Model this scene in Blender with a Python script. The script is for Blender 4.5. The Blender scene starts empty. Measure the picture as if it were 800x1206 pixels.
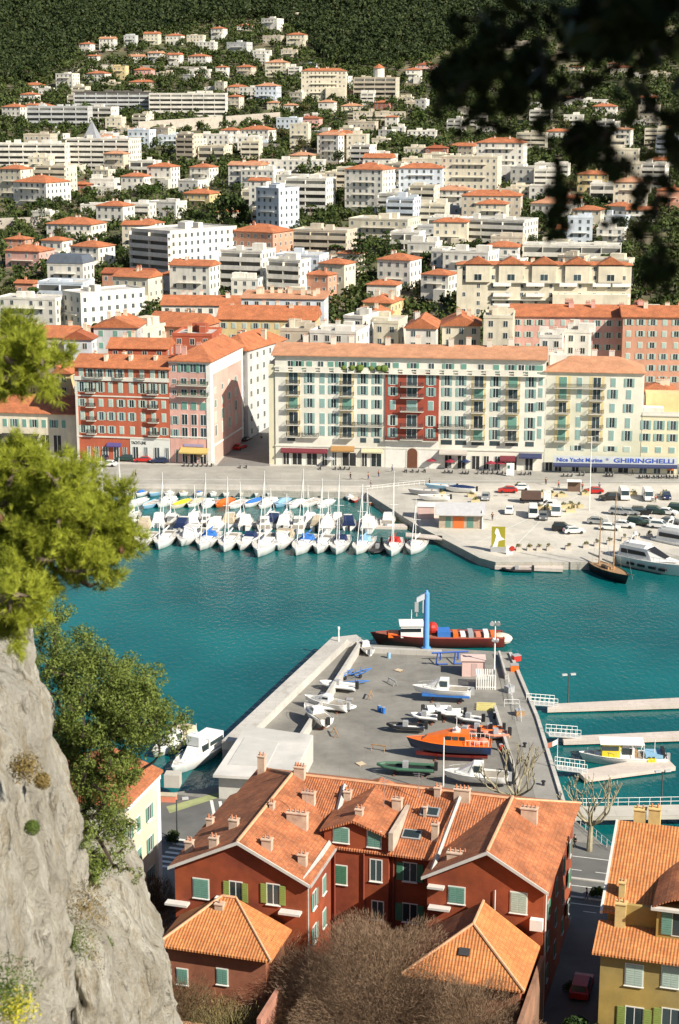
import bpy, math, random
import numpy as np
from mathutils import Vector, noise
random.seed(7); rng = np.random.default_rng(7)
C = bpy.context.scene.collection
scene = bpy.context.scene
PI = math.pi
# ---------------------------------------------------------------- camera
CH = 86.0; FPX = 2000.0; PITCH = math.radians(13.85)
SP, CP = math.sin(PITCH), math.cos(PITCH)
cam_d = bpy.data.cameras.new('camera'); cam = bpy.data.objects.new('camera', cam_d); C.objects.link(cam)
cam.location = (0, 0, CH); cam.rotation_euler = (PI/2 - PITCH, 0, 0)
cam_d.sensor_fit = 'VERTICAL'; cam_d.sensor_height = 36; cam_d.lens = FPX/1206*36
cam_d.clip_start = .1; cam_d.clip_end = 9000
cam_d.dof.use_dof = True; cam_d.dof.focus_distance = 115; cam_d.dof.aperture_fstop = 2.6
scene.camera = cam

def P(px, py, z=0.0):
    t = (py-603)/FPX; dy = CP - t*SP; dz = -SP - t*CP; dx = (px-400)/FPX
    k = (z-CH)/dz
    return Vector((dx*k, dy*k, z))
def PY(px, py, Y):
    t = (py-603)/FPX; dy = CP - t*SP; dz = -SP - t*CP; k = Y/dy
    return Vector(((px-400)/FPX*k, Y, CH+dz*k))
def zat(Y, py):
    t = (py-603)/FPX
    return CH - Y*(SP+t*CP)/(CP-t*SP)
def scl(p):                       # pixels per metre at a point
    return FPX/(p.y*CP-(p.z-CH)*SP)
def topx(p):
    D = p.y*CP-(p.z-CH)*SP
    return 400+FPX*p.x/D, 603+FPX*(-(p.z-CH)*CP-p.y*SP)/D

# ---------------------------------------------------------------- terrain profile behind the quay
PR = [(0,0),(415,0),(430,1.5),(500,8),(650,24),(800,35),(930,46),(1100,63),(1300,85),(1450,110),(1550,130),(1800,178),(2000,205),(2300,230),(3000,240)]
def T(x, Y):
    for (a, za), (b, zb) in zip(PR, PR[1:]):
        if Y <= b:
            z = za+(zb-za)*(Y-a)/(b-a); break
    else: z = 240
    k = min(1, max(0, (Y-450)/400))
    return z + k*(noise.noise(Vector((x/170, Y/170, 0)))*5 + noise.noise(Vector((x/60, Y/60, 4)))*1.5)
def hill(px, py):
    Y = 425.0
    while Y < 2600:
        p = PY(px, py, Y)
        if p.z <= T(p.x, Y):
            a, b = Y-16, Y
            for _ in range(5):
                m = (a+b)/2; p = PY(px, py, m)
                if p.z <= T(p.x, m): b = m
                else: a = m
            p = PY(px, py, b); return Vector((p.x, b, T(p.x, b)))
        Y += 16
    return PY(px, py, 2000)

# ---------------------------------------------------------------- objects
LABELS = {}
def tag(o, label=None, cat=None, group=None, kind=None):
    if label: o['label'] = label
    if cat: o['category'] = cat
    if group: o['group'] = group
    if kind: o['kind'] = kind
    return o
def thing(name, label, cat, loc=(0,0,0), rz=0.0, group=None):
    o = bpy.data.objects.new(name, None); C.objects.link(o)
    o.location = loc; o.rotation_euler = (0,0,rz); o.empty_display_size = .5
    return tag(o, label, cat, group)
def link(name, me, parent=None, loc=None, rz=None):
    o = bpy.data.objects.new(name, me); C.objects.link(o)
    if parent is not None: o.parent = parent
    if loc is not None: o.location = loc
    if rz is not None: o.rotation_euler = (0,0,rz)
    return o
def copy_tree(o, parent=None):
    c = o.copy(); C.objects.link(c); c.parent = parent
    for ch in list(o.children): copy_tree(ch, c)
    return c

class MB:
    def __init__(s): s.v=[]; s.f=[]; s.m=[]; s.mi=0
    def mat(s, i): s.mi=i; return s
    def face(s, pts):
        n=len(s.v); s.v += [tuple(p) for p in pts]; s.f.append(tuple(range(n,n+len(pts)))); s.m.append(s.mi)
    def add(s, vs, fs):
        n=len(s.v); s.v += [tuple(p) for p in vs]
        for f in fs: s.f.append(tuple(i+n for i in f)); s.m.append(s.mi)
        return s
    def box(s, x0,y0,z0,x1,y1,z1):
        return s.add([(x0,y0,z0),(x1,y0,z0),(x1,y1,z0),(x0,y1,z0),(x0,y0,z1),(x1,y0,z1),(x1,y1,z1),(x0,y1,z1)],
              [(0,3,2,1),(4,5,6,7),(0,1,5,4),(1,2,6,5),(2,3,7,6),(3,0,4,7)])
    def cbox(s, c, sz, rz=0):
        a,b,h = sz[0]/2,sz[1]/2,sz[2]/2; ca,sa=math.cos(rz),math.sin(rz)
        vs=[]
        for z in (-h,h):
            for x,y in ((-a,-b),(a,-b),(a,b),(-a,b)): vs.append((c[0]+x*ca-y*sa,c[1]+x*sa+y*ca,c[2]+z))
        return s.add(vs,[(0,3,2,1),(4,5,6,7),(0,1,5,4),(1,2,6,5),(2,3,7,6),(3,0,4,7)])
    def prism(s, poly, z0, z1):   # poly counter-clockwise
        n=len(poly); vs=[(p[0],p[1],z0) for p in poly]+[(p[0],p[1],z1) for p in poly]
        return s.add(vs,[tuple(range(n-1,-1,-1)),tuple(range(n,2*n))]+[(i,(i+1)%n,n+(i+1)%n,n+i) for i in range(n)])
    def prism_xz(s, poly, y0, y1):  # poly in xz, ccw seen from -y
        n=len(poly); vs=[(p[0],y0,p[1]) for p in poly]+[(p[0],y1,p[1]) for p in poly]
        return s.add(vs,[tuple(range(n)),tuple(range(2*n-1,n-1,-1))]+[((i+1)%n,i,n+i,n+(i+1)%n) for i in range(n)])
    def tube(s, p0, p1, r0, r1=None, n=6, cap=True):
        if r1 is None: r1=r0
        p0=Vector(p0); p1=Vector(p1); d=(p1-p0)
        if d.length<1e-6: return s
        d.normalize(); a=d.cross(Vector((0,0,1)) if abs(d.z)<.9 else Vector((1,0,0))).normalized(); b=d.cross(a)
        vs=[]
        for p,r in ((p0,r0),(p1,r1)):
            for i in range(n):
                t=2*PI*i/n; vs.append(p+a*(r*math.cos(t))+b*(r*math.sin(t)))
        fs=[(i,n+i,n+(i+1)%n,(i+1)%n) for i in range(n)]
        if cap: fs+=[tuple(range(n)),tuple(range(2*n-1,n-1,-1))]
        return s.add(vs,fs)
    def path(s, pts, r0, r1=None, n=6):
        if r1 is None: r1=r0
        k=len(pts)-1
        for i in range(k): s.tube(pts[i],pts[i+1],r0+(r1-r0)*i/k,r0+(r1-r0)*(i+1)/k,n)
        return s
    def ball(s, c, r, n=8, m=6, sz=1.0):
        vs=[(c[0],c[1],c[2]-r*sz)]
        for j in range(1,m):
            a=-PI/2+PI*j/m
            for i in range(n):
                t=2*PI*i/n; vs.append((c[0]+r*math.cos(a)*math.cos(t),c[1]+r*math.cos(a)*math.sin(t),c[2]+r*sz*math.sin(a)))
        vs.append((c[0],c[1],c[2]+r*sz)); fs=[(0,1+(i+1)%n,1+i) for i in range(n)]
        for j in range(m-2):
            for i in range(n):
                a=1+j*n+i; b=1+j*n+(i+1)%n; fs.append((a,b,b+n,a+n))
        q=1+(m-2)*n; fs+=[(q+i,q+(i+1)%n,len(vs)-1) for i in range(n)]
        return s.add(vs,fs)
    def loft(s, secs, cap=True, closed=True):
        n=len(secs[0]); vs=[p for q in secs for p in q]; fs=[]
        for j in range(len(secs)-1):
            for i in range(n if closed else n-1):
                a=j*n+i; b=j*n+(i+1)%n; fs.append((a,b,b+n,a+n))
        if cap: fs+=[tuple(range(n-1,-1,-1)),tuple(range((len(secs)-1)*n,len(secs)*n))]
        return s.add(vs,fs)
    def mesh(s, name, mats, smooth=False):
        me=bpy.data.meshes.new(name); me.from_pydata(s.v,[],s.f)
        for m in (mats if isinstance(mats,(list,tuple)) else [mats]): me.materials.append(m)
        me.polygons.foreach_set('material_index', s.m)
        if smooth: me.polygons.foreach_set('use_smooth',[True]*len(s.f))
        # metre-true UVs: u level along the face, v up its slope
        uv=me.uv_layers.new(name='UVMap'); data=np.zeros((len(me.loops),2),dtype=np.float32)
        k=0
        for f in s.f:
            p=[s.v[i] for i in f]
            nx=ny=nz=0.0
            for i in range(len(p)):
                a=p[i]; b=p[(i+1)%len(p)]
                nx+=(a[1]-b[1])*(a[2]+b[2]); ny+=(a[2]-b[2])*(a[0]+b[0]); nz+=(a[0]-b[0])*(a[1]+b[1])
            l=math.sqrt(nx*nx+ny*ny+nz*nz) or 1; nx/=l;ny/=l;nz/=l
            h=math.hypot(nx,ny)
            if h<.02: ux,uy,vx,vy,vz=1,0,0,1,0
            else: ux,uy=-ny/h,nx/h; vx,vy,vz=-nz*uy*1.0,nz*ux,h; vx,vy=-nz*nx/h,-nz*ny/h
            for q in p:
                data[k,0]=q[0]*ux+q[1]*uy; data[k,1]=q[0]*vx+q[1]*vy+q[2]*vz; k+=1
        uv.data.foreach_set('uv',data.ravel())
        me.update(); return me
    def build(s, name, mats, parent=None, loc=None, rz=None, smooth=False):
        return link(name, s.mesh(name, mats, smooth), parent, loc, rz)

# ---------------------------------------------------------------- materials
_M={}
def nodes(name):
    m=bpy.data.materials.new(name); m.use_nodes=True; nt=m.node_tree; return m,nt,nt.nodes['Principled BSDF']
def N(nt,t,**k):
    n=nt.nodes.new(t)
    for a,b in k.items(): setattr(n,a,b)
    return n
def M(name, col=None, rough=.8, var=.12, scale=.6, bump=0.0, metal=0.0, coords='Object', spec=None, tint=None):
    """plain procedural surface: colour mottled by two octaves of noise"""
    if name in _M: return _M[name]
    m,nt,b=nodes(name); L=nt.links.new
    tc=N(nt,'ShaderNodeTexCoord'); n1=N(nt,'ShaderNodeTexNoise'); n1.inputs['Scale'].default_value=scale; n1.inputs['Detail'].default_value=6; n1.inputs['Roughness'].default_value=.65
    L(tc.outputs[coords],n1.inputs['Vector'])
    r=N(nt,'ShaderNodeMapRange'); r.inputs[1].default_value=.3; r.inputs[2].default_value=.7; r.inputs[3].default_value=1-var; r.inputs[4].default_value=1+var*.7
    L(n1.outputs['Fac'],r.inputs[0])
    mx=N(nt,'ShaderNodeMix',data_type='RGBA',blend_type='MULTIPLY'); mx.inputs[0].default_value=1
    mx.inputs[6].default_value=(*col,1)
    if tint:
        n2=N(nt,'ShaderNodeTexNoise'); n2.inputs['Scale'].default_value=scale*.35; n2.inputs['Detail'].default_value=3; L(tc.outputs[coords],n2.inputs['Vector'])
        r2=N(nt,'ShaderNodeMapRange'); r2.inputs[1].default_value=.42; r2.inputs[2].default_value=.62; L(n2.outputs['Fac'],r2.inputs[0])
        mt=N(nt,'ShaderNodeMix',data_type='RGBA'); mt.inputs[6].default_value=(*col,1); mt.inputs[7].default_value=(*tint,1)
        L(r2.outputs[0],mt.inputs[0]); L(mt.outputs[2],mx.inputs[6])
    L(r.outputs[0],mx.inputs[7]); L(mx.outputs[2],b.inputs['Base Color'])
    b.inputs['Roughness'].default_value=rough; b.inputs['Metallic'].default_value=metal
    if spec is not None: b.inputs['Specular IOR Level'].default_value=spec
    if bump:
        bp=N(nt,'ShaderNodeBump'); bp.inputs['Strength'].default_value=1; bp.inputs['Distance'].default_value=bump; L(n1.outputs['Fac'],bp.inputs['Height']); L(bp.outputs[0],b.inputs['Normal'])
    _M[name]=m; return m
def tiles(name, c1, c2, tw=.24, th=.36, var=.35, age=(.25,.12,.07)):
    """canal tiles laid in courses, on metre UVs"""
    if name in _M: return _M[name]
    m,nt,b=nodes(name); L=nt.links.new
    uv=N(nt,'ShaderNodeUVMap'); br=N(nt,'ShaderNodeTexBrick'); br.offset=0; L(uv.outputs[0],br.inputs['Vector'])
    br.inputs['Scale'].default_value=1; br.inputs['Brick Width'].default_value=tw; br.inputs['Row Height'].default_value=th
    br.inputs['Mortar Size'].default_value=.028; br.inputs['Mortar Smooth'].default_value=.6; br.inputs['Bias'].default_value=-.1
    br.inputs['Color1'].default_value=(*c1,1); br.inputs['Color2'].default_value=(*c2,1); br.inputs['Mortar'].default_value=(c1[0]*.6,c1[1]*.52,c1[2]*.5,1)
    tc=N(nt,'ShaderNodeTexCoord'); n1=N(nt,'ShaderNodeTexNoise'); n1.inputs['Scale'].default_value=.45; n1.inputs['Detail'].default_value=7; n1.inputs['Roughness'].default_value=.7
    L(tc.outputs['Object'],n1.inputs['Vector'])
    r=N(nt,'ShaderNodeMapRange'); r.inputs[1].default_value=.35; r.inputs[2].default_value=.7; r.inputs[3].default_value=1-var; r.inputs[4].default_value=1.15; L(n1.outputs['Fac'],r.inputs[0])
    mx=N(nt,'ShaderNodeMix',data_type='RGBA',blend_type='MULTIPLY'); mx.inputs[0].default_value=1; L(br.outputs['Color'],mx.inputs[6]); L(r.outputs[0],mx.inputs[7])
    n2=N(nt,'ShaderNodeTexNoise'); n2.inputs['Scale'].default_value=3.2; n2.inputs['Detail'].default_value=5; L(tc.outputs['Object'],n2.inputs['Vector'])
    r2=N(nt,'ShaderNodeMapRange'); r2.inputs[1].default_value=.54; r2.inputs[2].default_value=.7; r2.inputs[4].default_value=.8; L(n2.outputs['Fac'],r2.inputs[0])
    m2=N(nt,'ShaderNodeMix',data_type='RGBA'); L(r2.outputs[0],m2.inputs[0]); L(mx.outputs[2],m2.inputs[6]); m2.inputs[7].default_value=(*age,1)
    L(m2.outputs[2],b.inputs['Base Color'])
    sx=N(nt,'ShaderNodeSeparateXYZ'); L(uv.outputs[0],sx.inputs[0])
    mm=N(nt,'ShaderNodeMath',operation='MULTIPLY'); mm.inputs[1].default_value=2*PI/tw; L(sx.outputs[0],mm.inputs[0])
    sn=N(nt,'ShaderNodeMath',operation='COSINE'); L(mm.outputs[0],sn.inputs[0])
    bp=N(nt,'ShaderNodeBump'); bp.inputs['Distance'].default_value=.022; L(sn.outputs[0],bp.inputs['Height']); L(bp.outputs[0],b.inputs['Normal'])
    b.inputs['Roughness'].default_value=.85; _M[name]=m; return m
def slab_mat(name, c, joint, w=3.0, h=3.0, var=.15, tint=None, rough=.85, off=.5, ms=.02):
    if name in _M: return _M[name]
    m,nt,b=nodes(name); L=nt.links.new
    uv=N(nt,'ShaderNodeUVMap'); br=N(nt,'ShaderNodeTexBrick'); br.offset=off; L(uv.outputs[0],br.inputs['Vector'])
    br.inputs['Scale'].default_value=1; br.inputs['Brick Width'].default_value=w; br.inputs['Row Height'].default_value=h; br.inputs['Mortar Size'].default_value=ms
    br.inputs['Color1'].default_value=(*c,1); br.inputs['Color2'].default_value=(c[0]*.9,c[1]*.9,c[2]*.9,1); br.inputs['Mortar'].default_value=(*joint,1)
    tc=N(nt,'ShaderNodeTexCoord'); n1=N(nt,'ShaderNodeTexNoise'); n1.inputs['Scale'].default_value=.12; n1.inputs['Detail'].default_value=8; n1.inputs['Roughness'].default_value=.7
    L(tc.outputs['Object'],n1.inputs['Vector'])
    r=N(nt,'ShaderNodeMapRange'); r.inputs[1].default_value=.3; r.inputs[2].default_value=.7; r.inputs[3].default_value=1-var*1.3; r.inputs[4].default_value=1+var; L(n1.outputs['Fac'],r.inputs[0])
    mx=N(nt,'ShaderNodeMix',data_type='RGBA',blend_type='MULTIPLY'); mx.inputs[0].default_value=1; L(br.outputs['Color'],mx.inputs[6]); L(r.outputs[0],mx.inputs[7])
    n2=N(nt,'ShaderNodeTexNoise'); n2.inputs['Scale'].default_value=1.1; n2.inputs['Detail'].default_value=6; L(tc.outputs['Object'],n2.inputs['Vector'])
    r2=N(nt,'ShaderNodeMapRange'); r2.inputs[1].default_value=.6; r2.inputs[2].default_value=.78; r2.inputs[4].default_value=.5; L(n2.outputs['Fac'],r2.inputs[0])
    m2=N(nt,'ShaderNodeMix',data_type='RGBA'); L(r2.outputs[0],m2.inputs[0]); L(mx.outputs[2],m2.inputs[6]); m2.inputs[7].default_value=(*(tint or (c[0]*.5,c[1]*.5,c[2]*.48)),1)
    n5=N(nt,'ShaderNodeTexNoise'); n5.inputs['Scale'].default_value=.33; n5.inputs['Detail'].default_value=9; n5.inputs['Roughness'].default_value=.75; n5.inputs['Distortion'].default_value=.8; L(tc.outputs['Object'],n5.inputs['Vector'])
    r5=N(nt,'ShaderNodeMapRange'); r5.inputs[1].default_value=.55; r5.inputs[2].default_value=.66; r5.inputs[4].default_value=.55; L(n5.outputs['Fac'],r5.inputs[0])
    m5=N(nt,'ShaderNodeMix',data_type='RGBA'); L(r5.outputs[0],m5.inputs[0]); L(m2.outputs[2],m5.inputs[6]); m5.inputs[7].default_value=(c[0]*.62,c[1]*.6,c[2]*.56,1)
    L(m5.outputs[2],b.inputs['Base Color']); b.inputs['Roughness'].default_value=rough; _M[name]=m; return m
def leaf_mat(name, c1, c2, trans=.25, rough=.55, nsc=.35):
    if name in _M: return _M[name]
    m,nt,b=nodes(name); L=nt.links.new
    g=N(nt,'ShaderNodeNewGeometry'); tc=N(nt,'ShaderNodeTexCoord'); n1=N(nt,'ShaderNodeTexNoise'); n1.inputs['Scale'].default_value=nsc; L(tc.outputs['Object'],n1.inputs['Vector'])
    ad=N(nt,'ShaderNodeMath',operation='ADD'); L(g.outputs['Random Per Island'],ad.inputs[0]); L(n1.outputs['Fac'],ad.inputs[1])
    r=N(nt,'ShaderNodeMapRange'); r.inputs[1].default_value=.35; r.inputs[2].default_value=1.25; L(ad.outputs[0],r.inputs[0])
    mx=N(nt,'ShaderNodeMix',data_type='RGBA'); mx.inputs[6].default_value=(*c1,1); mx.inputs[7].default_value=(*c2,1); L(r.outputs[0],mx.inputs[0])
    L(mx.outputs[2],b.inputs['Base Color']); b.inputs['Roughness'].default_value=rough; b.inputs['Specular IOR Level'].default_value=.12
    if trans:
        t=N(nt,'ShaderNodeBsdfTranslucent'); L(mx.outputs[2],t.inputs['Color']); ms=N(nt,'ShaderNodeMixShader'); ms.inputs[0].default_value=trans
        L(b.outputs[0],ms.inputs[1]); L(t.outputs[0],ms.inputs[2]); L(ms.outputs[0],nt.nodes['Material Output'].inputs['Surface'])
    _M[name]=m; return m
def glass_mat(name, c=(.03,.045,.05), rough=.15):
    if name in _M: return _M[name]
    m,nt,b=nodes(name); L=nt.links.new
    oi=N(nt,'ShaderNodeObjectInfo'); r=N(nt,'ShaderNodeMapRange'); r.inputs[3].default_value=.5; r.inputs[4].default_value=2.0; L(oi.outputs['Random'],r.inputs[0])
    mx=N(nt,'ShaderNodeMix',data_type='RGBA',blend_type='MULTIPLY'); mx.inputs[0].default_value=1; mx.inputs[6].default_value=(*c,1); L(r.outputs[0],mx.inputs[7]); L(mx.outputs[2],b.inputs['Base Color'])
    b.inputs['Roughness'].default_value=rough; _M[name]=m; return m

WALLS={'white':(.74,.71,.63),'cream':(.68,.62,.48),'beige':(.56,.49,.38),'grey':(.52,.53,.52),'yellow':(.66,.53,.27),'pink':(.66,.38,.32),
       'salmon':(.58,.3,.2),'red':(.44,.11,.055),'bluish':(.6,.66,.72),'brick':(.36,.13,.08),'dark':(.12,.11,.1),'ochre':(.42,.3,.09)}
def W_(c):
    k='wall_paint_'+c
    if k in _M: return _M[k]
    m=M(k, WALLS[c], .85, .13, .35, 0, tint=tuple(a*.84 for a in WALLS[c])); nt=m.node_tree; L=nt.links.new; b=nt.nodes['Principled BSDF']; src=b.inputs['Base Color'].links[0].from_socket
    g=N(nt,'ShaderNodeNewGeometry'); mp=N(nt,'ShaderNodeMapping'); mp.inputs['Scale'].default_value=(1,1,.12); L(g.outputs['Position'],mp.inputs[0])
    n=N(nt,'ShaderNodeTexNoise'); n.inputs['Scale'].default_value=.9; n.inputs['Detail'].default_value=5; n.inputs['Roughness'].default_value=.7; L(mp.outputs[0],n.inputs['Vector'])
    r=N(nt,'ShaderNodeMapRange'); r.inputs[1].default_value=.48; r.inputs[2].default_value=.72; r.inputs[4].default_value=.6; L(n.outputs['Fac'],r.inputs[0])
    x=N(nt,'ShaderNodeMix',data_type='RGBA'); L(r.outputs[0],x.inputs[0]); L(src,x.inputs[6]); x.inputs[7].default_value=tuple(a*.62 for a in WALLS[c])+(1,); L(x.outputs[2],b.inputs['Base Color']); return m
RT={'orange':tiles('roof_tiles_orange',(.62,.22,.09),(.5,.16,.065)),
    'pale':tiles('roof_tiles_pale',(.66,.33,.18),(.56,.26,.14),var=.25,age=(.4,.28,.18)),
    'rust':tiles('roof_tiles_rust',(.45,.13,.05),(.34,.09,.04))}
FLAT=M('flat_roof_gravel',(.5,.48,.44),.9,.25,.3)
GLASS=glass_mat('window_glass'); FRAME=M('window_frame_white',(.7,.7,.66),.6,.05)
DARK=M('dark_opening',(.02,.02,.02),.7,.3); STONE=M('pale_stone_trim',(.62,.6,.53),.8,.12,.8)
IRON=M('wrought_iron',(.03,.03,.03),.5,.1); STEEL=M('galvanised_steel',(.45,.46,.47),.45,.1,2,metal=.6)
WHITE=M('white_gelcoat',(.78,.78,.76),.25,.06,1.2); WPAINT=M('white_paint',(.78,.78,.75),.6,.1,1)
# ---------------------------------------------------------------- light and sky
SAZ=Vector((1,-.78,0)).normalized(); SEL=math.radians(36)
SUN=Vector((SAZ.x*math.cos(SEL),SAZ.y*math.cos(SEL),math.sin(SEL)))
sd=bpy.data.lights.new('sun','SUN'); sd.energy=5.0; sd.angle=math.radians(.5); sd.color=(1,.92,.79)
so=bpy.data.objects.new('sun',sd); C.objects.link(so); so.rotation_euler=SUN.to_track_quat('Z','Y').to_euler(); so.location=(200,-100,300)
w=bpy.data.worlds.new('World'); scene.world=w; w.use_nodes=True; nt=w.node_tree
sk=nt.nodes.new('ShaderNodeTexSky'); sk.sky_type='NISHITA'; sk.sun_disc=False; sk.sun_elevation=SEL; sk.sun_rotation=math.atan2(SAZ.x,SAZ.y); sk.air_density=1; sk.dust_density=1.2
nt.links.new(sk.outputs[0],nt.nodes['Background'].inputs[0]); nt.nodes['Background'].inputs[1].default_value=.062
vs=scene.view_settings; vs.view_transform='Standard'; vs.look='None'; vs.exposure=.66; vs.gamma=1; vs.use_curve_mapping=False
# ================================================================ people (one skinned body each, clothes as shells)
SKIN=M('skin',(.45,.27,.18),.6,.05)
def figure(shirt,trous,hair,stride=.28,arm=.25):
    def skin(nm,verts,edges,rad,mat,par,lv=1):
        me=bpy.data.meshes.new(nm); me.from_pydata(verts,edges,[]); o=bpy.data.objects.new('tmp',me); C.objects.link(o)
        sm=o.modifiers.new('s','SKIN'); sm.use_smooth_shade=True
        for i,r in enumerate(rad): me.skin_vertices[0].data[i].radius=(r,r)
        me.skin_vertices[0].data[0].use_root=True
        su=o.modifiers.new('u','SUBSURF'); su.levels=su.render_levels=lv
        dg=bpy.context.evaluated_depsgraph_get(); m2=bpy.data.meshes.new_from_object(o.evaluated_get(dg)); m2.name=nm; m2.materials.clear(); m2.materials.append(mat)
        bpy.data.objects.remove(o); return link(nm,m2,par)
    s=stride; a=arm
    J=[(0,0,.95),(0,0,1.15),(.02,0,1.38),(.03,0,1.5),(.06,0,1.6),(.07,0,1.74),
       (0,.09,.9),(s*.5,.1,.5),(s*.75,.1,.08),(s*.75+.14,.1,.03), (0,-.09,.9),(-s*.25,-.1,.5),(-s,-.1,.12),(-s+.13,-.1,.04),
       (.02,.2,1.4),(-a*.5,.24,1.13),(-a*.4,.25,.88),(-a*.3,.25,.8),(.02,-.2,1.4),(a*.3,-.24,1.13),(a,-.24,.93),(a+.07,-.24,.88)]
    E=[(0,1),(1,2),(2,3),(3,4),(4,5),(0,6),(6,7),(7,8),(8,9),(0,10),(10,11),(11,12),(12,13),(2,14),(14,15),(15,16),(16,17),(2,18),(18,19),(19,20),(20,21)]
    R=[.13,.12,.13,.055,.09,.08,.085,.06,.04,.035,.085,.06,.04,.035,.055,.042,.033,.035,.055,.042,.033,.035]
    t=thing('person','','person'); skin('body',J,E,R,SKIN,t)
    i=[0,1,2,14,15,18,19]; mp={k:n for n,k in enumerate(i)}; skin('shirt',[J[k] for k in i],[(mp[x],mp[y]) for x,y in E if x in mp and y in mp],[.15,.145,.155,.075,.06,.075,.06],shirt,t)
    i=[0,6,7,8,10,11,12]; mp={k:n for n,k in enumerate(i)}; skin('trousers',[J[k] for k in i],[(mp[x],mp[y]) for x,y in E if x in mp and y in mp],[.155,.105,.075,.06,.105,.075,.06],trous,t)
    MB().ball((.05,0,1.71),.112,10,8,.95).build('hair',hair,t,smooth=True)
    return t
cl={'dark':M('cloth_dark',(.03,.03,.035),.9,.1),'navy':M('cloth_navy',(.03,.05,.12),.9,.1),'red':M('cloth_red',(.4,.04,.03),.9,.1),'orange':M('cloth_orange',(.6,.18,.04),.9,.1),'grey':M('cloth_grey',(.25,.25,.25),.9,.1),'blue':M('cloth_blue',(.08,.16,.35),.9,.1),'hair':M('hair_dark',(.03,.02,.015),.8,.1)}
FG=[figure(cl['dark'],cl['dark'],cl['hair']),figure(cl['orange'],cl['navy'],cl['hair'],.2),figure(cl['navy'],cl['grey'],cl['hair'],.35,.5),figure(cl['red'],cl['dark'],cl['hair'],.15),figure(cl['blue'],cl['navy'],cl['hair'],.3)]
# ================================================================ ground, water, quays
asph=slab_mat('asphalt_quay',(.19,.185,.175),(.15,.145,.14),6,6,.18,(.11,.11,.105))
conc=slab_mat('pale_concrete',(.5,.475,.42),(.33,.31,.28),4,4,.15,(.3,.28,.25))
lotm=slab_mat('lot_surface',(.56,.53,.46),(.44,.41,.36),5,5,.16,(.36,.34,.3))
yard=slab_mat('yard_asphalt',(.235,.225,.2),(.18,.172,.155),7,5,.28,(.115,.112,.105))
earth=M('hill_earth',(.09,.095,.04),.95,.4,.08,tint=(.16,.13,.08))
paintm=M('road_paint',(.68,.68,.64),.7,.2,3)
# one ground sheet: sea bed under the harbour, the hill beyond, out to the horizon
def ground():
    xs=[-3000,-1500,-900,-600]+[-480+i*24 for i in range(41)]+[600,900,1500,3000]
    ys=[-600,-200,0,150,300,405,420]+[430+i*22 for i in range(120)]+[3300,4200,6000]
    vs=[];fs=[]
    for Y in ys:
        for x in xs: vs.append((x,Y,-5 if Y<410 else (T(x,Y)-.35 if Y<3000 else 235)))
    n=len(xs)
    for j in range(len(ys)-1):
        for i in range(n-1): a=j*n+i; fs.append((a,a+1,a+n+1,a+n))
    b=MB(); b.v=vs; b.f=fs; b.m=[0]*len(fs)
    tag(b.build('hillside_ground',earth,smooth=True),'wooded hillside ground','ground',kind='structure')
ground()
def water():
    m,nt,b=nodes('harbour_water'); L=nt.links.new
    tc=N(nt,'ShaderNodeTexCoord'); mp=N(nt,'ShaderNodeMapping'); mp.inputs['Scale'].default_value=(1,.55,1); L(tc.outputs['Object'],mp.inputs[0])
    n1=N(nt,'ShaderNodeTexNoise'); n1.inputs['Scale'].default_value=1.3; n1.inputs['Detail'].default_value=4; L(mp.outputs[0],n1.inputs['Vector'])
    n2=N(nt,'ShaderNodeTexNoise'); n2.inputs['Scale'].default_value=.035; n2.inputs['Detail'].default_value=4; L(tc.outputs['Object'],n2.inputs['Vector'])
    mx=N(nt,'ShaderNodeMix',data_type='RGBA'); mx.inputs[6].default_value=(.002,.082,.088,1); mx.inputs[7].default_value=(.004,.13,.132,1)
    r=N(nt,'ShaderNodeMapRange'); r.inputs[1].default_value=.35; r.inputs[2].default_value=.65; L(n2.outputs['Fac'],r.inputs[0]); L(r.outputs[0],mx.inputs[0]); L(mx.outputs[2],b.inputs['Base Color'])
    bp=N(nt,'ShaderNodeBump'); bp.inputs['Distance'].default_value=.16; bp.inputs['Strength'].default_value=.8; L(n1.outputs['Fac'],bp.inputs['Height']); L(bp.outputs[0],b.inputs['Normal'])
    b.inputs['Roughness'].default_value=.12; b.inputs['IOR'].default_value=1.333; b.inputs['Specular IOR Level'].default_value=.4
    q=MB(); q.face([(-900,60,-1.5),(900,60,-1.5),(900,428,-1.5),(-900,428,-1.5)])
    tag(q.build('harbour_water',m),'teal harbour water','water',kind='structure')
water()
def quay(name,label,poly,top,side,z0=-4.5,z1=0):
    q=MB().mat(0).prism([(p.x,p.y) for p in poly],z0,z1); q.m=[1 if abs(0)>1 else (0 if i<2 else 1) for i in range(len(q.f))]
    return tag(q.build(name,[top,side]),label,'quay',kind='structure')
qwall=slab_mat('quay_stone_wall',(.42,.4,.35),(.22,.21,.18),1.4,.5,.2,(.16,.15,.12))
# far quay (road + parking platform) -- polygon counter-clockwise
pl=[P(-350,572),P(100,574),P(431,580),P(490,618),P(521,634),P(565,657),P(584,662),P(702,662),P(725,656),P(1150,652)]
far=[Vector((p.x,p.y,0)) for p in pl]+[Vector((160,470,0)),Vector((-160,470,0))]
quay('far_quay','far quay with road and car park',far,conc,qwall)
def sheet(name,label,pts,mat,z,cat='road',b=None):
    q=b or MB(); q.face([(p[0],p[1],z) for p in pts]); 
    if b is None: tag(q.build(name,mat),label,cat,kind='structure')
sheet('quay_road','quayside road',[P(-300,568),P(100,569),P(430,572),P(520,569),P(900,569),P(900,553),P(330,549),P(-300,541)],asph if 0 else slab_mat('road_grey',(.36,.345,.31),(.31,.3,.27),9,9,.2,(.2,.19,.17)),.01)
sheet('side_street','asphalt side street between the blocks',[P(255,549),P(318,549),P(314,500),P(296,500)],asph,.016)
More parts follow.
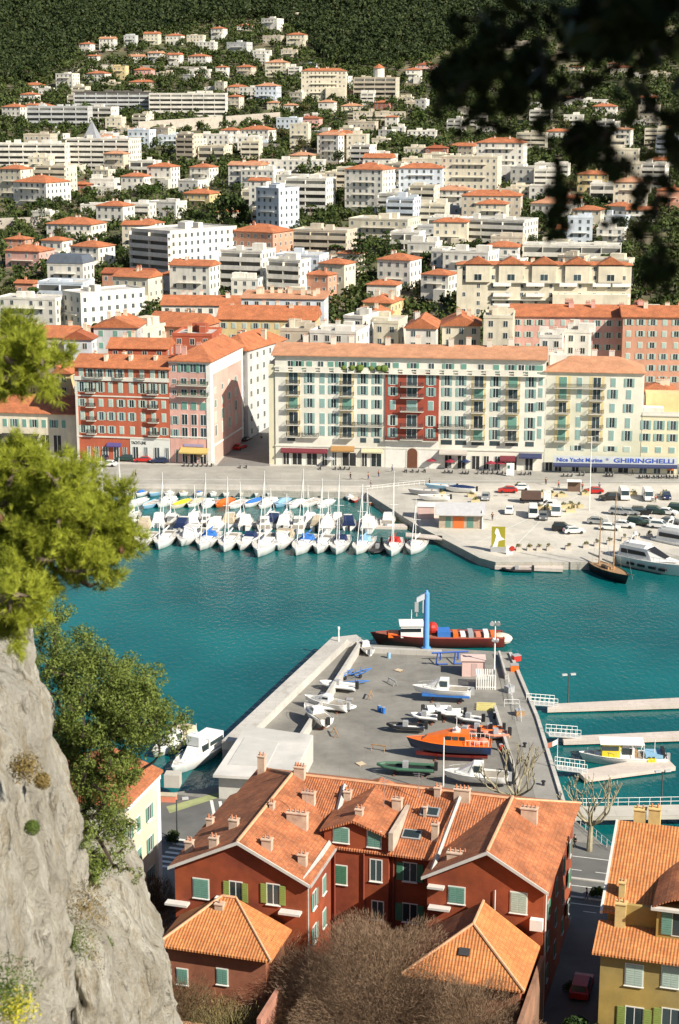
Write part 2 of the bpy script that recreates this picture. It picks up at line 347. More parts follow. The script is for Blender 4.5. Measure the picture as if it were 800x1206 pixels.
sheet('parking_surface','car park surface on the quay',[P(520,626),P(566,650),P(590,656),P(700,655),P(720,648),P(900,644),P(900,571),P(560,573),P(505,600)],lotm,.008,'car park')
# slipway: algae green ramp into the corner of the basin
slip=MB(); a,b_,c_,d=P(424,579,-.05),P(490,574,-.05),P(490,624,-2.4),P(452,604,-2.4)
slip.face([a,d,c_,b_])
mslip=M('algae_slipway',(.2,.2,.08),.7,.5,.25,tint=(.42,.38,.28))
tag(MB().prism([(p.x,p.y) for p in (P(430,579),P(452,597),P(488,619),P(489,595),P(470,580))],-3,-1.35).build('slipway',mslip),'green slipway at the basin corner','slipway',kind='structure')
tag(MB().mat(0).loft([[P(432,578,-.2),P(486,619,-1.3),P(486,619,-3),P(432,578,-3)],[P(436,577,-.2),P(491,617,-1.3),P(491,617,-3),P(436,577,-3)]]).build('slipway_wall',M('slip_wall_stone',(.12,.1,.06),.8,.4,.5)),'dark low wall along the slipway','low wall')
# near land + pier
nl=[P(398,757),P(600,768),P(634,845),P(668,958),P(722,1004),P(1100,1010),Vector((90,140,0)),Vector((90,60,0)),Vector((-110,60,0)),P(-300,935),P(180,937),P(262,925),P(262,880)]
nl=[nl[0]]+nl[:0:-1] if False else nl
pp=[Vector((p.x,p.y,0)) for p in nl]
area=sum(pp[i].x*pp[(i+1)%len(pp)].y-pp[(i+1)%len(pp)].x*pp[i].y for i in range(len(pp)))
if area<0: pp=pp[::-1]
quay('near_quay','boatyard pier and near quay',pp,yard,qwall)
def strip(name,label,a,b,w,z,mat,h=None,cat='kerb',kind='structure'):
    a=Vector(a); b=Vector(b); d=(b-a).normalized(); n=Vector((-d.y,d.x,0))*w/2; q=MB()
    q.prism([((a-n).x,(a-n).y),((b-n).x,(b-n).y),((b+n).x,(b+n).y),((a+n).x,(a+n).y)],z,h); o=q.build(name,mat)
    return tag(o,label,cat,kind=kind)
mole=slab_mat('mole_concrete',(.5,.48,.44),(.32,.3,.27),2.6,1.2,.15,(.3,.29,.26))
rt=slab_mat('pier_walk_stone',(.29,.28,.255),(.25,.24,.22),2.4,1.2,.15,(.24,.23,.21))
sheet('pier_walkway','stone walkway along the pier edge',[P(600,771),P(631,846),P(663,945),P(632,945),P(607,850),P(588,771)],rt,.012,'walkway')
strip('pier_edge_kerb','pale kerb on the pier edge',P(601,770),P(633,846),.5,0,mole,.3)
strip('pier_edge_kerb','pale kerb on the pier edge',P(633,846),P(665,950),.5,0,mole,.3)
# mole: raised outer parapet, low lane, inner wall
strip('mole_parapet','broad concrete parapet of the mole',P(272,884),P(401,760),2.6,0,mole,1.3,'sea wall',None)
strip('mole_inner_wall','long thin wall inside the mole lane',P(340,900),P(425,765),.5,0,mole,1.5,'wall',None)
strip('mole_end_wall','low concrete wall closing the pier head',P(434,768),P(520,772),.9,0,mole,.8,'wall',None)
strip('pier_head_block','concrete block at the mole head',P(398,760),P(424,757),3.2,0,mole,.9,'block',None)
# roads on the near quay, along the house frame
O0=Vector((-7.3,166.8,0)); UU=Vector((.9613,-.2756,0)); VV=Vector((-.2756,-.9613,0)); YAW=math.atan2(UU.y,UU.x)
def F(u,v,z=0.0): p=O0+UU*u+VV*v; return Vector((p.x,p.y,z))
sheet('near_road','near quay road',[F(-40,-28),F(-40,-9),F(60,-9),F(60,-28)],M('near_asphalt',(.115,.115,.11),.85,.2,.3,tint=(.15,.15,.14)),.006)
sheet('near_road_lane','lane between the houses',[F(31,-9),F(31,30),F(37.6,30),F(37.6,-9)],_M['near_asphalt'],.008)
def line(name,pts,w,label='white road marking'):
    q=MB()
    for a,b in pts:
        a=Vector(a); b=Vector(b); d=(b-a).normalized(); n=Vector((-d.y,d.x,0))*w/2
        q.face([((a-n).x,(a-n).y,.014),((b-n).x,(b-n).y,.014),((b+n).x,(b+n).y,.014),((a+n).x,(a+n).y,.014)])
    tag(q.build(name,paintm),label,'road marking',kind='structure')
line('road_edge_line',[(F(20,-12.2),F(44,-12.2)),(F(20,-16.5),F(44,-16.5)),(F(20,-24),F(44,-24))],.15)
line('road_dashes',[(F(u,-10.6),F(u+1.4,-10.6)) for u in range(20,46,3)]+[(F(u,-20.5),F(u+1.4,-20.5)) for u in range(20,46,3)],.13)
for v in (-13.6,-18.2): strip('road_kerb','concrete kerb of the near road',F(24,v),F(48,v),.35,0,mole,.13)
line('crosswalk_lines',[(F(-14+i*1.15,-21),F(-17+i*1.15,-27.5)) for i in range(9)],.4,'hatched white parking lines')
line('crosswalk_lines',[(F(-17,-8.4-i*1.2),F(-11,-8.4-i*1.2)) for i in range(7)],.5,'white crossing stripes on the near road')
sheet('crosswalk_patch','green painted cycle patch',[F(-13,-17),F(-9.5,-17),F(-9.5,-13.6),F(-13,-13.6)],M('green_paint',(.2,.42,.33),.7,.2),.011,'road marking')
sheet('bike_patch','green painted cycle patch on the lane',[F(33.5,-15.9),F(36,-15.9),F(36,-14.6),F(33.5,-14.6)],_M['green_paint'],.011,'road marking')
q=MB()
for i in range(5): a=F(-20,-30.2-i*.001); 
sheet('verge_patch','olive striped verge by the quay',[P(196,950),P(262,932),P(262,938),P(200,958)],M('verge_green',(.3,.33,.15),.9,.3,.6),.012,'verge')
line('quay_crossing',[(P(262+i*9,547),P(266+i*9,538)) for i in range(6)],.9,'zebra crossing at the side street')
line('bay_lines',[(P(700+i*14,606),P(706+i*14,618)) for i in range(7)]+[(P(560,640),P(700,575)),(P(600,650),P(640,610))],.14,'parking bay lines')
line('quay_lane_lines',[(P(-50,563),P(431,566)),(P(470,566),P(800,567))],.2,'lane lines of the quay road')
# castle hill under the viewpoint (below the frame)
q=MB(); xs=[-160,-60,-20,0,20,60,160]; ys=[(-60,86),(-6,84.2),(4,82.5),(12,76),(24,62),(45,42),(80,16),(118,-1)]
for y,z in ys:
    for x in xs: q.v.append((x,y,z))
for j in range(len(ys)-1):
    for i in range(6): a=j*7+i; q.f.append((a,a+1,a+8,a+7)); q.m.append(0)
tag(q.build('castle_hill_slope',M('castle_hill_soil',(.12,.1,.06),.95,.4,.3),smooth=True),'steep hill slope under the viewpoint','slope',kind='structure')
# ================================================================ building kit
_W={}
def win_me(w,h,kind='plain',frame='white',sh=None):
    k=(round(w,2),round(h,2),kind,frame)
    if k in _W: return _W[k]
    fr={'white':FRAME,'cream':STONE,'grey':M('frame_grey',(.4,.42,.42),.6,.05)}[frame]
    b=MB(); b.mat(0).box(-w/2-.1,-.05,-.1,w/2+.1,.02,0).box(-w/2-.1,-.05,h,w/2+.1,.02,h+.1).box(-w/2-.1,-.05,0,-w/2,.02,h).box(w/2,-.05,0,w/2+.1,.02,h)
    b.mat(1).box(-w/2,-.02,0,w/2,.02,h)
    b.mat(0).box(-.04,-.045,0,.04,-.019,h)
    if kind=='sill': b.box(-w/2-.15,-.16,-.16,w/2+.15,.02,-.1)
    _W[k]=b.mesh('window',[fr,GLASS]); return _W[k]
def shut_me(w,h,col):
    k=('s',round(w,2),round(h,2),col)
    if k in _W: return _W[k]
    cm={'green':(.14,.3,.24),'teal':(.24,.38,.35),'pale':(.4,.5,.44),'olive':(.25,.32,.08),'dkgreen':(.06,.2,.12),'blue':(.3,.42,.5)}[col]
    b=MB(); b.box(-w/2,-.09,0,w/2,-.05,h)
    for i in range(int(h/.22)): b.box(-w/2+.05,-.105,.08+i*.22,w/2-.05,-.088,.2+i*.22)
    _W[k]=b.mesh('shutter',M('shutter_'+col,cm,.65,.15,2)); return _W[k]
def rail_me(w,d,h=1.0,col='iron',solid=False):
    k=('r',round(w,2),round(d,2),h,col,solid)
    if k in _W: return _W[k]
    b=MB(); m={'iron':IRON,'white':WPAINT,'green':M('balcony_iron_green',(.05,.09,.06),.6,.2)}[col]
    if solid: b.box(-w/2,-d,.0,w/2,-d+.08,h); b.box(-w/2,-d,.0,-w/2+.08,0,h); b.box(w/2-.08,-d,.0,w/2,0,h)
    else:
        b.box(-w/2,-d,h-.06,w/2,-d+.06,h); b.box(-w/2,-d,.06,w/2,-d+.06,.1)
        for s in (-1,1): b.box(s*(w/2-.03)-.03,-d,h-.06,s*(w/2-.03)+.03,0,h)
        n=max(2,int(w/.16))
        for i in range(n+1): x=-w/2+w*i/n; b.box(x-.045,-d+.01,.1,x+.025,-d+.05,h-.06)
        for s in (-1,1):
            for i in range(1,int(d/.2)): b.box(s*(w/2-.02)-.02,-d+i*.2,.06,s*(w/2-.02)+.02,-d+i*.2+.04,h-.06)
    _W[k]=b.mesh('railing',m); return _W[k]
def slab_me(w,d):
    k=('b',round(w,2),round(d,2))
    if k not in _W: _W[k]=MB().box(-w/2,-d,-.16,w/2,.01,0).mesh('balcony',STONE)
    return _W[k]
def balcony(par,x,y,z,w,d,rz=0,col='iron',solid=False):
    o=link('balcony',slab_me(w,d),par,(x,y,z),rz); link('railing',rail_me(w-.04,d-.03,1.0,col,solid),o); return o
def window(par,x,y,z,w,h,rz=0,kind='plain',frame='white',sh=None,closed=False):
    o=link('window',win_me(w,h,kind,frame),par,(x,y,z),rz)
    if sh:
        if closed: link('shutter',shut_me(w*.5,h,sh),o,(-w*.25,0,0)); link('shutter',shut_me(w*.5,h,sh),o,(w*.25,0,0))
        else: link('shutter',shut_me(w*.5,h,sh),o,(-w*.75-.05,0,0)); link('shutter',shut_me(w*.5,h,sh),o,(w*.75+.05,0,0))
    return o
def roof_mb(kind,W,D,H,rh,ov=.5,along='x',th=.18):
    """closed roof body over the local rectangle 0..W x 0..D"""
    b=MB(); x0,x1,y0,y1=-ov,W+ov,-ov,D+ov; z=H+.02; 
    if kind=='hip':
        if W>=D: r=(D+2*ov)/2; a=(x0+r*.95,(y0+y1)/2,z+th+rh); c=(x1-r*.95,(y0+y1)/2,z+th+rh)
        else: r=(W+2*ov)/2; a=((x0+x1)/2,y0+r*.95,z+th+rh); c=((x0+x1)/2,y1-r*.95,z+th+rh)
        q=[(x0,y0),(x1,y0),(x1,y1),(x0,y1)]; vs=[(p[0],p[1],z) for p in q]+[(p[0],p[1],z+th) for p in q]+[a,c]
        fs=[(0,3,2,1),(0,1,5,4),(1,2,6,5),(2,3,7,6),(3,0,4,7)]
        fs+= [(4,5,9,8),(5,6,9),(6,7,8,9),(7,4,8)] if W>=D else [(4,5,8),(5,6,9,8),(6,7,9),(7,4,8,9)]
        b.add(vs,fs)
    elif kind=='gable':
        if along=='x': prof=[(y0,z),(y1,z),(y1,z+th),((y0+y1)/2,z+th+rh),(y0,z+th)]; b.loft([[(x0,p[0],p[1]) for p in prof],[(x1,p[0],p[1]) for p in prof]])
        else: prof=[(x0,z),(x1,z),(x1,z+th),((x0+x1)/2,z+th+rh),(x0,z+th)]; b.loft([[(p[0],y1,p[1]) for p in prof],[(p[0],y0,p[1]) for p in prof]])
    elif kind=='shed': b.loft([[(x0,y0,z),(x0,y1,z),(x0,y1,z+th+rh),(x0,y0,z+th)],[(x1,y0,z),(x1,y1,z),(x1,y1,z+th+rh),(x1,y0,z+th)]])
    return b
def chim(par,x,y,z,w=.7,d=.5,h=1.2,pots=2,mat=None,name='chimney'):
    b=MB(); b.mat(0).box(x-w/2,y-d/2,z-1.2,x+w/2,y+d/2,z+h).box(x-w/2-.07,y-d/2-.07,z+h,x+w/2+.07,y+d/2+.07,z+h+.1)
    b.mat(1)
    for i in range(pots):
        px=x-w/2+w*(i+.5)/pots; b.tube((px,y,z+h+.1),(px,y,z+h+.5),.1,.08,6)
    return b.build(name,[mat or W_('cream'),M('clay_pot',(.5,.2,.1),.8,.1)],par)
def body(par,W,D,H,mat,found=4,name='wall'):
    return MB().box(0,0,-found,W,D,H).build(name,mat,par)

# ---- generic hillside building, seen small
def hillhouse(cx,yb,wpx,hpx,style,wc,rc='orange',yaw=-22,dr=.7,name='villa',label=None,cat='house',group=None,base=None,rh=None):
    g=base or hill(cx,yb); s=scl(g); Wt=wpx/s; th=math.radians(abs(yaw))
    W=Wt/(math.cos(th)+dr*math.sin(th)); D=W*dr; vfac=s*.97
    flat=style in('flat','band','slab')
    Ht=hpx/vfac
    rise=0 if flat else (rh if rh is not None else min(D,W)*.17)
    H=max(2.6,Ht-rise*.8-(.25*D*.3 if not flat else D*.22))
    ya=math.radians(yaw); ux=Vector((math.cos(ya),math.sin(ya),0)); uy=Vector((-math.sin(ya),math.cos(ya),0))
    # centre of the projected width sits at cx
    A=g-ux*(W*.5)-(uy*0) 
    off=(D*math.sin(th))/2*(-1 if yaw<0 else 1); A=A+Vector((off,0,0))
    A.z=g.z-.3
    t=thing(name,label,cat,A,ya,group); wm=W_(wc)
    body(t,W,D,H,wm,5)
    nf=max(1,round(H/3.0)); fh=H/nf; sides=[('f',W)]+([('r',D)] if yaw<0 else [('l',D)])
    if style=='band':
        gm=glass_mat('balcony_glazing',(.1,.1,.09),.4)
        for k in range(nf):
            z=k*fh
            b=MB().mat(0).box(.3,-.06,z+.9,W-.3,.02,z+fh-.55); b.build('window',gm,t)
            bb=MB().box(-.05,-1.3,z-.3,W+.05,.0,z+.08).box(-.05,-1.3,z+.08,W+.05,-1.18,z+1.25)
            n=max(2,int(W/7))
            for i in range(n+1): x=W*i/n; bb.box(x-.12 if 0<i<n else (x-.05 if i==0 else x-.2),-1.25,z+1.25,x+.12 if 0<i<n else (x+.2 if i==0 else x+.05),-.06,z+fh-.31)
            bb.build('balcony',wm if wc!='dark' else W_('grey'),t)
        side=[('r',D)] if yaw<0 else [('l',D)]
    else: side=sides
    n_w=0
    for sd_,Ls in side:
        n=max(1,min(12,int(Ls/2.9)))
        for k in range(nf):
            for i in range(n):
                if n_w>=96: break
                if rng.random()<.1: continue
                ww,hh=(.95,1.35) if fh*k>0 or nf==1 else (1.1,1.5)
                x=Ls*(i+.5)/n; z=k*fh+.9
                if sd_=='f': o=(x,0,z); rz=0
                elif sd_=='r': o=(W,x,z); rz=PI/2
                else: o=(0,Ls-x,z); rz=-PI/2
                link('window',win_me(ww,hh,'plain','white' if wc not in('white','bluish') else 'grey'),t,o,rz); n_w+=1
            if style!='band' and sd_=='f' and W>9 and k>0 and (int(cx)+k)%2==0:
                link('balcony',slab_me(round(W*.6),1.1),t,(W/2,0,k*fh)); 
    if flat:
        pb=MB(); pw=.3
        pb.box(-.1,-.1,H,W+.1,D+.1,H+.12); 
        pb.box(-.1,-.1,H+.12,W+.1,.15,H+.7).box(-.1,D-.15,H+.12,W+.1,D+.1,H+.7).box(-.1,.15,H+.12,.15,D-.15,H+.7).box(W-.15,.15,H+.12,W+.1,D-.15,H+.7)
        r=pb.build('roof',wm,t); MB().box(.16,.16,H+.125,W-.16,D-.16,H+.2).build('roof_deck',FLAT,r)
        for i in range(1+int(W/9)):
            x=W*(.15+.7*rng.random()); y=D*(.3+.4*rng.random()); a=1+rng.random()*1.6
            MB().box(x-a,y-a*.7,H+.15,x+a,y+a*.7,H+1+rng.random()*1.6).build('stair_head',wm,r)
    else:
        if W>8 and int(cx*3)%2==0: MB().box(W*.55,-2.6,-3,W*.98,-.01,H*.45).build('wing',wm,t)
        r=roof_mb(style,W,D,H,rise,.45,'x' if W>=D else 'y').build('roof',RT[rc],t)
        for i in range(1+int(W/12)):
            chim(r,W*(.25+.5*rng.random()),D*(.35+.3*rng.random()),H+rise*.6,.7,.6,1.1+rise*.2,2,wm)
    return t,A,W,D,H

# ================================================================ the front row on the far quay
def fr_frame(pl,pr,zl=0):
    a=P(pl[0],pl[1]); b=P(pr[0],pr[1]); d=b-a; return a,d.length,math.atan2(d.y,d.x)
VOC={'o':0}
def facade_fn(t,A,ya,W):
    ux=Vector((math.cos(ya),math.sin(ya),0))
    def X(px,py=480):      # local x of the vertical line seen at px
        lo,hi=-5.,W+5
        for _ in range(40):
            m=(lo+hi)/2; p=A+ux*m; p.z=8
            if topx(p)[0]<px: lo=m
            else: hi=m
        return lo
    def Z(px,py): p=A+ux*X(px); return zat(p.y,py)
    return X,Z
# ---- main cream block, seven floors
A,W,ya=fr_frame((325,547),(640,555))
t=thing('apartment_block','long cream seven-storey block with teal shutters, a red middle bay and pale tiled roof','apartment block',A,ya)
X,Z=facade_fn(t,A,ya,W); D=13; H=Z(480,421); cream=M('facade_cream',(.7,.68,.6),.85,.14,.25,tint=(.6,.58,.5))
body(t,W,D,H,cream,1)
MB().box(-1.6,.25,-1,0,D,H-2.2).build('side_wall',M('facade_side_cream',(.62,.58,.42),.85,.1,.3),t)
r=MB(); rise=2.0
r.loft([[(x0,p[0],p[1]) for p in ((-.9,H),(D+.5,H),(D+.5,H+.25),(D*.62,H+rise),(-.9,H+.25))] for x0 in (-.8,W+.3)])
rf=r.build('roof',RT['pale'],t)
for i,x in enumerate((6,13,17,26,33,41,45,50,55)): chim(rf,min(x,W-2),D*(.55 if i%2 else .75),H+1.6,1.2,.7,1.8,3,cream)
MB().box(-.35,-.35,H-.5,W+.02,0,H-.05).box(-.2,-.2,Z(480,436)+.1,W+.02,0,Z(480,436)+.45).box(-.15,-.15,Z(480,529),W,0,Z(480,529)+.3).build('cornice',STONE,t)
fl=[(437.5,451),(453,464),(469,480),(486,499),(501,513)]
rows=[(Z(400,b+1.5 if 1 else b),Z(400,a)-Z(400,b+1.5)) for a,b in fl]
def col_windows(cols,row_idx=range(5),sh='teal',yy=0,w=1.15):
    for j,x in enumerate(cols):
        for k in row_idx:
            z,h=rows[k]; window(t,X(x),yy,z+.25,w,h-.45,0,'plain','white',sh,closed=((j*7+k*3+int(x))%3==0))
col_windows([365,380,393,427.6,444,525.7,542.4,582.7,624])
def loggia(x,wd,top=5,yy=0,w=None,pan=None,col='iron'):
    w=w or 3.3; z0=rows[4][0]; z1=rows[0][0]+rows[0][1]
    p=MB().box(X(x)-w/2,-.03,z0-.1,X(x)+w/2,.01,z1+.1).build('loggia',pan or M('loggia_yellow',(.62,.52,.27),.85,.12,.5),t)
    for k in range(5):
        z,h=rows[k]
        o=window(t,X(x),-.032,z+.02,2.1,h-.12,0,'plain','white',None)
        if (k+int(x))%3==0: link('shutter',shut_me(2.1,h-.2,'green'),o)
        balcony(t,X(x),0,z-.05,w,1.2,0,col)
for x in (346,409,563,603): loggia(x,0)
balcony(t,X(435),0,rows[3][0]-.06,X(452)-X(418),1.0); balcony(t,X(366),0,rows[4][0]-.06,X(374)-X(354),1.0); balcony(t,X(534),0,rows[3][0]-.06,X(553)-X(516.5),1.0)
# attic behind a parapet
za=Z(400,436.5); zh=Z(400,424.5)-za
for i,x in enumerate((343,352,365,378,390,402,415,428,440,456,466,486,507,527,545,565,583,600,612,624,634)):
    window(t,X(x),0,za+.2,1.3,zh-.5,0,'plain','white','green' if i%3 else None,closed=i%2==0)
pr=MB()
for i in range(19):
    x=X(330)+i*(W-2)/19.; pr.box(x,-.85,za-.35,x+(W/19.)*.62,-.6,za+.75)
pr.box(.0,-.9,za-.5,W,-.0,za-.35).build('parapet',cream,t)
for i,x in enumerate((405,415,424,437,446,452)):
    MB().ball((X(x),-.45,za+.75),.7+.2*(i%3),7,5,.8).build('balcony_plants',leaf_mat('terrace_leaves',(.06,.12,.03),(.14,.2,.05)),t)
# red bay
redm=M('bay_red',(.3,.06,.035),.85,.15,.4); zb=rows[4][0]-.5; zt=Z(480,439)
MB().box(X(453.5),-.25,zb,X(516.5),.0,zt).build('red_bay',redm,t)
for x in (462.5,507):
    for k in range(5):
        z,h=rows[k]; window(t,X(x),-.25,z+.25,1.15,h-.5,0,'plain','white','teal' if k!=3 else 'pale',closed=k==2)
for k in range(5):
    z,h=rows[k]; o=window(t,X(485),-.25,z,2.3,h-.15,0,'plain','white',None)
    if k==2: link('shutter',shut_me(2.3,h-.2,'teal'),o)
    balcony(t,X(485),-.25,z-.05,5.4,1.2)
balcony(t,X(485),-.25,rows[4][0]-.35,X(516)-X(454),.9)
# ground floor: arched door, shops
zs=0; zc=Z(480,517); b=MB(); x0=X(486)
arch=[(x0+1.55*math.cos(a),3.7+1.55*math.sin(a)) for a in [PI*i/10 for i in range(11)]]
b.mat(0).prism_xz([(x0-1.55,0)]+[(x0+1.55,0)]+arch[0:10],-.12,0); dr_=b
dd=dr_.build('entrance',M('arch_stone',(.58,.56,.5),.8,.1),t)
arch=[(x0+1.2*math.cos(a),3.6+1.2*math.sin(a)) for a in [PI*i/10 for i in range(11)]]
MB().prism_xz([(x0-1.2,0),(x0+1.2,0)]+arch[0:10],-.16,-.115).build('door',M('door_wood_dark',(.13,.05,.025),.6,.2,2),dd)
for x in (461,468.5,504,511.5):
    for z in (Z(480,523)-.2,Z(480,540)): window(t,X(x),0,z,.8,1.2)
MB().box(X(454),-.06,.0,X(516.5),.0,zc+1.3).build('ground_floor_wall',M('rusticated_white',(.66,.65,.6),.85,.1,1),t)
def shops(spec,par,Xf,ztop,proud=0):
    for (a,b_,kind) in spec:
        xa,xb=Xf(a),Xf(b_)
        o=MB().box(xa,-.05-proud,.15,xb,-.01-proud,ztop).build('shopfront',DARK if kind!='g' else GLASS,par)
        MB().box(xa,-.09-proud,.15,xa+.12,-.05-proud,ztop).box(xb-.12,-.09-proud,.15,xb,-.05-proud,ztop).box((xa+xb)/2-.05,-.08-proud,.15,(xa+xb)/2+.05,-.05-proud,ztop).build('frame',FRAME,o)
def awning(par,xa,xb,z,d,mat,proud=0,drop=.7):
    b=MB(); b.loft([[(x,-proud,z),(x,-proud-d,z-drop),(x,-proud-d,z-drop-.3),(x,-proud-d+.05,z-drop-.3),(x,-proud-d+.05,z-drop-.06),(x,-proud,z-.08)] for x in (xa,xb)])
    return b.build('awning',mat,par)
shops([(333,341,'d'),(344,356,'d'),(361,374,'d'),(379,386,'g'),(391,397,'g'),(403,420,'d'),(426,433,'d'),(437,450,'g'),(524,533,'d'),(539,550,'d'),(556,566,'d'),(570,577,'d'),(583,590,'g'),(596,610,'d'),(619,629,'d')],t,X,Z(480,535))
zz=Z(400,529)
awning(t,X(331),X(386),zz,1.1,M('awning_crimson',(.14,.02,.03),.8,.1)); awning(t,X(390),X(418),zz+.8,1.2,M('awning_orange',(.33,.18,.06),.8,.1),drop=.9); awning(t,X(426),X(451),zz+.4,1.0,M('awning_sand',(.5,.46,.3),.8,.1))
awning(t,X(518),X(551),zz+.6,1.8,M('awning_taupe',(.42,.38,.34),.8,.1)); awning(t,X(612),X(639),zz+.1,1.4,M('awning_navy',(.03,.04,.1),.8,.1)); awning(t,X(590),X(608),zz-.6,2.2,_M['awning_crimson'])
for x,a in ((343,1.9),(428,1.4),(444,1.4),(526,2.6),(543,2.6),(563,3),(583,2.4),(603,3),(624,2)): MB().box(X(x)-a/2,-.05,Z(480,522.5),X(x)+a/2,-.01,Z(480,517)).build('window',GLASS,t)
# ---- right wing, one storey lower
A2,W2,ya2=fr_frame((640.5,555),(753,558))
t2=thing('apartment_block','cream six-storey block with yellow balconies above the long blue shop sign','apartment block',A2,ya2)
X2,Z2=facade_fn(t2,A2,ya2,W2); H2=Z2(700,439); D2=12
wallg=M('facade_pistachio',(.66,.65,.55),.85,.1,.25,tint=(.55,.55,.42)); body(t2,W2,D2,H2,wallg,1)
MB().box(W2,.3,-1,W2+.25,D2,H2-.1).build('side_wall',W_('white'),t2)
rf=roof_mb('hip',W2,D2,H2,2.8,.6).build('roof',RT['pale'],t2)
for x,y in ((1,6),(3,8),(7,7),(11,8.5),(15,7.5)): chim(rf,x,y,H2+1.8,1.3,.8,2.2,3,W_('white'))
MB().box(.7,5,H2,4.5,9,H2+3.2).build('stair_head',W_('white'),rf)
fl2=[(444,455),(457.5,469),(474,485),(490.5,503),(505.5,518)]
rw=[(Z2(700,b+1.6),Z2(700,a)-Z2(700,b+1.6)) for a,b in fl2]
for j,x in enumerate((644.5,680.7,720,738.7)):
    if x==644.5: continue
    for k in range(5):
        z,h=rw[k]; window(t2,X2(x),0,z+.3,1.1,h-.5,0,'plain','white','teal',closed=(k+j)%2==0 or x==680.7)
for k in range(5): z,h=rw[k]; window(t,X(640)-.9,0,z+.3,.9,h-.5,0,'plain','white','teal',closed=k!=2)
for k in range(5):
    z,h=rw[k]
    for x in (661.5,701):
        if k==0: MB().box(X2(x)-1.7,-.03,rw[4][0]-.1,X2(x)+1.7,.01,rw[0][0]+rw[0][1]+.1).build('loggia',_M['loggia_yellow'],t2)
        o=window(t2,X2(x),-.032,z+.02,1.7,h-.15); 
        if x<690 and k!=2: link('shutter',shut_me(1.7,h-.2,'green'),o)
        if k: balcony(t2,X2(x),0,z-.05,3.5,1.2)
balcony(t2,X2(681),0,rw[0][0]-.05,X2(712)-X2(651),1.1)
for j,x in enumerate((661,680.7,701,720,738.7)): 
    z=Z2(700,531.0); window(t2,X2(x),0,z,1.5,1.2,0,'plain','white','pale',closed=j%2==0)
# ---- low three-storey end block
A3,W3,ya3=fr_frame((753.6,558),(850,560.5))
t3=thing('apartment_block','low yellow-cream block with roof terrace at the right end of the quay row','apartment block',A3,ya3)
X3,Z3=facade_fn(t3,A3,ya3,W3); H3=Z3(775,490); body(t3,W3,12,H3,M('facade_butter',(.64,.6,.42),.85,.1,.25),1)
MB().box(0,-.25,H3,W3,.05,H3+.35).box(0,-.1,H3+.35,W3,.05,H3+1).build('parapet',STONE,t3)
MB().box(1,5,H3,9,10,H3+4.4).build('penthouse',W_('yellow'),t3); MB().box(0.3,1.5,H3,5,4.5,H3+1.6).build('terrace_wall',W_('white'),t3)
for j,x in enumerate((760,776,792,808,824)):
    for a,b in ((495.5,506),(511,519.5)): window(t3,X3(x),0,Z3(775,b),1.15,Z3(775,a)-Z3(775,b),0,'plain','white','teal')
    window(t3,X3(x),0,Z3(775,533),1.3,1.3,0,'plain','white','teal',closed=True)
# long blue sign with lettering, running over both blocks
sgz0=Z2(700,544.5); sgz1=Z2(700,536.0)
navy=M('sign_blue',(.03,.08,.4),.6,.05); signw=M('sign_board_pale',(.5,.54,.56),.6,.1)
def text(par,s,x,z,h,mat,name='lettering',y=-.2,width=None,rz=0,yy=None):
    c=bpy.data.curves.new(name,'FONT'); c.body=s; c.size=h*1.35; c.extrude=.02; c.resolution_u=2; c.offset=h*.035
    tmp=bpy.data.objects.new('tmp',c); C.objects.link(tmp); dg=bpy.context.evaluated_depsgraph_get(); me=bpy.data.meshes.new_from_object(tmp.evaluated_get(dg)); bpy.data.objects.remove(tmp)
    me.materials.clear(); me.materials.append(mat); xs=[v.co.x for v in me.vertices]; w0=max(xs)-min(xs); k=(width/w0) if width else 1
    for v in me.vertices: v.co=(v.co.x*k,-v.co.z,v.co.y)
    return link(name,me,par,(x,y,z),rz)
ps,pe=P(651,556.5),P(797,559.3); dsg=pe-ps; ysg=math.atan2(dsg.y,dsg.x); nrm=Vector((math.sin(ysg),-math.cos(ysg),0))
sg=thing('shop_sign','long pale fascia sign with blue lettering above the quayside shopfronts','sign',(ps.x+nrm.x*.3,ps.y+nrm.y*.3,sgz0),ysg)
MB().box(0,-.12,0,dsg.length,.0,sgz1-sgz0).build('sign_board',signw,sg)
for s_,xa,xb,hh in (('Nice Yacht Marine  *',655,716,.95),('GHIRINGHELLI',722,793,1.05)): text(sg,s_,(xa-651)/146*dsg.length,.35,hh,navy,width=(xb-xa)/146*dsg.length,y=-.15)
awning(sg,0,dsg.length,.02,1.0,_M['awning_navy'],drop=.5)
shops([(a,a+9 if a!=713 else a+10,'d') for a in (643,654,674.5,696,713,)]+[(729,742,'d')],t2,X2,Z2(700,546))
shops([(754,764,'g'),(771,780,'g'),(787,796,'d'),(800,812,'d')],t3,X3,Z3(775,546))
MB().ball((X2(660),-.3,2.4),.55,7,5).build('yellow_display',M('display_yellow',(.7,.55,.03),.6,.1),t2)
MB().box(X3(788),-.12,1.0,X3(795),-.06,3.0).build('orange_display',M('display_orange',(.7,.2,.03),.6,.1),t3)
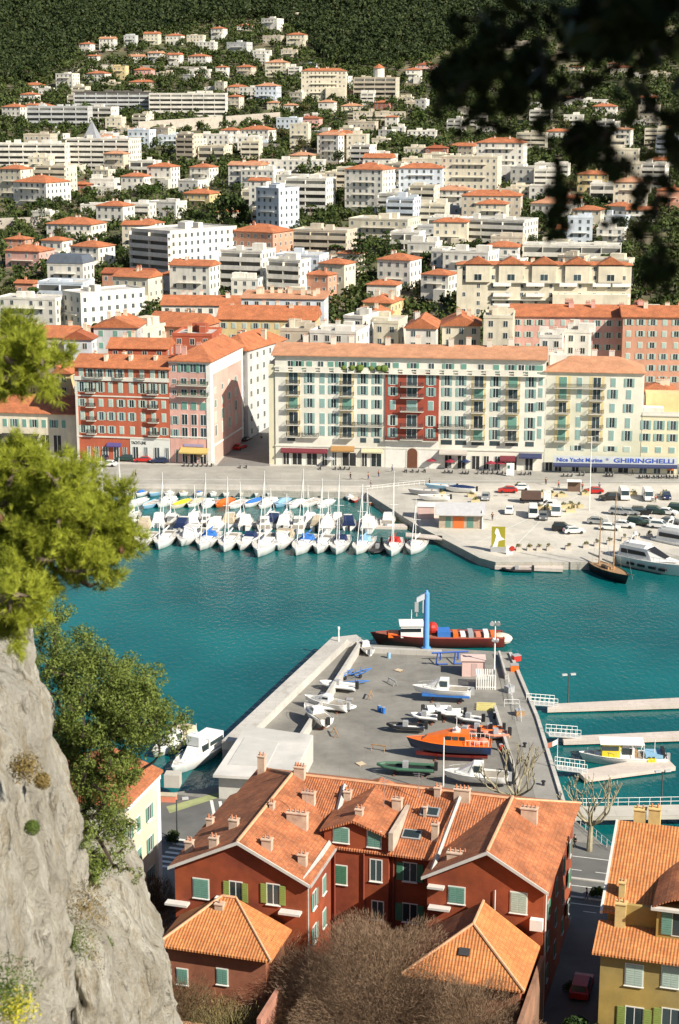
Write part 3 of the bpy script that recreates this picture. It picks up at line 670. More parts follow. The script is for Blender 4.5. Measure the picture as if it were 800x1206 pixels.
# ---- red block on the left
A4,W4,ya4=fr_frame((92,541),(201,545)); 
t4=thing('apartment_block','brick-red six-storey block with pale window surrounds and orange roof','apartment block',A4,ya4)
X4,Z4=facade_fn(t4,A4,ya4,W4); H4=Z4(150,434); body(t4,W4,12,H4,W_('red'),1)
rf=roof_mb('gable',W4,12,H4,2.3,.7).build('roof',RT['orange'],t4)
for x,y in ((7,3),(13,3.5),(19,4),(10,8),(3,7)): chim(rf,x,y,H4+1.0,.7,1.6,1.6,3,W_('cream'))
b=MB()
for yy,hh,pd in ((444.5,.9,.35),(466.5,.3,.15),(514.5,.35,.2)): b.box(-.05,-pd,Z4(150,yy)-hh,W4+.02,0,Z4(150,yy))
b.box(-.05,-.12,0,.5,0,Z4(150,445)); b.build('cornice',STONE,t4)
cx4=[98,108.5,120,131.5,143.5,156,169,181.5,193.5]
for j,x in enumerate(cx4):
    for k,(a,b_) in enumerate(((436,445),(451.5,463),(471.5,480),(486.5,496),(503,511.5))):
        z=Z4(150,b_)+.1; h=Z4(150,a)-Z4(150,b_); window(t4,X4(x),0,z,1.0,h,0,'plain','cream','pale',closed=(j*5+k*3)%7 in(0,2,4))
        if (j in(1,7) and k in (1,2,3,4)): balcony(t4,X4(x),0,z-.1,2.3 if j==1 else 2.6,.9,0,'iron')
        if k==0 and j in(1,2,4,6): balcony(t4,X4(x),-.36,z-.1,2.1,.6,0,'iron')
MB().box(X4(153),-.1,0,W4,0,Z4(150,516)).build('ground_floor_wall',M('shop_wall_grey',(.6,.62,.58),.8,.1),t4)
text(t4,'YACHT-LINE',X4(154.5),Z4(175,523.5),.75,DARK,y=-.12,width=X4(172)-X4(154.5),name='shop_lettering')
shops([(102,106,'g'),(111,116,'g'),(120,127,'g'),(133,140,'g'),(144,149,'g')],t4,X4,Z4(150,527)); shops([(156,163,'g'),(169,174,'g'),(181,188,'g'),(194,199,'g')],t4,X4,Z4(150,526),.1)
awning(t4,X4(126),X4(143),Z4(150,522),.9,M('awning_purple',(.08,.06,.2),.8,.1),drop=.6)
# ---- pink corner block
A5,W5,ya5=fr_frame((201.5,545),(249,547))
t5=thing('apartment_block','pink and white corner block with yellow cafe awning beside the side street','apartment block',A5,ya5)
X5,Z5=facade_fn(t5,A5,ya5,W5); H5=Z5(225,426)
Q=P(287,521); Bp=P(249,547); sx=(Q-Bp); L5=sx.length; ang=math.atan2(sx.y,sx.x)-ya5
ca,sa=math.cos(ang),math.sin(ang)
MB().prism([(0,0),(W5,0),(W5+L5*ca,L5*sa),(0,L5*sa)],-1,H5).build('wall',W_('pink'),t5)
def SX(d): return (W5+d*ca,d*sa)
st=MB()
for z0,z1,pd in ((H5-.4,H5,.3),(Z5(225,514)-.3,Z5(225,514),.15)): st.box(-.0,-pd,z0,W5,0,z1)
st.box(X5(244),-.16,0,W5+.15,.0,H5-.1)
def sidebox(b,d0,d1,z0,z1,pr_):
    nx,ny=sa,-ca; p0=SX(d0); p1=SX(d1); b.prism([(p0[0]+nx*pr_,p0[1]+ny*pr_),(p1[0]+nx*pr_,p1[1]+ny*pr_),p1,p0],z0,z1)
sidebox(st,-.1,2.2,0,H5-.1,.12); sidebox(st,L5-1.2,L5,0,H5-.1,.12); sidebox(st,2.2,L5-1.2,3.9,4.3,.15); sidebox(st,2.2,L5-1.2,Z5(225,442),H5-.1,.1)
st.build('pilaster',M('trim_white',(.68,.67,.62),.8,.1),t5)
r=MB(); e=[(-.3,-.7),(W5+.6,-.7),(W5+L5*ca+.7,L5*sa),(-.3,L5*sa)]; cxr=(W5*.55,L5*sa*.35); cy2=(W5*.55+L5*ca*.6,L5*sa)
r.add([(p[0],p[1],H5) for p in e]+[(p[0],p[1],H5+.25) for p in e]+[(cxr[0],cxr[1],H5+3),(cy2[0],cy2[1],H5+3)],[(0,3,2,1),(0,1,5,4),(1,2,6,5),(2,3,7,6),(3,0,4,7),(4,5,8),(5,6,9,8),(7,4,8,9),(6,7,9)])
rf=r.build('roof',RT['orange'],t5)
for x,y in ((3,3),(1,5),(5,9)): chim(rf,x,y,H5+1.6,1.2,.6,1.5,3,W_('pink'))
for k,(a,b_) in enumerate(((429,439),(446,453),(459,466),(474,483),(488.5,501),(504,517))):
    z=Z5(225,b_)+.15; h=Z5(225,a)-Z5(225,b_)-.1
    for j,x in enumerate((206.5,218,229,240)):
        if j==0: window(t5,X5(x),0,z,.9,h*.8,0,'plain','white','teal' if k>2 else None)
        else: window(t5,X5(x),-.02,z,1.35,h,0,'plain','white','green' if k in(0,3) else None,closed=k==3)
    if k in(1,2): balcony(t5,X5(229),-.02,z-.15,X5(247)-X5(211),1.2,0,'green')
    for j in range(4):
        d=4.2+j*(L5-7)/3.6
        if k>=2: p=SX(d); window(t5,p[0],p[1],z,1.2,h,ang,'plain','white','pale',closed=(j+k)%2==0)
p=SX(L5*.5)

text(t5,'CAFE',X5(220),Z5(225,524.5),.6,DARK,y=-.2,width=2,name='cafe_lettering') if 0 else None
MB().box(X5(216),-.12,Z5(225,526),X5(240),0,Z5(225,523)).build('sign_board',M('sign_lilac',(.3,.27,.42),.7,.1),t5)
awning(t5,X5(213),X5(246),Z5(225,527),2.2,M('awning_yellow',(.5,.37,.12),.8,.1),drop=.8); shops([(206,210,'d'),(214,221,'d'),(223,232,'d'),(235,243,'d')],t5,X5,Z5(225,530))
# ---- low block at far left
A6,W6,ya6=fr_frame((-60,531),(91,536)); t6=thing('shop_house','low two-storey cream shop house with dark shopfronts behind the pine','shop house',A6,ya6)
X6,Z6=facade_fn(t6,A6,ya6,W6); H6=Z6(40,487); body(t6,W6,12,H6,W_('cream'),1)
roof_mb('gable',W6,14,H6,3.4,.6).build('roof',RT['orange'],t6)
for i in range(11): window(t6,X6(-40+i*11.5),0,Z6(40,503),1.0,1.9,0,'plain','white','green',closed=i%2==0)
shops([(-50+i*14,-40+i*14,'d') for i in range(9)],t6,X6,Z6(40,512))
awning(t6,X6(2),X6(46),Z6(40,511),1.2,DARK)
# ================================================================ second row: blocks just behind the quay front
def block(x0,x1,ytop,Y,D,style='flat',wc='white',rc='orange',yaw=-6,label='',name='apartment_block',cat='apartment block',rh=2.2,cols=None,shut=None,nchim=None,group=None,floors=99):
    a=PY(x0,ytop,Y); b=PY(x1,ytop,Y); ya=math.radians(yaw); W=(b.x-a.x)/(math.cos(ya)+ (D/max(1,(b.x-a.x)))*abs(math.sin(ya))*.9)
    zg=T(a.x,Y); zt=a.z; H=zt-zg
    if yaw<0: a=a+Vector((0,0,0)); 
    else: a=a+Vector((D*math.sin(ya),0,0))
    t=thing(name,label,cat,(a.x,Y+W*math.sin(-ya)*.5,zg),ya,group); wm=W_(wc); body(t,W,D,H,wm,3)
    nf=max(1,round(H/3.1)); fh=H/nf; n=cols or max(2,int(W/3.0)); cnt=0
    kmin=max(0,nf-floors)
    for k in range(nf-1,kmin-1,-1):
        for i in range(n):
            if cnt>=70: break
            cl=rng.random()<.35
            window(t,W*(i+.5)/n,0,k*fh+.9,1.1,1.5,0,'plain','cream',shut,closed=cl) ; cnt+=1
        m=max(1,int(D/3.6))
        for i in range(m):
            if cnt>=95: break
            if yaw<0: window(t,W,D*(i+.5)/m,k*fh+.9,1.0,1.4,PI/2,'plain','cream')
            else: window(t,0,D*(i+.5)/m,k*fh+.9,1.0,1.4,-PI/2,'plain','cream')
            cnt+=1
    if style=='flat':
        b=MB(); b.box(-.1,-.1,H,W+.1,D+.1,H+.12); b.box(-.1,-.1,H+.12,W+.1,.15,H+.8).box(-.1,D-.15,H+.12,W+.1,D+.1,H+.8).box(-.1,.15,H+.12,.15,D-.15,H+.8).box(W-.15,.15,H+.12,W+.1,D-.15,H+.8)
        r=b.build('roof',wm,t); MB().box(.16,.16,H+.125,W-.16,D-.16,H+.2).build('roof_deck',FLAT,r)
        for i in range(2+int(W/7)):
            x=W*(.1+.8*rng.random()); y=D*(.25+.5*rng.random()); q=.8+rng.random()*1.5
            MB().box(x-q,y-q*.7,H+.1,x+q,y+q*.7,H+1+rng.random()*1.8).build('stair_head',wm,r)
    else:
        r=roof_mb(style,W,D,H,rh,.5,'x' if W>=D else 'y').build('roof',RT[rc],t)
    for i in range(nchim if nchim is not None else 2+int(W/8)):
        chim(r,W*(.1+.8*rng.random()),D*(.35+.35*rng.random()),H+(.3 if style=='flat' else rh*.6),.9+.5*rng.random(),.6,1.3+rng.random(),3,wm if wc in('white','cream','pink') else W_('cream'))
    return t
B2=[ # x0,x1,ytop,Y,D,style,wall,roof,yaw,label,extra
(604,850,374,447,14,'gable','pink','orange',-5,'very long pink block with tiled roof and tall chimneys behind the quay front',dict(rh=2.4,shut='pale',nchim=12)),
(735,850,374,441,12,'gable','salmon','orange',-5,'darker salmon-pink block with pale shutters at the far right behind the quay front',dict(rh=2.2,shut='pale')),
(570,610,375,437,12,'flat','cream','orange',-8,'small cream flat-roofed block between tiled roofs left of the long pink block',{}),
(636,668,398,424,10,'flat','white','orange',-10,'white stepped roof house with terrace just above the pale tiled quay roofs',{}),
(478,520,387,440,13,'gable','white','orange',-8,'pale house with broad orange roof above the cream quay block, left one of two',dict(rh=2.6)),
(521,569,384,444,12,'gable','cream','orange',-4,'cream house with wide orange roof above the cream quay block, right one of two',dict(rh=2.6)),
(440,478,381,452,12,'flat','cream','orange',-14,'cream flat-topped house with many chimneys above the cream quay block',{}),
(425,462,374,478,12,'gable','salmon','orange',-10,'salmon house with orange roof in the dense old quarter above the quay',dict(rh=2)),
(430,470,357,505,11,'hip','yellow','orange',-18,'small yellow house with orange hipped roof above the old quarter roofs',dict(rh=2)),
(365,432,393,438,13,'flat','white','orange',-16,'bright white terraced rooftops above the left half of the cream quay block',{}),
(405,440,375,462,12,'flat','white','orange',-24,'cluttered white stepped block with roof terraces behind the quay front',{}),
(330,372,390,446,11,'flat','beige','orange',-10,'beige rooftop block with washing terrace behind the cream quay block',{}),
(256,376,377,470,13,'gable','yellow','orange',-6,'long yellow block with broad orange roof above the side street',dict(rh=3.2,shut='pale')),
(248,318,412,425,22,'hip','grey','orange',-24,'tall grey-white corner block with orange roof lining the side street',dict(rh=3.2)),
(203,256,396,430,12,'flat','red','orange',-8,'red roof storey with white terrace rising behind the pink corner block',{}),
(170,250,385,452,13,'gable','salmon','orange',-22,'salmon house with large orange roof behind the red quay block',dict(rh=3)),
(127,200,411,420,10,'gable','red','orange',-5,'red tiled top storey stepping up directly behind the red quay block',dict(rh=2)),
(110,166,386,437,12,'gable','grey','orange',-5,'grey-green balcony house with orange roof behind the red quay block',dict(rh=2.4,shut='green')),
(152,182,388,445,10,'flat','cream','orange',-30,'rounded cream gable house between orange roofs behind the red quay block',{}),
(75,112,400,432,12,'gable','bluish','rust',-5,'pale blue house with dark red roof left of the grey-green balcony house',dict(rh=2)),
(30,90,398,440,12,'gable','cream','orange',-5,'cream house with orange roof half hidden by the pine, behind the shop house',dict(rh=2.4)),
(50,90,440,420,10,'gable','yellow','orange',-10,'yellow house with tall blank gable beside the red quay block',dict(rh=2)),
(-30,50,436,426,12,'gable','cream','orange',-5,'cream house at the left edge behind the pine branch',dict(rh=2.5)),
(190,284,360,520,12,'gable','white','orange',-4,'long white block with orange roof and blue balconies below the big terraced block',dict(rh=2.4)),
(284,386,352,500,12,'shed','bluish','pale',-6,'long bluish-grey wall building topped by a row of many white chimneys',dict(rh=1.0,nchim=12)),
(666,700,392,432,9,'flat','white','orange',-12,'white rooftop annex with awning terrace in front of the long pink block',{}),
(752,800,462,408,10,'hip','salmon','orange',-8,'small salmon roofed annex behind the low end block',dict(rh=1.4)),
]
for x0,x1,yt,Y,D,st,wc,rc,yw,lb,ex in B2: block(x0,x1,yt,Y,D,st,wc,rc,yw,lb,**ex)

q=MB()
for i in range(12):
    Y0_=404+i*7; a_=PY(297,515,Y0_); x0_=a_.x-6-i*.3; x1_=a_.x+12
    q.face([(x0_,Y0_,T(x0_,Y0_)+.06),(x1_,Y0_,T(x1_,Y0_)+.06),(x1_,Y0_+7,T(x1_,Y0_+7)+.06),(x0_,Y0_+7,T(x0_,Y0_+7)+.06)])
tag(q.build('side_street',asph),'upper part of the shaded side street','street',kind='structure')
# ================================================================ hillside buildings, transcribed one by one
# cx, base y, width px, height px, style, wall, roof, yaw, name, short description
HB=[
(640,372,204,60,'hip','cream','orange',-3,'apartment_block','very long cream block with orange roof, dormers and white balconies',.09),
(215,328,122,74,'band','white','',-42,'apartment_block','huge white block with stacked continuous balconies and roof terrace',1.6),
(37,391,80,44,'slab','white','',-14,'apartment_block','white slab with regular square windows at the left edge',.5),
(120,392,94,62,'slab','white','',-50,'apartment_block','white slab with bright window-dotted long side, right one of two slabs',2.2),
(292,346,58,50,'band','white','',-20,'apartment_block','white apartment house with small balconies beside dark cypresses',.8),
(309,320,66,48,'hip','salmon','orange',-30,'villa','salmon mansion with wide orange roof and tall cypresses',.8),
(383,306,76,40,'band','beige','orange',-18,'apartment_block','beige terraced apartment house with planted roof',.6),
(454,284,86,34,'flat','cream','',-20,'apartment_block','wide cream block with parasols on its roof terrace',.7),
(327,274,46,50,'slab','bluish','',-40,'apartment_block','tall pale tower-like block with blank grey side',1),
(366,252,54,42,'band','white','',-16,'apartment_block','white block with stacked side balconies',.8),
(309,227,46,28,'flat','white','',-20,'apartment_block','plain white flat-roofed block',.8),
(437,250,56,50,'hip','white','orange',-24,'apartment_block','tall white mansion block with orange roof',.9),
(497,244,50,44,'hip','bluish','orange',-8,'apartment_block','pale blue-white block with arcaded top and orange roof',.6),
(476,238,24,18,'flat','white','',-20,'villa','narrow white stepped house',.8),
(556,238,66,50,'slab','cream','',-14,'apartment_block','large ornate cream block with rows of bays',.5),
(592,216,56,46,'hip','white','orange',-14,'apartment_block','white balcony block with orange roof below the dark branch',.6),
(581,262,74,36,'hip','beige','orange',-10,'apartment_block','beige block with long orange roof above the terraced white block',.5),
(590,292,92,40,'band','white','',-26,'apartment_block','wide white terraced block with blue awnings',.6),
(594,312,42,24,'hip','white','orange',-14,'villa','white villa with bright orange roof',.8),
(556,330,62,36,'slab','white','',-22,'apartment_block','plain white block with blank walls',.8),
(676,312,118,28,'band','white','',-10,'apartment_block','long modern white block with curved end and ribbon balconies',.3),
(695,270,36,24,'hip','cream','orange',-20,'villa','cream villa with orange roof beneath the dark branch',.8),
(471,338,48,34,'hip','white','orange',-24,'villa','cubic white villa with orange roof',.9),
(397,344,40,34,'hip','cream','orange',-26,'villa','cream villa with orange roof beside a dark cedar',.9),
(378,356,34,32,'hip','salmon','orange',-26,'villa','pinkish villa with orange roof',.8),
(453,350,38,18,'hip','white','orange',-14,'villa','low white villa with orange roof',.8),
(452,374,44,22,'hip','yellow','orange',-14,'villa','low yellow house with orange roof',.8),
(518,352,40,30,'hip','white','orange',-24,'villa','white house with steep orange roof',.9),
(527,322,34,26,'flat','white','',-24,'villa','bright white cube house',.9),
(501,306,38,22,'flat','white','',-20,'villa','low white garden house',.8),
(515,285,42,20,'flat','grey','',-14,'villa','long grey retaining-wall house',.6),
(414,322,30,24,'hip','cream','orange',-22,'villa','small cream house behind a cedar',.8),
(209,350,40,28,'hip','white','orange',-26,'villa','white villa with orange hipped roof and one cypress',.9),
(152,344,58,24,'gable','salmon','rust',-12,'villa','salmon house with long reddish roof above the white slab',.5),
(82,340,48,30,'flat','white','',-16,'villa','ornate white house with dark mansard roof',.7),
(31,346,24,14,'gable','salmon','orange',-14,'cottage','small shed-like house with orange roof',.8),
(108,318,46,30,'hip','white','orange',-26,'villa','white villa with orange roof and pale side wing',.9),
(66,304,32,22,'hip','white','orange',-22,'villa','small white villa with orange roof',.8),
(22,296,28,16,'hip','salmon','orange',-20,'villa','small salmon villa with orange roof',.8),
(33,316,50,24,'hip','pink','orange',-20,'villa','pale pink villa with low orange roof',.8),
(88,281,62,22,'hip','white','orange',-18,'villa','wide white villa with orange roof',.7),
(52,262,28,14,'flat','white','',-20,'villa','plain low white house',.8),
(135,267,40,26,'hip','white','orange',-22,'apartment_block','white apartment villa with orange roof',.8),
(162,262,38,22,'band','white','',-16,'apartment_block','white house with two long balconies',.6),
(196,256,42,20,'flat','white','',-24,'villa','long low white house',.7),
(237,243,40,18,'hip','yellow','orange',-24,'villa','yellowish villa with orange roof',.8),
(226,230,30,18,'flat','white','',-24,'villa','white annex with flat roof',.8),
(240,218,30,22,'hip','white','orange',-24,'villa','white cube villa with orange pyramid roof',.9),
(192,222,34,26,'hip','white','orange',-20,'villa','tall white villa with orange roof',.8),
(160,224,32,18,'hip','white','orange',-18,'villa','white villa with faded orange roof',.8),
(123,230,32,12,'flat','white','',-14,'villa','low white garage-like house',.7),
(95,225,22,10,'hip','brick','orange',-14,'cottage','small brick-red cottage',.8),
(47,243,60,32,'hip','white','orange',-30,'apartment_block','large white palace-like villa with orange roof',.9),
(62,206,66,14,'flat','cream','',-8,'apartment_block','long low cream block behind the palace-like villa',.4),
(121,201,86,42,'band','white','',-14,'apartment_block','big white terrace block with stepped balconies and glass pyramid',.5),
(38,202,86,34,'band','white','',-6,'apartment_block','long white terrace block left of the pyramid block',.25),
(134,133,92,26,'band','dark','',-5,'apartment_block','long dark banded apartment block with grey balconies',.2),
(70,150,76,26,'band','grey','',-8,'apartment_block','grey stepped balcony block',.25),
(120,146,38,22,'band','white','',-18,'apartment_block','white stepped terrace block',.6),
(222,137,92,28,'band','white','',-5,'apartment_block','long white residence with three ribbon balconies',.2),
(211,171,46,14,'flat','bluish','',-10,'villa','pale blue-white low house below the retaining wall',.5),
(253,176,38,18,'flat','white','',-12,'villa','white row house below the retaining wall',.5),
(102,60,18,10,'hip','white','orange',-20,'villa','highest left white villa with orange roof',.8),
(127,59,20,15,'gable','white','pale',-10,'villa','white villa with pale gable',.8),
(154,54,16,13,'flat','grey','',-10,'villa','pale grey ruin-like house',.8),
(179,52,20,14,'gable','cream','orange',-10,'villa','cream villa with orange gable',.8),
(206,52,22,12,'hip','white','orange',-14,'villa','white villa with thin red roof',.7),
(231,53,22,13,'flat','cream','',-12,'villa','cream flat-roofed villa',.7),
(258,47,19,15,'hip','white','orange',-20,'villa','white villa with orange pyramid roof',.9),
(243,61,26,13,'flat','white','',-14,'villa','wide white modern villa',.6),
(160,74,22,10,'gable','white','pale',-10,'villa','low white twin villa',.8),
(184,75,20,14,'gable','white','pale',-20,'villa','white villa with steep gable',.8),
(206,78,19,15,'gable','white','orange',-14,'villa','upright white villa',.8),
(235,78,27,14,'hip','white','orange',-20,'villa','white villa with pinkish roof and side wing',.7),
(79,104,27,19,'flat','white','',-20,'villa','big bright white cubic villa',.8),
(116,97,28,13,'hip','white','orange',-20,'villa','white villa with terrace wall',.7),
(142,93,18,16,'flat','yellow','',-12,'villa','yellow-beige cubic villa',.8),
(170,92,24,12,'hip','pink','orange',-14,'villa','pinkish villa with orange roof',.7),
(195,92,22,8,'flat','beige','',-8,'villa','low beige villa',.6),
(40,105,27,8,'hip','white','orange',-14,'villa','low white villa with orange roof near the wood',.7),
(56,111,22,9,'flat','white','',-14,'villa','low bright white bungalow',.7),
(35,122,22,13,'hip','white','orange',-14,'villa','white cottage with orange roof edge',.8),
(17,141,30,18,'hip','white','orange',-20,'villa','white villa with orange roof at the left edge',.8),
(50,136,27,14,'hip','cream','orange',-14,'villa','cream villa with orange roof above the grey stepped block',.8),
(131,104,22,9,'flat','beige','',-10,'villa','beige terrace house above the dark banded block',.7),
(168,103,32,9,'hip','beige','orange',-8,'villa','beige row house with orange roofs above the dark banded block',.5),
(236,92,26,12,'flat','white','',-10,'villa','white house with long awning',.6),
(262,92,16,14,'hip','white','orange',-14,'villa','small white villa beside a garden wall',.8),
(321,38,26,18,'flat','white','',-24,'villa','stacked white villa high in the wood',.9),
(289,35,20,7,'hip','white','orange',-10,'villa','low white roofed villa at the wood edge',.7),
(322,51,25,11,'flat','beige','',-14,'villa','beige villa below the stacked white villa',.7),
(350,54,25,15,'hip','cream','orange',-14,'villa','cream villa with bright orange roof at the wood edge',.7),
(353,22,22,8,'flat','cream','',-8,'villa','highest cream house inside the wood',.7),
(282,65,30,17,'flat','grey','',-20,'villa','grey-white terraced villa',.7),
(309,68,22,10,'flat','white','',-10,'villa','long white modern villa',.6),
(341,67,20,10,'flat','beige','',-10,'villa','dark beige villa at the wood edge',.7),
(327,90,29,19,'hip','cream','pale',-12,'villa','cream villa with pale hipped roof',.8),
(290,92,23,15,'hip','beige','orange',-20,'villa','beige villa with orange roof',.8),
(280,111,25,11,'hip','beige','orange',-8,'villa','low beige villa with tiled roof',.6),
(316,123,30,24,'hip','bluish','pale',-14,'villa','bluish-white three-storey villa',.8),
(382,119,54,36,'hip','cream','orange',-4,'apartment_block','cream seven-storey block with orange roof and white side columns',.35),
(444,119,54,29,'band','beige','',-14,'apartment_block','beige balcony block with small white turret',.4),
(488,97,20,17,'hip','white','orange',-10,'villa','round-looking white villa with orange roof',1),
(504,89,26,15,'hip','pink','rust',-10,'villa','pinkish house beside the dark branch',.7),
(343,131,18,9,'hip','white','pale',-10,'villa','small white house below the wood',.7),
(386,132,22,14,'hip','white','pale',-14,'villa','white house with grey roof',.8),
(415,134,26,12,'hip','cream','pale',-10,'villa','cream bungalow with grey roof',.7),
(451,134,20,15,'hip','brick','orange',-14,'villa','small brick-red house',.8),
(488,128,23,10,'flat','beige','',-8,'villa','beige house near the dark branch',.7),
(341,157,31,20,'flat','bluish','',-14,'villa','light blue-white villa with square windows',.7),
(366,153,28,16,'hip','pink','rust',-14,'villa','pinkish villa with rust roof',.7),
(304,171,38,20,'hip','white','orange',-20,'villa','white villa with orange roof behind an umbrella pine',.7),
(272,171,22,18,'hip','white','orange',-14,'villa','narrow white villa with orange roof by the retaining wall',.8),
(400,181,48,24,'hip','white','orange',-16,'villa','broad white villa with vivid orange roof and columns',.6),
(428,157,36,16,'flat','beige','',-14,'apartment_block','beige modern balcony house',.6),
(447,141,62,10,'flat','beige','',-4,'apartment_block','very long low beige wall-like building',.15),
(498,164,36,13,'flat','white','',-8,'villa','wide white modern house beneath the dark branch',.6),
(451,196,33,15,'band','white','',-10,'villa','white house with two balcony bands',.6),
(490,186,26,13,'flat','cream','',-14,'villa','cream cubic house',.7),
(515,187,26,14,'hip','brick','rust',-10,'villa','reddish house with rust roof',.7),
(344,201,80,15,'flat','white','',-8,'apartment_block','long low white block with small windows',.25),
(501,202,50,16,'flat','cream','',-10,'apartment_block','cream block with terrace roof',.4),
(603,58,52,11,'flat','beige','',-6,'apartment_block','long beige building high under the dark branch',.3),
(767,43,18,9,'flat','white','',-10,'villa','white house high at the right',.7),
(724,46,20,12,'hip','beige','orange',-10,'villa','beige house with red roof high at the right',.7),
(554,92,18,15,'flat','white','',-14,'villa','white stepped villa seen through the dark branch',.8),
(635,97,18,16,'flat','bluish','',-14,'villa','bluish villa seen through the dark branch',.8),
(732,90,26,13,'hip','cream','orange',-10,'villa','cream villa with orange roof at the right',.7),
(690,125,56,10,'flat','white','',-8,'apartment_block','long white low block at the right',.3),
(692,113,16,20,'slab','white','',-14,'apartment_block','slim white tower house at the right',.9),
(714,135,32,13,'hip','white','orange',-14,'villa','white villa with orange roof at the right',.7),
(766,140,28,18,'flat','beige','',-14,'villa','beige stepped villa at the right',.7),
(777,90,28,6,'flat','beige','',-8,'villa','low beige terrace at the right edge',.5),
(638,147,28,19,'band','white','',-14,'villa','white balcony villa seen through the dark branch',.7),
(677,147,26,14,'flat','white','',-10,'villa','white cube villa between dark leaves',.8),
(574,159,26,12,'flat','white','',-10,'villa','white box villa with dark windows',.7),
(549,139,20,12,'flat','cream','',-14,'villa','cream villa under the dark branch',.8),
(658,167,30,15,'hip','white','orange',-14,'villa','white villa with bright orange roof between dark leaves',.7),
(717,167,28,17,'hip','cream','rust',-14,'villa','cream villa with rust roof at the right',.7),
(776,174,30,22,'band','cream','',-14,'apartment_block','cream balcony block at the right edge',.7),
(550,178,38,9,'hip','white','orange',-8,'villa','low white villa with orange roof under the dark branch',.5),
(732,203,44,27,'slab','cream','',-14,'apartment_block','cream balcony block at the right between dark leaves',.6),
(780,205,34,18,'hip','cream','orange',-14,'villa','cream villa with orange roof at the right edge',.7),
(652,212,40,20,'band','white','',-14,'apartment_block','white balcony block below the dark branch',.6),
(700,226,36,22,'hip','yellow','orange',-14,'villa','yellow villa with orange roof between dark leaves',.7),
(748,236,40,22,'hip','cream','orange',-14,'apartment_block','cream block with orange roof between dark leaves',.6),
(790,248,30,24,'hip','salmon','orange',-14,'villa','salmon villa with red roof at the right edge',.7),
(668,252,36,20,'hip','white','orange',-20,'villa','white villa with orange roof beside the hanging leaves',.7),
(640,236,30,18,'flat','white','',-14,'villa','white terrace house beside the hanging leaves',.7),
(782,378,50,16,'flat','cream','',-10,'villa','low cream house among trees at the right edge',.6),
(530,258,28,14,'flat','grey','',-10,'villa','grey-white garden house above the green park trees',.7),
(530,214,26,16,'hip','white','orange',-14,'villa','white villa with orange roof beside the ornate cream block',.8),
(405,222,40,20,'flat','cream','',-14,'apartment_block','cream house behind a palm tree',.6),
(345,228,34,22,'flat','white','',-20,'apartment_block','white block between taller white blocks',.7),
(270,262,24,14,'hip','cream','orange',-14,'villa','cream villa half hidden by dark trees',.8),
(300,205,30,14,'hip','white','orange',-14,'villa','white villa with small orange roof above the plain white block',.7),
]
FOOT=[]
LM={}
_seen={}
def where(cx,cy):
    best=min(((abs(cx-k[0])+abs(cy-k[1])*1.4,k) for k in KEY if abs(cx-k[0])+abs(cy-k[1])>14),key=lambda q:q[0])[1]
    dx,dy=cx-best[0],cy-best[1]
    if abs(dx)>abs(dy)*1.4: w='right of' if dx>0 else 'left of'
    else: w='below' if dy>0 else 'above'
    return w+' '+best[2]
KEY=[(640,345,'the very long cream dormer block'),(215,290,'the huge white balcony block'),(120,180,'the pyramid block'),(134,120,'the dark banded block'),(382,100,'the cream block with white columns'),(222,122,'the ribbon-balcony residence'),(309,300,'the salmon mansion'),(437,225,'the tall mansion block'),(47,220,'the palace-like villa'),(321,30,'the stacked villa in the wood'),(400,170,'the broad villa with columns'),(590,275,'the blue-awning block'),(556,215,'the ornate cream block'),(690,120,'the slim tower house'),(180,55,'the cream gabled villa'),(471,320,'the cubic villa'),(444,105,'the turret block')]
seen_l=set()
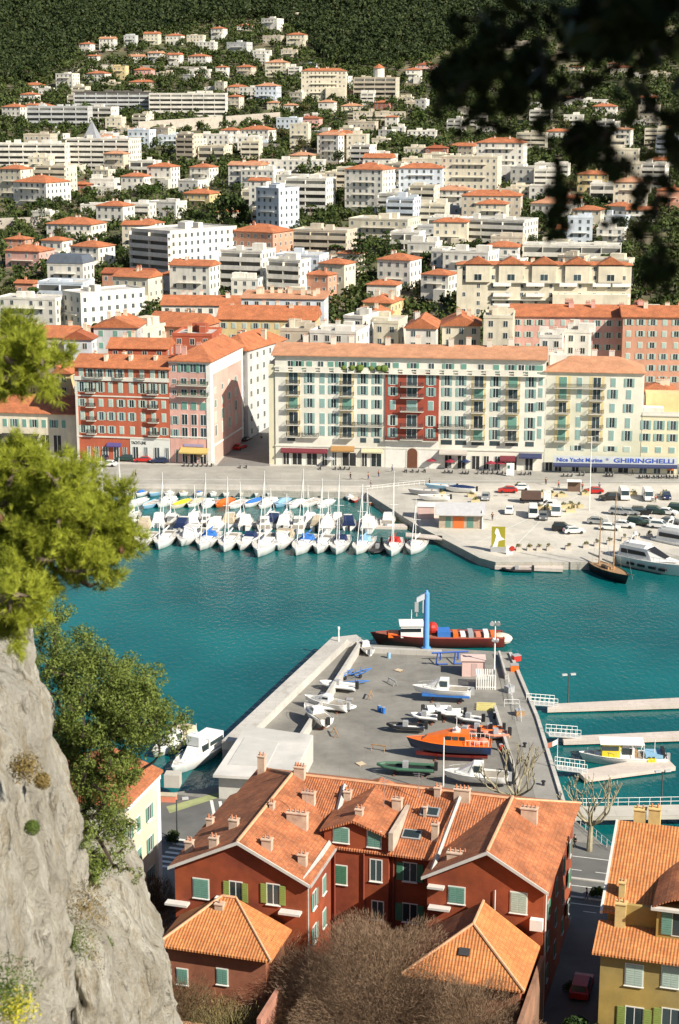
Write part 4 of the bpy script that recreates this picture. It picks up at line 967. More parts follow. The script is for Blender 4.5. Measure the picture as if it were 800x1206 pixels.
for (cx,yb,w,h,st,wc,rc,yw,nm,ds,dr) in HB:
    lb=ds
    if len(ds.split())<9 or ds in seen_l: lb=ds+', '+where(cx,yb-h/2)
    lb=' '.join(lb.split()[:16])
    while lb in seen_l: lb=lb+' again'
    seen_l.add(lb)
    gr_=1.1 if yb>170 and w<70 else 1.0; w*=gr_; h*=gr_*1.04
    t,A,Wd,Dd,Hd=hillhouse(cx,yb,w,h,st,wc,rc or 'orange',yw,dr,nm,lb,'apartment block' if nm=='apartment_block' else ('cottage' if nm=='cottage' else 'villa'))
    ca,sa=math.cos(math.radians(yw)),math.sin(math.radians(yw))
    FOOT.append((A.x,A.y,ca,sa,Wd,Dd))
    if ds.startswith('big white terrace block'):
        p=MB(); c0=Wd*.32; c1=Dd*.5; p.add([(c0-4,c1-4,Hd),(c0+4,c1-4,Hd),(c0+4,c1+4,Hd),(c0-4,c1+4,Hd),(c0,c1,Hd+10)],[(0,3,2,1),(0,1,4),(1,2,4),(2,3,4),(3,0,4)])
        p.build('glass_pyramid',M('pyramid_zinc',(.3,.31,.33),.5,.3,1.5),t)
    if ds.startswith('beige balcony block with small'):
        MB().tube((Wd*.55,Dd*.5,Hd),(Wd*.55,Dd*.5,Hd+7),4,4,12).build('turret',W_('white'),t); MB().tube((Wd*.55,Dd*.5,Hd+7.02),(Wd*.55,Dd*.5,Hd+10),4.6,.1,12).build('turret_roof',RT['orange'],t)
    if ds.startswith('ornate white house'):
        b=MB(); b.loft([[(-.3,-.3,Hd+.72),(Wd+.3,-.3,Hd+.72),(Wd+.3,Dd+.3,Hd+.72),(-.3,Dd+.3,Hd+.72)],[(1,1,Hd+3.4),(Wd-1,1,Hd+3.4),(Wd-1,Dd-1,Hd+3.4),(1,Dd-1,Hd+3.4)]]); b.build('mansard',M('slate',(.1,.12,.15),.6,.2),t)
    if ds.startswith('very long cream block'):
        for i in range(5):
            x=Wd*(.12+.19*i); b=MB().box(x-4,-.8,Hd-5.6,x+4,-.0,Hd-.1); o=b.build('bay',W_('cream'),t)
            b=MB().loft([[(x-4.6,-1.3,Hd+.3),(x+4.6,-1.3,Hd+.3),(x,-1.3,Hd+2.8)],[(x-4.6,3,Hd+.3),(x+4.6,3,Hd+.3),(x,3,Hd+2.8)]]); b.build('dormer_roof',RT['orange'],t)
            for k in range(1,4): balcony(t,min(x+8,Wd-3.2),0,Hd*k/5,6,1.2,0,'white',True); window(t,x,-.8,Hd-5+.0,2.4,2.0) if k==1 else None
KEY+= [(64,198,'the long low cream block'),(497,222,'the arcaded pale block'),(309,212,'the plain white block'),(454,268,'the parasol terrace block'),(292,322,'the white balcony house by cypresses'),(383,287,'the planted beige block'),(108,303,'the villa with pale wing'),(192,209,'the tall white villa'),(88,270,'the wide orange-roofed villa'),(79,95,'the big cubic villa'),(243,55,'the wide modern villa'),(327,82,'the pale hipped villa'),(603,52,'the highest beige building'),(732,84,'the orange villa at the right'),(766,132,'the stepped beige villa'),(732,190,'the cream balcony block'),(447,136,'the wall-like building'),(344,194,'the long low white block'),(581,244,'the long beige orange-roofed block'),(676,298,'the curved modern block'),(341,148,'the light blue-white villa'),(17,132,'the left edge villa'),(290,84,'the beige orange-roofed villa'),(518,338,'the steep-roofed house'),(652,202,'the balcony block under the branch'),(36,372,'the left slab')]
CN={'white':'white','cream':'cream','beige':'beige','yellow':'yellow','salmon':'salmon','bluish':'bluish','pink':'pink','grey':'grey'}
def clash(g,W,D,m=1.5):
    for ax,ay,ca,sa,W2,D2 in FOOT:
        cx=ax+ca*W2/2-sa*D2/2; cy=ay+sa*W2/2+ca*D2/2
        if math.hypot(g.x-cx,(g.y+D/2-cy))<(max(W,D)+max(W2,D2))/2*.74+m: return True
    return False
nfill=0; tries=0
while nfill<165 and tries<12000:
    tries+=1; px=rng.uniform(-5,805); low=rng.random()<.72
    py=rng.uniform(170,372) if low else rng.uniform(70,175)
    if (py>350 and 370<px) or (px>735 and py>265) or (py>365): continue
    if py<100 and 370<px<520: continue
    if px<75 and py<105: continue
    if px<150 and 225<py<335 and rng.random()<.6: continue
    if 235<px<300 and 225<py<275: continue
    if 395<px<475 and 265<py<325: continue
    g=hill(px,py)
    if g.y<480: continue
    Wm=rng.uniform(10,20) if low else rng.uniform(9,14); Dm=Wm*.75
    if clash(g,Wm,Dm): continue
    s=scl(g); fl=int(rng.integers(2,6)) if low else int(rng.integers(1,4)); hp=fl*3.1*s
    wc=str(rng.choice(['white','white','white','white','white','cream','cream','cream','beige','beige','bluish'])); 
    st=str(rng.choice(['hip','flat','flat','flat','band','band','gable'])); 
    if st=='band' and fl<3: st='flat'
    nm='villa' if fl<4 else 'apartment_block'
    sz=['','low','two-storey','three-storey','four-storey','five-storey'][fl]
    ds=sz+' '+CN[wc]+' '+('villa' if fl<4 else 'block')+{'hip':' with orange roof','gable':' with gabled orange roof','flat':' with flat roof','band':' with long balconies'}[st]
    ks=sorted(((abs(px-k[0])+abs(py-k[1])*1.4,k) for k in KEY if abs(px-k[0])+abs(py-k[1])>10),key=lambda q:q[0]); lb=None
    for i in range(2):
        k=ks[i][1]; dx,dy=px-k[0],py-k[1]; w=('right of' if dx>0 else 'left of') if abs(dx)>abs(dy)*1.4 else ('below' if dy>0 else 'above')
        c=ds+', '+w+' '+k[2]
        if c not in seen_l and len(c.split())<=16: lb=c; break
    if not lb: continue
    seen_l.add(lb)
    yw=float(rng.uniform(-30,-8)); t,A,Wd,Dd,Hd=hillhouse(px,py,Wm*s,hp,st,wc,str(rng.choice(['orange','orange','pale'])),yw,float(rng.uniform(.6,.95)),nm,lb,'villa' if fl<4 else 'apartment block')
    a=math.radians(yw); FOOT.append((A.x,A.y,math.cos(a),math.sin(a),Wd,Dd)); nfill+=1
print('fill',nfill,tries)
# tiny far villas between the listed ones, placed where the photograph shows pale dots between trees
# long retaining wall and garden walls
def wall_px(a,b,h,label,z=None):
    p,q=hill(*a),hill(*b); d=(q-p); n=Vector((-d.y,d.x,0)).normalized()*.4; m=MB(); k=8; secs=[]
    for i in range(k+1):
        c=p.lerp(q,i/k); secs.append([(c-n+Vector((0,0,-3))),(c-n+Vector((0,0,h))),(c+n+Vector((0,0,h))),(c+n+Vector((0,0,-3)))])
    m.loft(secs); tag(m.build('retaining_wall',M('retaining_stone',(.42,.38,.32),.9,.2,.4)),label,'wall')
wall_px((163,157),(262,150),7,'long pale retaining wall above the blue-white low house'); wall_px((266,148),(330,143),6,'pale retaining wall below the bluish three-storey villa')
wall_px((84,84),(150,80),3,'low garden wall above the big cubic villa'); wall_px((120,80),(260,84),3,'long garden wall under the row of highest villas')
wall_px((280,176),(330,178),4,'garden wall under the villa with the umbrella pine'); wall_px((0,268),(60,266),4,'garden wall at the left edge below the palace-like villa')
# ================================================================ foliage kit
def mesh_np(name, V, Fq, mats, mi=None, smooth=False):
    """V (n,3) vertices; Fq (m,k) faces, k constant"""
    me=bpy.data.meshes.new(name); n=len(V); m,k=Fq.shape
    me.vertices.add(n); me.vertices.foreach_set('co',np.asarray(V,dtype=np.float32).ravel())
    me.loops.add(m*k); me.loops.foreach_set('vertex_index',Fq.astype(np.int32).ravel())
    me.polygons.add(m); me.polygons.foreach_set('loop_start',np.arange(0,m*k,k,dtype=np.int32)); me.polygons.foreach_set('loop_total',np.full(m,k,dtype=np.int32))
    for q in (mats if isinstance(mats,(list,tuple)) else [mats]): me.materials.append(q)
    if mi is not None: me.polygons.foreach_set('material_index',mi.astype(np.int32))
    me.update(calc_edges=True); me.validate(); return me
def unit(v): return v/np.maximum(1e-9,np.linalg.norm(v,axis=-1,keepdims=True))
def leaves(cent, nrm, size, asp=.5, jit=.9):
    """one rhombic leaf (a quad) at each centre, facing roughly along nrm"""
    n=len(cent); nn=unit(nrm+rng.normal(size=(n,3))*jit); a=unit(np.cross(nn,rng.normal(size=(n,3)))); b=np.cross(nn,a)
    s=(np.asarray(size)*rng.uniform(.7,1.3,n))[:,None] if np.ndim(size)==0 else (size*rng.uniform(.8,1.2,n))[:,None]
    V=np.stack([cent-a*s,cent-b*s*asp,cent+a*s,cent+b*s*asp],1).reshape(-1,3); F=np.arange(4*n).reshape(n,4); return V,F
def clumps(R, H, zc, k, n, fill=.35, flat=1.0):
    """points on clump shells inside an ellipsoid crown"""
    c=unit(rng.normal(size=(k,3)))*rng.uniform(.35,.72,(k,1)); c[:,2]=np.abs(c[:,2])*1.1-.35
    cen=c*np.array([R,R,H])+np.array([0,0,zc]); r=rng.uniform(.3,.5,k)*min(R,H*1.3)
    i=rng.integers(0,k,n); d=unit(rng.normal(size=(n,3))); rad=r[i]*np.where(rng.random(n)<fill,rng.uniform(.3,1,n),rng.uniform(.85,1.08,n))
    p=cen[i]+d*rad[:,None]*np.array([1,1,flat]); return p,d
L_DARK=leaf_mat('leaf_far_dark',(.012,.025,.008),(.045,.07,.018),.1); L_MID=leaf_mat('leaf_far_mid',(.02,.045,.01),(.075,.115,.025),.12); L_OL=leaf_mat('leaf_far_olive',(.03,.04,.015),(.1,.1,.035),.12)
BARK=M('bark_brown',(.12,.085,.055),.9,.3,3)
def proto_tree(kind, R, H, mat, n=420, lsize=.5):
    if kind=='round': p,d=clumps(R,H*.5,H*.6,9,n)
    elif kind=='umbrella': p,d=clumps(R,H*.16,H*.85,9,n,flat=.5)
    elif kind=='cypress':
        z=rng.random(n)**.8; r=R*np.sin(np.clip(z*1.02+.02,0,1)*PI)**.55*(1-.55*z); a=rng.random(n)*2*PI
        d=np.stack([np.cos(a),np.sin(a),np.full(n,.25)],1); p=np.stack([np.cos(a)*r,np.sin(a)*r,.8+z*(H-.8)],1)+rng.normal(size=(n,3))*.12
    elif kind=='cedar':
        z=rng.random(n); lay=np.floor(z*7)/7; r=R*(1-lay*.8)*np.sqrt(rng.random(n)); a=rng.random(n)*2*PI
        p=np.stack([np.cos(a)*r,np.sin(a)*r,H*.15+lay*H*.85+rng.normal(size=n)*.25],1); d=np.stack([np.cos(a)*.5,np.sin(a)*.5,np.ones(n)],1)
    elif kind=='palm':
        pts=[];ds=[]
        for f in range(18):
            a=rng.random()*2*PI; up=rng.uniform(-.3,.9)
            for s in np.linspace(.15,1,12): pts.append([math.cos(a)*R*s,math.sin(a)*R*s,H+R*(up*s-.9*s*s)]); ds.append([0,0,1])
        p=np.array(pts); d=np.array(ds,float)
    V,F=leaves(p,d,lsize,.6,.7); cm=mesh_np('crown',V,F,mat)
    b=MB(); tr=max(.15,R*.07)
    b.tube((0,0,-1),(0,0,H*(.55 if kind=='round' else .85)),tr,tr*.6,6)
    if kind in('round','umbrella'):
        for i in range(5): a=i*1.256; b.tube((0,0,H*(.35 if kind=='round' else .6)),(math.cos(a)*R*.55,math.sin(a)*R*.55,H*(.62 if kind=='round' else .82)),tr*.55,tr*.2,5)
    return cm,b.mesh('trunk',BARK)
PROT={'round':[proto_tree('round',4,8,m,n,.42) for m,n in ((L_DARK,460),(L_MID,460),(L_OL,420),(L_DARK,380))],
      'umbrella':[proto_tree('umbrella',6,9,L_MID,560,.45)],'cypress':[proto_tree('cypress',1.5,11,L_DARK,320,.35)],
      'cedar':[proto_tree('cedar',5,14,L_DARK,700,.5)],'palm':[proto_tree('palm',2.6,7,L_MID,0,.45)]}
def place_tree(kind,x,y,s,label,group,v=0,z=None,name=None):
    cm,tm=PROT[kind][v%len(PROT[kind])]; z=T(x,y)-.2 if z is None else z
    t=thing(name or {'round':'broadleaf_tree','umbrella':'umbrella_pine','cypress':'cypress','cedar':'cedar_tree','palm':'palm_tree'}[kind],label,{'round':'tree','umbrella':'pine tree','cypress':'cypress','cedar':'cedar','palm':'palm'}[kind],(x,y,z),rng.random()*6.28,group)
    t.scale=(s,s,s*rng.uniform(.9,1.15)); link('crown',cm,t); link('trunk',tm,t); return t
def blocked(x,y,m=1.0):
    for ax,ay,ca,sa,W,D in FOOT:
        dx,dy=x-ax,y-ay
        if abs(dx)>160 or abs(dy)>160: continue
        u=dx*ca+dy*sa; v=-dx*sa+dy*ca
        if -m<u<W+m and -m-4.0<v<D+m: return True
    return False
# named hillside trees from the photograph: kind, px, base y, height px
for kind,px,py,hp,lb in [
 ('cypress',356,268,26,'dark cypress-like conifer right of the tall tower-like block'),('cypress',344,318,26,'dark cypress, left of a pair below the salmon mansion'),('cypress',348,326,34,'tallest dark cypress below the salmon mansion'),('cypress',337,325,22,'short dark cypress below the salmon mansion'),('cypress',330,332,18,'small dark cypress beside the white apartment house'),
 ('cedar',424,322,54,'large dark cedar in the middle of the hillside'),('cedar',455,308,36,'broad dark cedar behind the cubic white villa'),('umbrella',397,310,22,'flat-topped green umbrella pine beside the large cedar'),
 ('palm',402,246,24,'tall palm in front of the tall white mansion block'),('palm',527,240,14,'palm beside the ornate cream block'),('palm',42,198,22,'palm in front of the long white terrace block, left one'),('palm',60,199,20,'palm in front of the long white terrace block, right one'),
 ('palm',51,330,26,'palm beside the ornate mansard house'),('palm',180,250,34,'very tall thin palm below the white villas'),('umbrella',293,180,26,'wide umbrella pine beside the white villa with orange roof'),
 ('cypress',226,345,22,'single cypress beside the white villa below the huge balcony block'),('cypress',573,290,16,'cypress at the foot of the blue-awning block'),('round',272,268,50,'big dark tree mass left of the tall tower-like block'),
 ('cypress',35,262,22,'cypress at the left edge beside the low white house'),('umbrella',478,252,12,'low umbrella pine below the pale blue-white block'),('round',760,345,60,'big dark tree at the right of the very long dormer block'),
 ('cedar',174,392,40,'dark conifer between the white slab and the orange-roofed block'),('round',172,384,26,'bright green tree right of the white slab')]:
    g=hill(px,py); h0={'cypress':11,'cedar':14,'umbrella':9,'palm':9,'round':9}[kind]; s=hp/scl(g)/h0
    place_tree(kind,g.x,g.y,s,lb,None,0 if kind!='round' else (1 if 'bright' in lb else 0),g.z-.3)
# scattered garden trees between the houses, as individuals
cnt=0; tries=0; GK=[('round','round garden tree between the hillside villas','round trees among the hillside houses'),('umbrella','flat-topped umbrella pine between the hillside villas','umbrella pines among the hillside houses'),('cypress','slender dark cypress between the hillside villas','cypresses among the hillside houses')]
TP=[]
while cnt<255 and tries<9000:
    tries+=1
    px=rng.uniform(-10,812); py=rng.uniform(75,372)**1.0
    if py>345 and 330<px<740: continue
    g=hill(px,py)
    if g.y<455 or blocked(g.x,g.y,.6): continue
    if any((g.x-a)**2+(g.y-b)**2<12 for a,b in TP): continue
    k=rng.choice([0,0,0,0,0,0,1,2],1)[0]; kd,lb,gr=GK[k]
    place_tree(kd,g.x,g.y,rng.uniform(.45,.95)*(1+(g.y-500)/1400),lb,gr,int(rng.integers(0,4)) if kd=='round' else 0,g.z-.4); TP.append((g.x,g.y)); cnt+=1
# undergrowth and far wood: uncountable, one object each
def forest(name,label,pts,sizes,mat,nper,ls,cat):
    base=[]
    for _ in range(6):
        p,d=clumps(1,.8,.75,7,nper,.2); base.append((p,d))
    Vs=[];Fs=[];o=0
    for (x,y,z),s in zip(pts,sizes):
        p,d=base[int(rng.integers(0,6))]; a=rng.random()*6.28; ca,sa=math.cos(a),math.sin(a); R=np.array([[ca,-sa,0],[sa,ca,0],[0,0,1]])
        V,F=leaves(p@R.T*s+np.array([x,y,z]),d@R.T,ls*s,.65,.6); Vs.append(V); Fs.append(F+o); o+=len(V)
    me=mesh_np(name,np.concatenate(Vs),np.concatenate(Fs),mat); return tag(link(name,me),label,cat,kind='stuff')
pts=[];sz=[]
def edge(px):      # picture row where the closed wood begins
    for (a,ya),(b,yb) in zip(WE,WE[1:]):
        if px<=b: return ya+(yb-ya)*(px-a)/(b-a)
    return 60
WE=[(-60,95),(40,98),(75,75),(110,48),(150,45),(200,38),(280,24),(310,22),(360,40),(380,75),(440,78),(500,70),(560,50),(640,40),(720,35),(760,30),(900,30)]
Y=1180.
while Y<2150:
    s=5.2+(Y-1180)/450; st=s*1.25; x=-.215*Y-10
    while x<.215*Y+10:
        xx=x+rng.normal()*st*.3; yy=Y+rng.normal()*st*.3; z=T(xx,yy); qx,qy=topx(Vector((xx,yy,z)))
        if qy<edge(qx) and not blocked(xx,yy,1) : pts.append((xx,yy,z-.6)); sz.append(s*rng.uniform(.6,1.5))
        x+=st
    Y+=st*.95
print('wood',len(pts))
forest('hilltop_wood','dense dark green wood covering the top of the hill',pts,sz,leaf_mat('leaf_wood',(.008,.02,.007),(.048,.064,.022),.05,nsc=.07),150,.16,'wood')
pts=[];sz=[]
Y=455.
while Y<1650:
    st=3.4+Y/400; x=-.215*Y-10
    while x<.215*Y+10:
        xx=x+rng.normal()*st*.35; yy=Y+rng.normal()*st*.35; z=T(xx,yy); qx,qy=topx(Vector((xx,yy,z)))
        if qy>=edge(qx)-3 and rng.random()<.8 and not blocked(xx,yy,.8) and noise.noise(Vector((xx/35,yy/35,3)))>-.28: pts.append((xx,yy,z-.5)); sz.append(rng.uniform(1.3,3.1)*(1+Y/1500))
        x+=st
    Y+=st*1.1
print('undergrowth',len(pts))
forest('garden_undergrowth','mixed green garden shrubs filling the ground between the hillside houses',pts,sz,leaf_mat('leaf_garden',(.012,.026,.008),(.08,.105,.03),.1,nsc=.08),70,.2,'undergrowth')
# ================================================================ foreground houses, all on the frame F(u,v)
RED=M('house_red',(.31,.068,.022),.9,.3,.5,tint=(.22,.046,.02)); REDL=RED
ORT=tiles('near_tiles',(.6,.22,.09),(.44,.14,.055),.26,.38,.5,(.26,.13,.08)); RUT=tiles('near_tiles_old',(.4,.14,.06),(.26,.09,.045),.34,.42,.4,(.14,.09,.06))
FLASH=M('zinc_flashing',(.42,.42,.4),.5,.2,1.5); RIDG=M('ridge_tiles',(.62,.35,.2),.85,.2,1.5); BARGE=M('barge_white',(.6,.58,.54),.7,.15,1)
def near(name,label,cat='house'): return thing(name,label,cat,(O0.x,O0.y,0),YAW)
def LB(): return MB()
def gab_v(u0,u1,v0,v1,ze,zr,um=None,ov=.5,th=.22):      # ridge runs along v
    um=(u0+u1)/2 if um is None else um; a,b=u0-ov,u1+ov
    def flare(z): return z
    pr=[(a,ze-.1),(a*.5+u0*.5+.2,ze+.02),(um,zr-.16),(b*.5+u1*.5-.2,ze+.02),(b,ze-.1),(b,ze+th-.1),(u1-(u1-um)*.35,ze+(zr-ze)*.33+.08),(um,zr+.08),(u0+(um-u0)*.35,ze+(zr-ze)*.33+.08),(a,ze+th-.1)]
    pr=[(a,ze-.12),(um,zr-.16),(b,ze-.12),(b,ze+.08),(um,zr+.1),(a,ze+.08)]
    return MB().loft([[(p[0],-v0,p[1]) for p in pr],[(p[0],-v1-ov,p[1]) for p in pr]])
def gable_wall(u0,u1,v0,v1,z0,ze,zr,um=None):
    um=(u0+u1)/2 if um is None else um; pr=[(u0,z0),(u1,z0),(u1,ze-.13),(um,zr-.17),(u0,ze-.13)]
    return MB().loft([[(p[0],-v0,p[1]) for p in pr],[(p[0],-v1,p[1]) for p in pr]])
def UF(px,v,z):
    lo,hi=-40.,60.
    for _ in range(40):
        m=(lo+hi)/2
        if topx(F(m,v,z))[0]<px: lo=m
        else: hi=m
    return lo
def ZF(py,u,v): return zat(F(u,v).y,py)
def nwin(par,px,py,v,w,h,sh=None,closed=False,rz=0,frame='white'):
    z=ZF(py,UF(px,v,10),v); u=UF(px,v,z); return window(par,u,-v-.01,z-h/2,w,h,0,'sill',frame,sh,closed)
def ledge(par,pxa,pxb,py,v,d=.9):
    z=ZF(py,UF(pxa,v,9),v); a,b=UF(pxa,v,z),UF(pxb,v,z); MB().box(a,-v-d,z,b,-v,z+.22).build('canopy',BARGE,par)
def nchim(r,u,v,z,w=1.0,d=.6,h=1.2,pots=2,mat=None):
    w*=.8; h*=.85
    o=chim(r,u,-v,z,w,d,h,pots,mat or M('chimney_render',(.55,.42,.32),.9,.3,1)); MB().box(u-w/2-.2,-v-d/2-.2,z-.9,u+w/2+.2,-v+d/2+.2,z-.0).build('flashing',FLASH,o) if 0 else None
    return o
# A : gabled wing on the left
tA=near('gabled_house','dark red gabled house with green shutters, left wing of the waterfront roofs')
gable_wall(-4,9.3,1,17.4,-1,13.5,17).build('wall',RED,tA)
rA=gab_v(-4,9.3,0,17.4,13.5,17,2.65).build('roof',ORT,tA)
b=MB(); 
for s_ in (-1,1): 
    ue=(-4.5 if s_<0 else 9.8); b.loft([[(ue,-17.92,13.3),(ue,-17.92,13.62),(2.65,-17.92,17.15),(2.65,-17.92,16.8)],[(ue,-18.02,13.3),(ue,-18.02,13.62),(2.65,-18.02,17.15),(2.65,-18.02,16.8)]])
b.build('barge_board',BARGE,rA)
MB().tube((2.65,0,17.12),(2.65,-17.9,17.12),.16,.16,6).build('ridge_tiles',RIDG,rA)
MB().box(9.7,-17.9,13.25,9.95,-9.0,13.45).build('gutter',FLASH,rA)
for (px,py,w,h) in ((301,924,1.0,1.6),(262,1022,.9,1.3),(209,1030,.9,1.4),(280,1000,.8,1.0),(318,985,.6,.8)):
    pass
for u,v,z,w,h in ((-3.2,15.4,14.0,.9,1.5),(-.2,16.6,15.3,1.0,1.5),(.4,12.5,15.9,1.1,1.0),(-3.6,8.5,13.8,.8,1.0),(5.0,16.0,15.7,1.2,1.3),(8.3,15.2,14.1,1.0,1.4),(5.9,9.2,15.6,2.6,1.3),(5.5,4.0,15.5,1.6,1.4),(3.4,.4,16.8,1.4,1.2),(-2.8,-5.6,14.4,1.0,1.9),(3.2,9.0,16.6,.5,.9)): nchim(rA,u,v,z,w,.7,h,2 if w<1.3 else 4)
nwin(tA,237,1046,17.4,1.5,1.9,'green',True); nwin(tA,278,1050,17.4,1.2,2.0,'olive'); nwin(tA,322,1053,17.4,1.2,2.0,'olive'); nwin(tA,237,1095,17.4,1.3,1.8,'green',True)
ledge(tA,198,224,1061,17.4); ledge(tA,331,356,1072,17.4)
MB().box(UF(252,18.2,10.4),-18.2,10.0,UF(252,18.2,10.4)+1.1,-17.45,11.0).build('air_conditioner',WPAINT,tA)
for v,z in ((14.8,10.6),(11.5,10.6),(14.8,7),(11.5,7)): window(tA,9.31,-v,z-.9,1.0,1.7,PI/2,'sill','white','green',v<12)
MB().tube((9.42,-17.2,1),(9.42,-17.2,13.3),.09,.09,6).build('downpipe',FLASH,tA)
# main back house with hipped roof
tM=near('long_red_house','long dark red house with low hipped orange roof joining the two gabled wings')
MB().box(-3.4,-8.5,-1,31,7.5,13.3).build('wall',RED,tM)
def hipM():
    u0,u1,v0,v1=-4.1,31.6,-8.4,9.2; ze=13.3; zr=16.75; a=(2.6,0,zr); c=(25.8,0,zr)
    q=[(u0,-v1),(u1,-v1),(u1,-v0),(u0,-v0)]; vs=[(p[0],p[1],ze) for p in q]+[(p[0],p[1],ze+.2) for p in q]+[a,c]
    return MB().add(vs,[(0,3,2,1),(0,1,5,4),(1,2,6,5),(2,3,7,6),(3,0,4,7),(4,5,9,8),(5,6,9),(6,7,8,9),(7,4,8)])
rM=hipM().build('roof',ORT,tM)
rd=MB().tube((2.6,0,16.8),(25.8,0,16.8),.16,.16,6).tube((-4.1,8.4,13.5),(2.6,0,16.8),.14,.14,6).tube((31.6,8.4,13.5),(25.8,0,16.8),.14,.14,6); rd.build('ridge_tiles',RIDG,rM)
# B bay
gable_wall(8.6,15.2,-1,9.0,-1,15.2,16.5,11.6).build('bay',RED,tM)
rB=gab_v(8.6,15.2,-2,9.0,15.2,16.6,11.6,.4).build('bay_roof',ORT,tM)
MB().box(15.3,-9.5,14.0,15.75,-1.0,15.9).build('party_parapet',M('party_wall_render',(.5,.4,.32),.9,.3,.8),tM)
b=MB(); b.box(9.9,-9.0,-1,12.6,-8.95,3); 
for u,v,z,w,h in ((11.8,7.5,16.2,.9,1.1),(14.6,3.2,15.9,1.2,1.0),(9.2,2.5,15.8,.9,1.0),(20.8,1.0,16.6,2.0,1.2),(18.2,.6,16.5,.8,1.0),(19.3,6.5,14.5,.8,1.8),(17.6,3.5,15.4,.4,1.2)): nchim(rM,u,v,z,w,.7,h,2 if w<1.3 else 4)
for u,v in ((16.9,6.4),(18.0,3.2)):
    z=16.75-(v/9.2)*3.45+.15; th=math.atan2(3.45,9.2)
    o=MB().box(-.95,-.62,0,.95,.62,.16).build('skylight',M('skylight_frame',(.3,.32,.33),.5,.1),rM); o.location=(u,-v,z+.02); o.rotation_euler=(th,0,0)
    o2=MB().box(-.8,-.48,.162,.8,.48,.2).build('pane',GLASS,o)
for z_,y_ in ((0,0),): pass
b=MB().tube((20.3,-12.6,13.75),(20.6,-1,16.95),.22,.22,4); b.build('valley_flashing',FLASH,rM)
b=MB().tube((9.0,-17.5,13.72),(9.1,-8.4,13.85),.3,.3,4).tube((9.1,-8.4,13.85),(8.4,-1,16.6),.3,.3,4); b.build('valley_flashing',FLASH,rM)
for px,py,v,w,h,sh,cl in ((402,983,9,1.5,1.5,'green',True),(441,988,9,1.3,1.6,'green',True),(443,1025,9.0,1.1,2.2,None,False),(483,1027,8.5,1.3,1.9,'dkgreen',False),(445,1072,9,1.1,1.9,None,False),(483,1075,8.5,1.4,1.9,'dkgreen',False),(402,1030,9,1.1,1.9,'dkgreen',True)): nwin(tM,px,py,v,w,h,sh,cl)
for u in (9.7,12.7,15.6,19.6): MB().tube((u,-9.12 if u<15 else -8.62,0),(u,-9.12 if u<15 else -8.62,13.2),.1,.1,6).build('downpipe',M('pipe_red',(.22,.05,.03),.7,.1),tM)
for px,zz in ((400,9.5),(441,6.6)): pass
# antennas
for u,v,z,h in ((13.4,4,16,3.2),(16.4,1.5,16.5,2.6),(6.4,8,16.5,2.4)):
    b=MB().tube((u,-v,z),(u,-v,z+h),.03,.03,4); [b.tube((u-.6+.1*i,-v,z+h-.2*i-.1),(u+.6-.1*i,-v,z+h-.2*i-.1),.02,.02,4) for i in range(4)]; b.build('antenna',STEEL,rM)
# C : right gabled wing
tC=near('gabled_house','dark red gabled house with broad orange roof, right wing beside the lane')
gable_wall(20,31.2,1,12.8,-1,13.5,16.9,25.8).build('wall',RED,tC)
rC=gab_v(20,31.2,0,12.8,13.5,16.9,25.8).build('roof',ORT,tC)
b=MB()
for ue in (19.5,31.7): b.loft([[(ue,-13.32,13.3),(ue,-13.32,13.62),(25.8,-13.32,17.05),(25.8,-13.32,16.7)],[(ue,-13.42,13.3),(ue,-13.42,13.62),(25.8,-13.42,17.05),(25.8,-13.42,16.7)]])
b.build('barge_board',BARGE,rC); MB().tube((25.8,0,17.02),(25.8,-13.2,17.02),.16,.16,6).build('ridge_tiles',RIDG,rC)
for u,v,z,w,h in ((27.9,2.2,15.9,2.0,1.2),(22.5,11.0,14.9,2.4,.6)): nchim(rC,u,v,z,w,.8,h,4)
nwin(tC,538,1054,12.8,1.5,1.6,'green',True); nwin(tC,611,1063,12.8,1.5,2.0,'pale',True); ledge(tC,505,524,1043,12.8,.7); ledge(tC,506,531,1067,12.8,.8)
MB().box(UF(624,13.5,10.4),-13.5,9.6,UF(624,13.5,10.4)+1.2,-12.85,10.7).build('air_conditioner',WPAINT,tC)
for v in (10,5,0,-4): 
    for z in (10.3,7,3.6): window(tC,31.22,-v,z-.8,.9,1.5,PI/2,'sill','grey','dkgreen',v in(5,0))
MB().tube((31.35,-12.4,0),(31.35,-12.4,13.3),.1,.1,6).build('downpipe',M('pipe_white',(.6,.58,.55),.6,.1),tC)
MB().box(31.15,-26,-1,31.55,-13.5,7.2).build('yard_wall',M('old_brown_render',(.3,.16,.1),.9,.35,.5,tint=(.2,.12,.08)),tC)
# D : low hipped annex front left ; E : low annex front right
tD=near('hipped_annex','low annex with patterned orange hipped roof in front of the left gabled house')
MB().box(-2.6,-23.4,-1,7.2,-17.8,8.6).build('wall',M('annex_wall_brown',(.3,.11,.06),.9,.3,.6),tD)
q=[(-3.3,-24.3),(8.0,-24.3),(8.0,-17.9),(-3.3,-17.9)]; vs_=[(p[0],p[1],8.55) for p in q]+[(p[0],p[1],8.75) for p in q]+[(1.2,-18.4,11.5),(2.6,-18.4,11.5)]
rD=MB().add(vs_,[(0,3,2,1),(0,1,5,4),(1,2,6,5),(2,3,7,6),(3,0,4,7),(4,5,9,8),(5,6,9),(6,7,8,9),(7,4,8)]).build('roof',tiles('near_tiles_pattern',(.62,.25,.08),(.5,.17,.055),.3,.42,.25,(.35,.2,.1)),tD)
MB().tube((-3.3,-24.3,8.8),(1.2,-18.4,11.55),.14,.14,6).tube((8,-24.3,8.8),(2.6,-18.4,11.55),.14,.14,6).tube((1.2,-18.4,11.55),(2.6,-18.4,11.55),.14,.14,6).build('ridge_tiles',RIDG,rD)
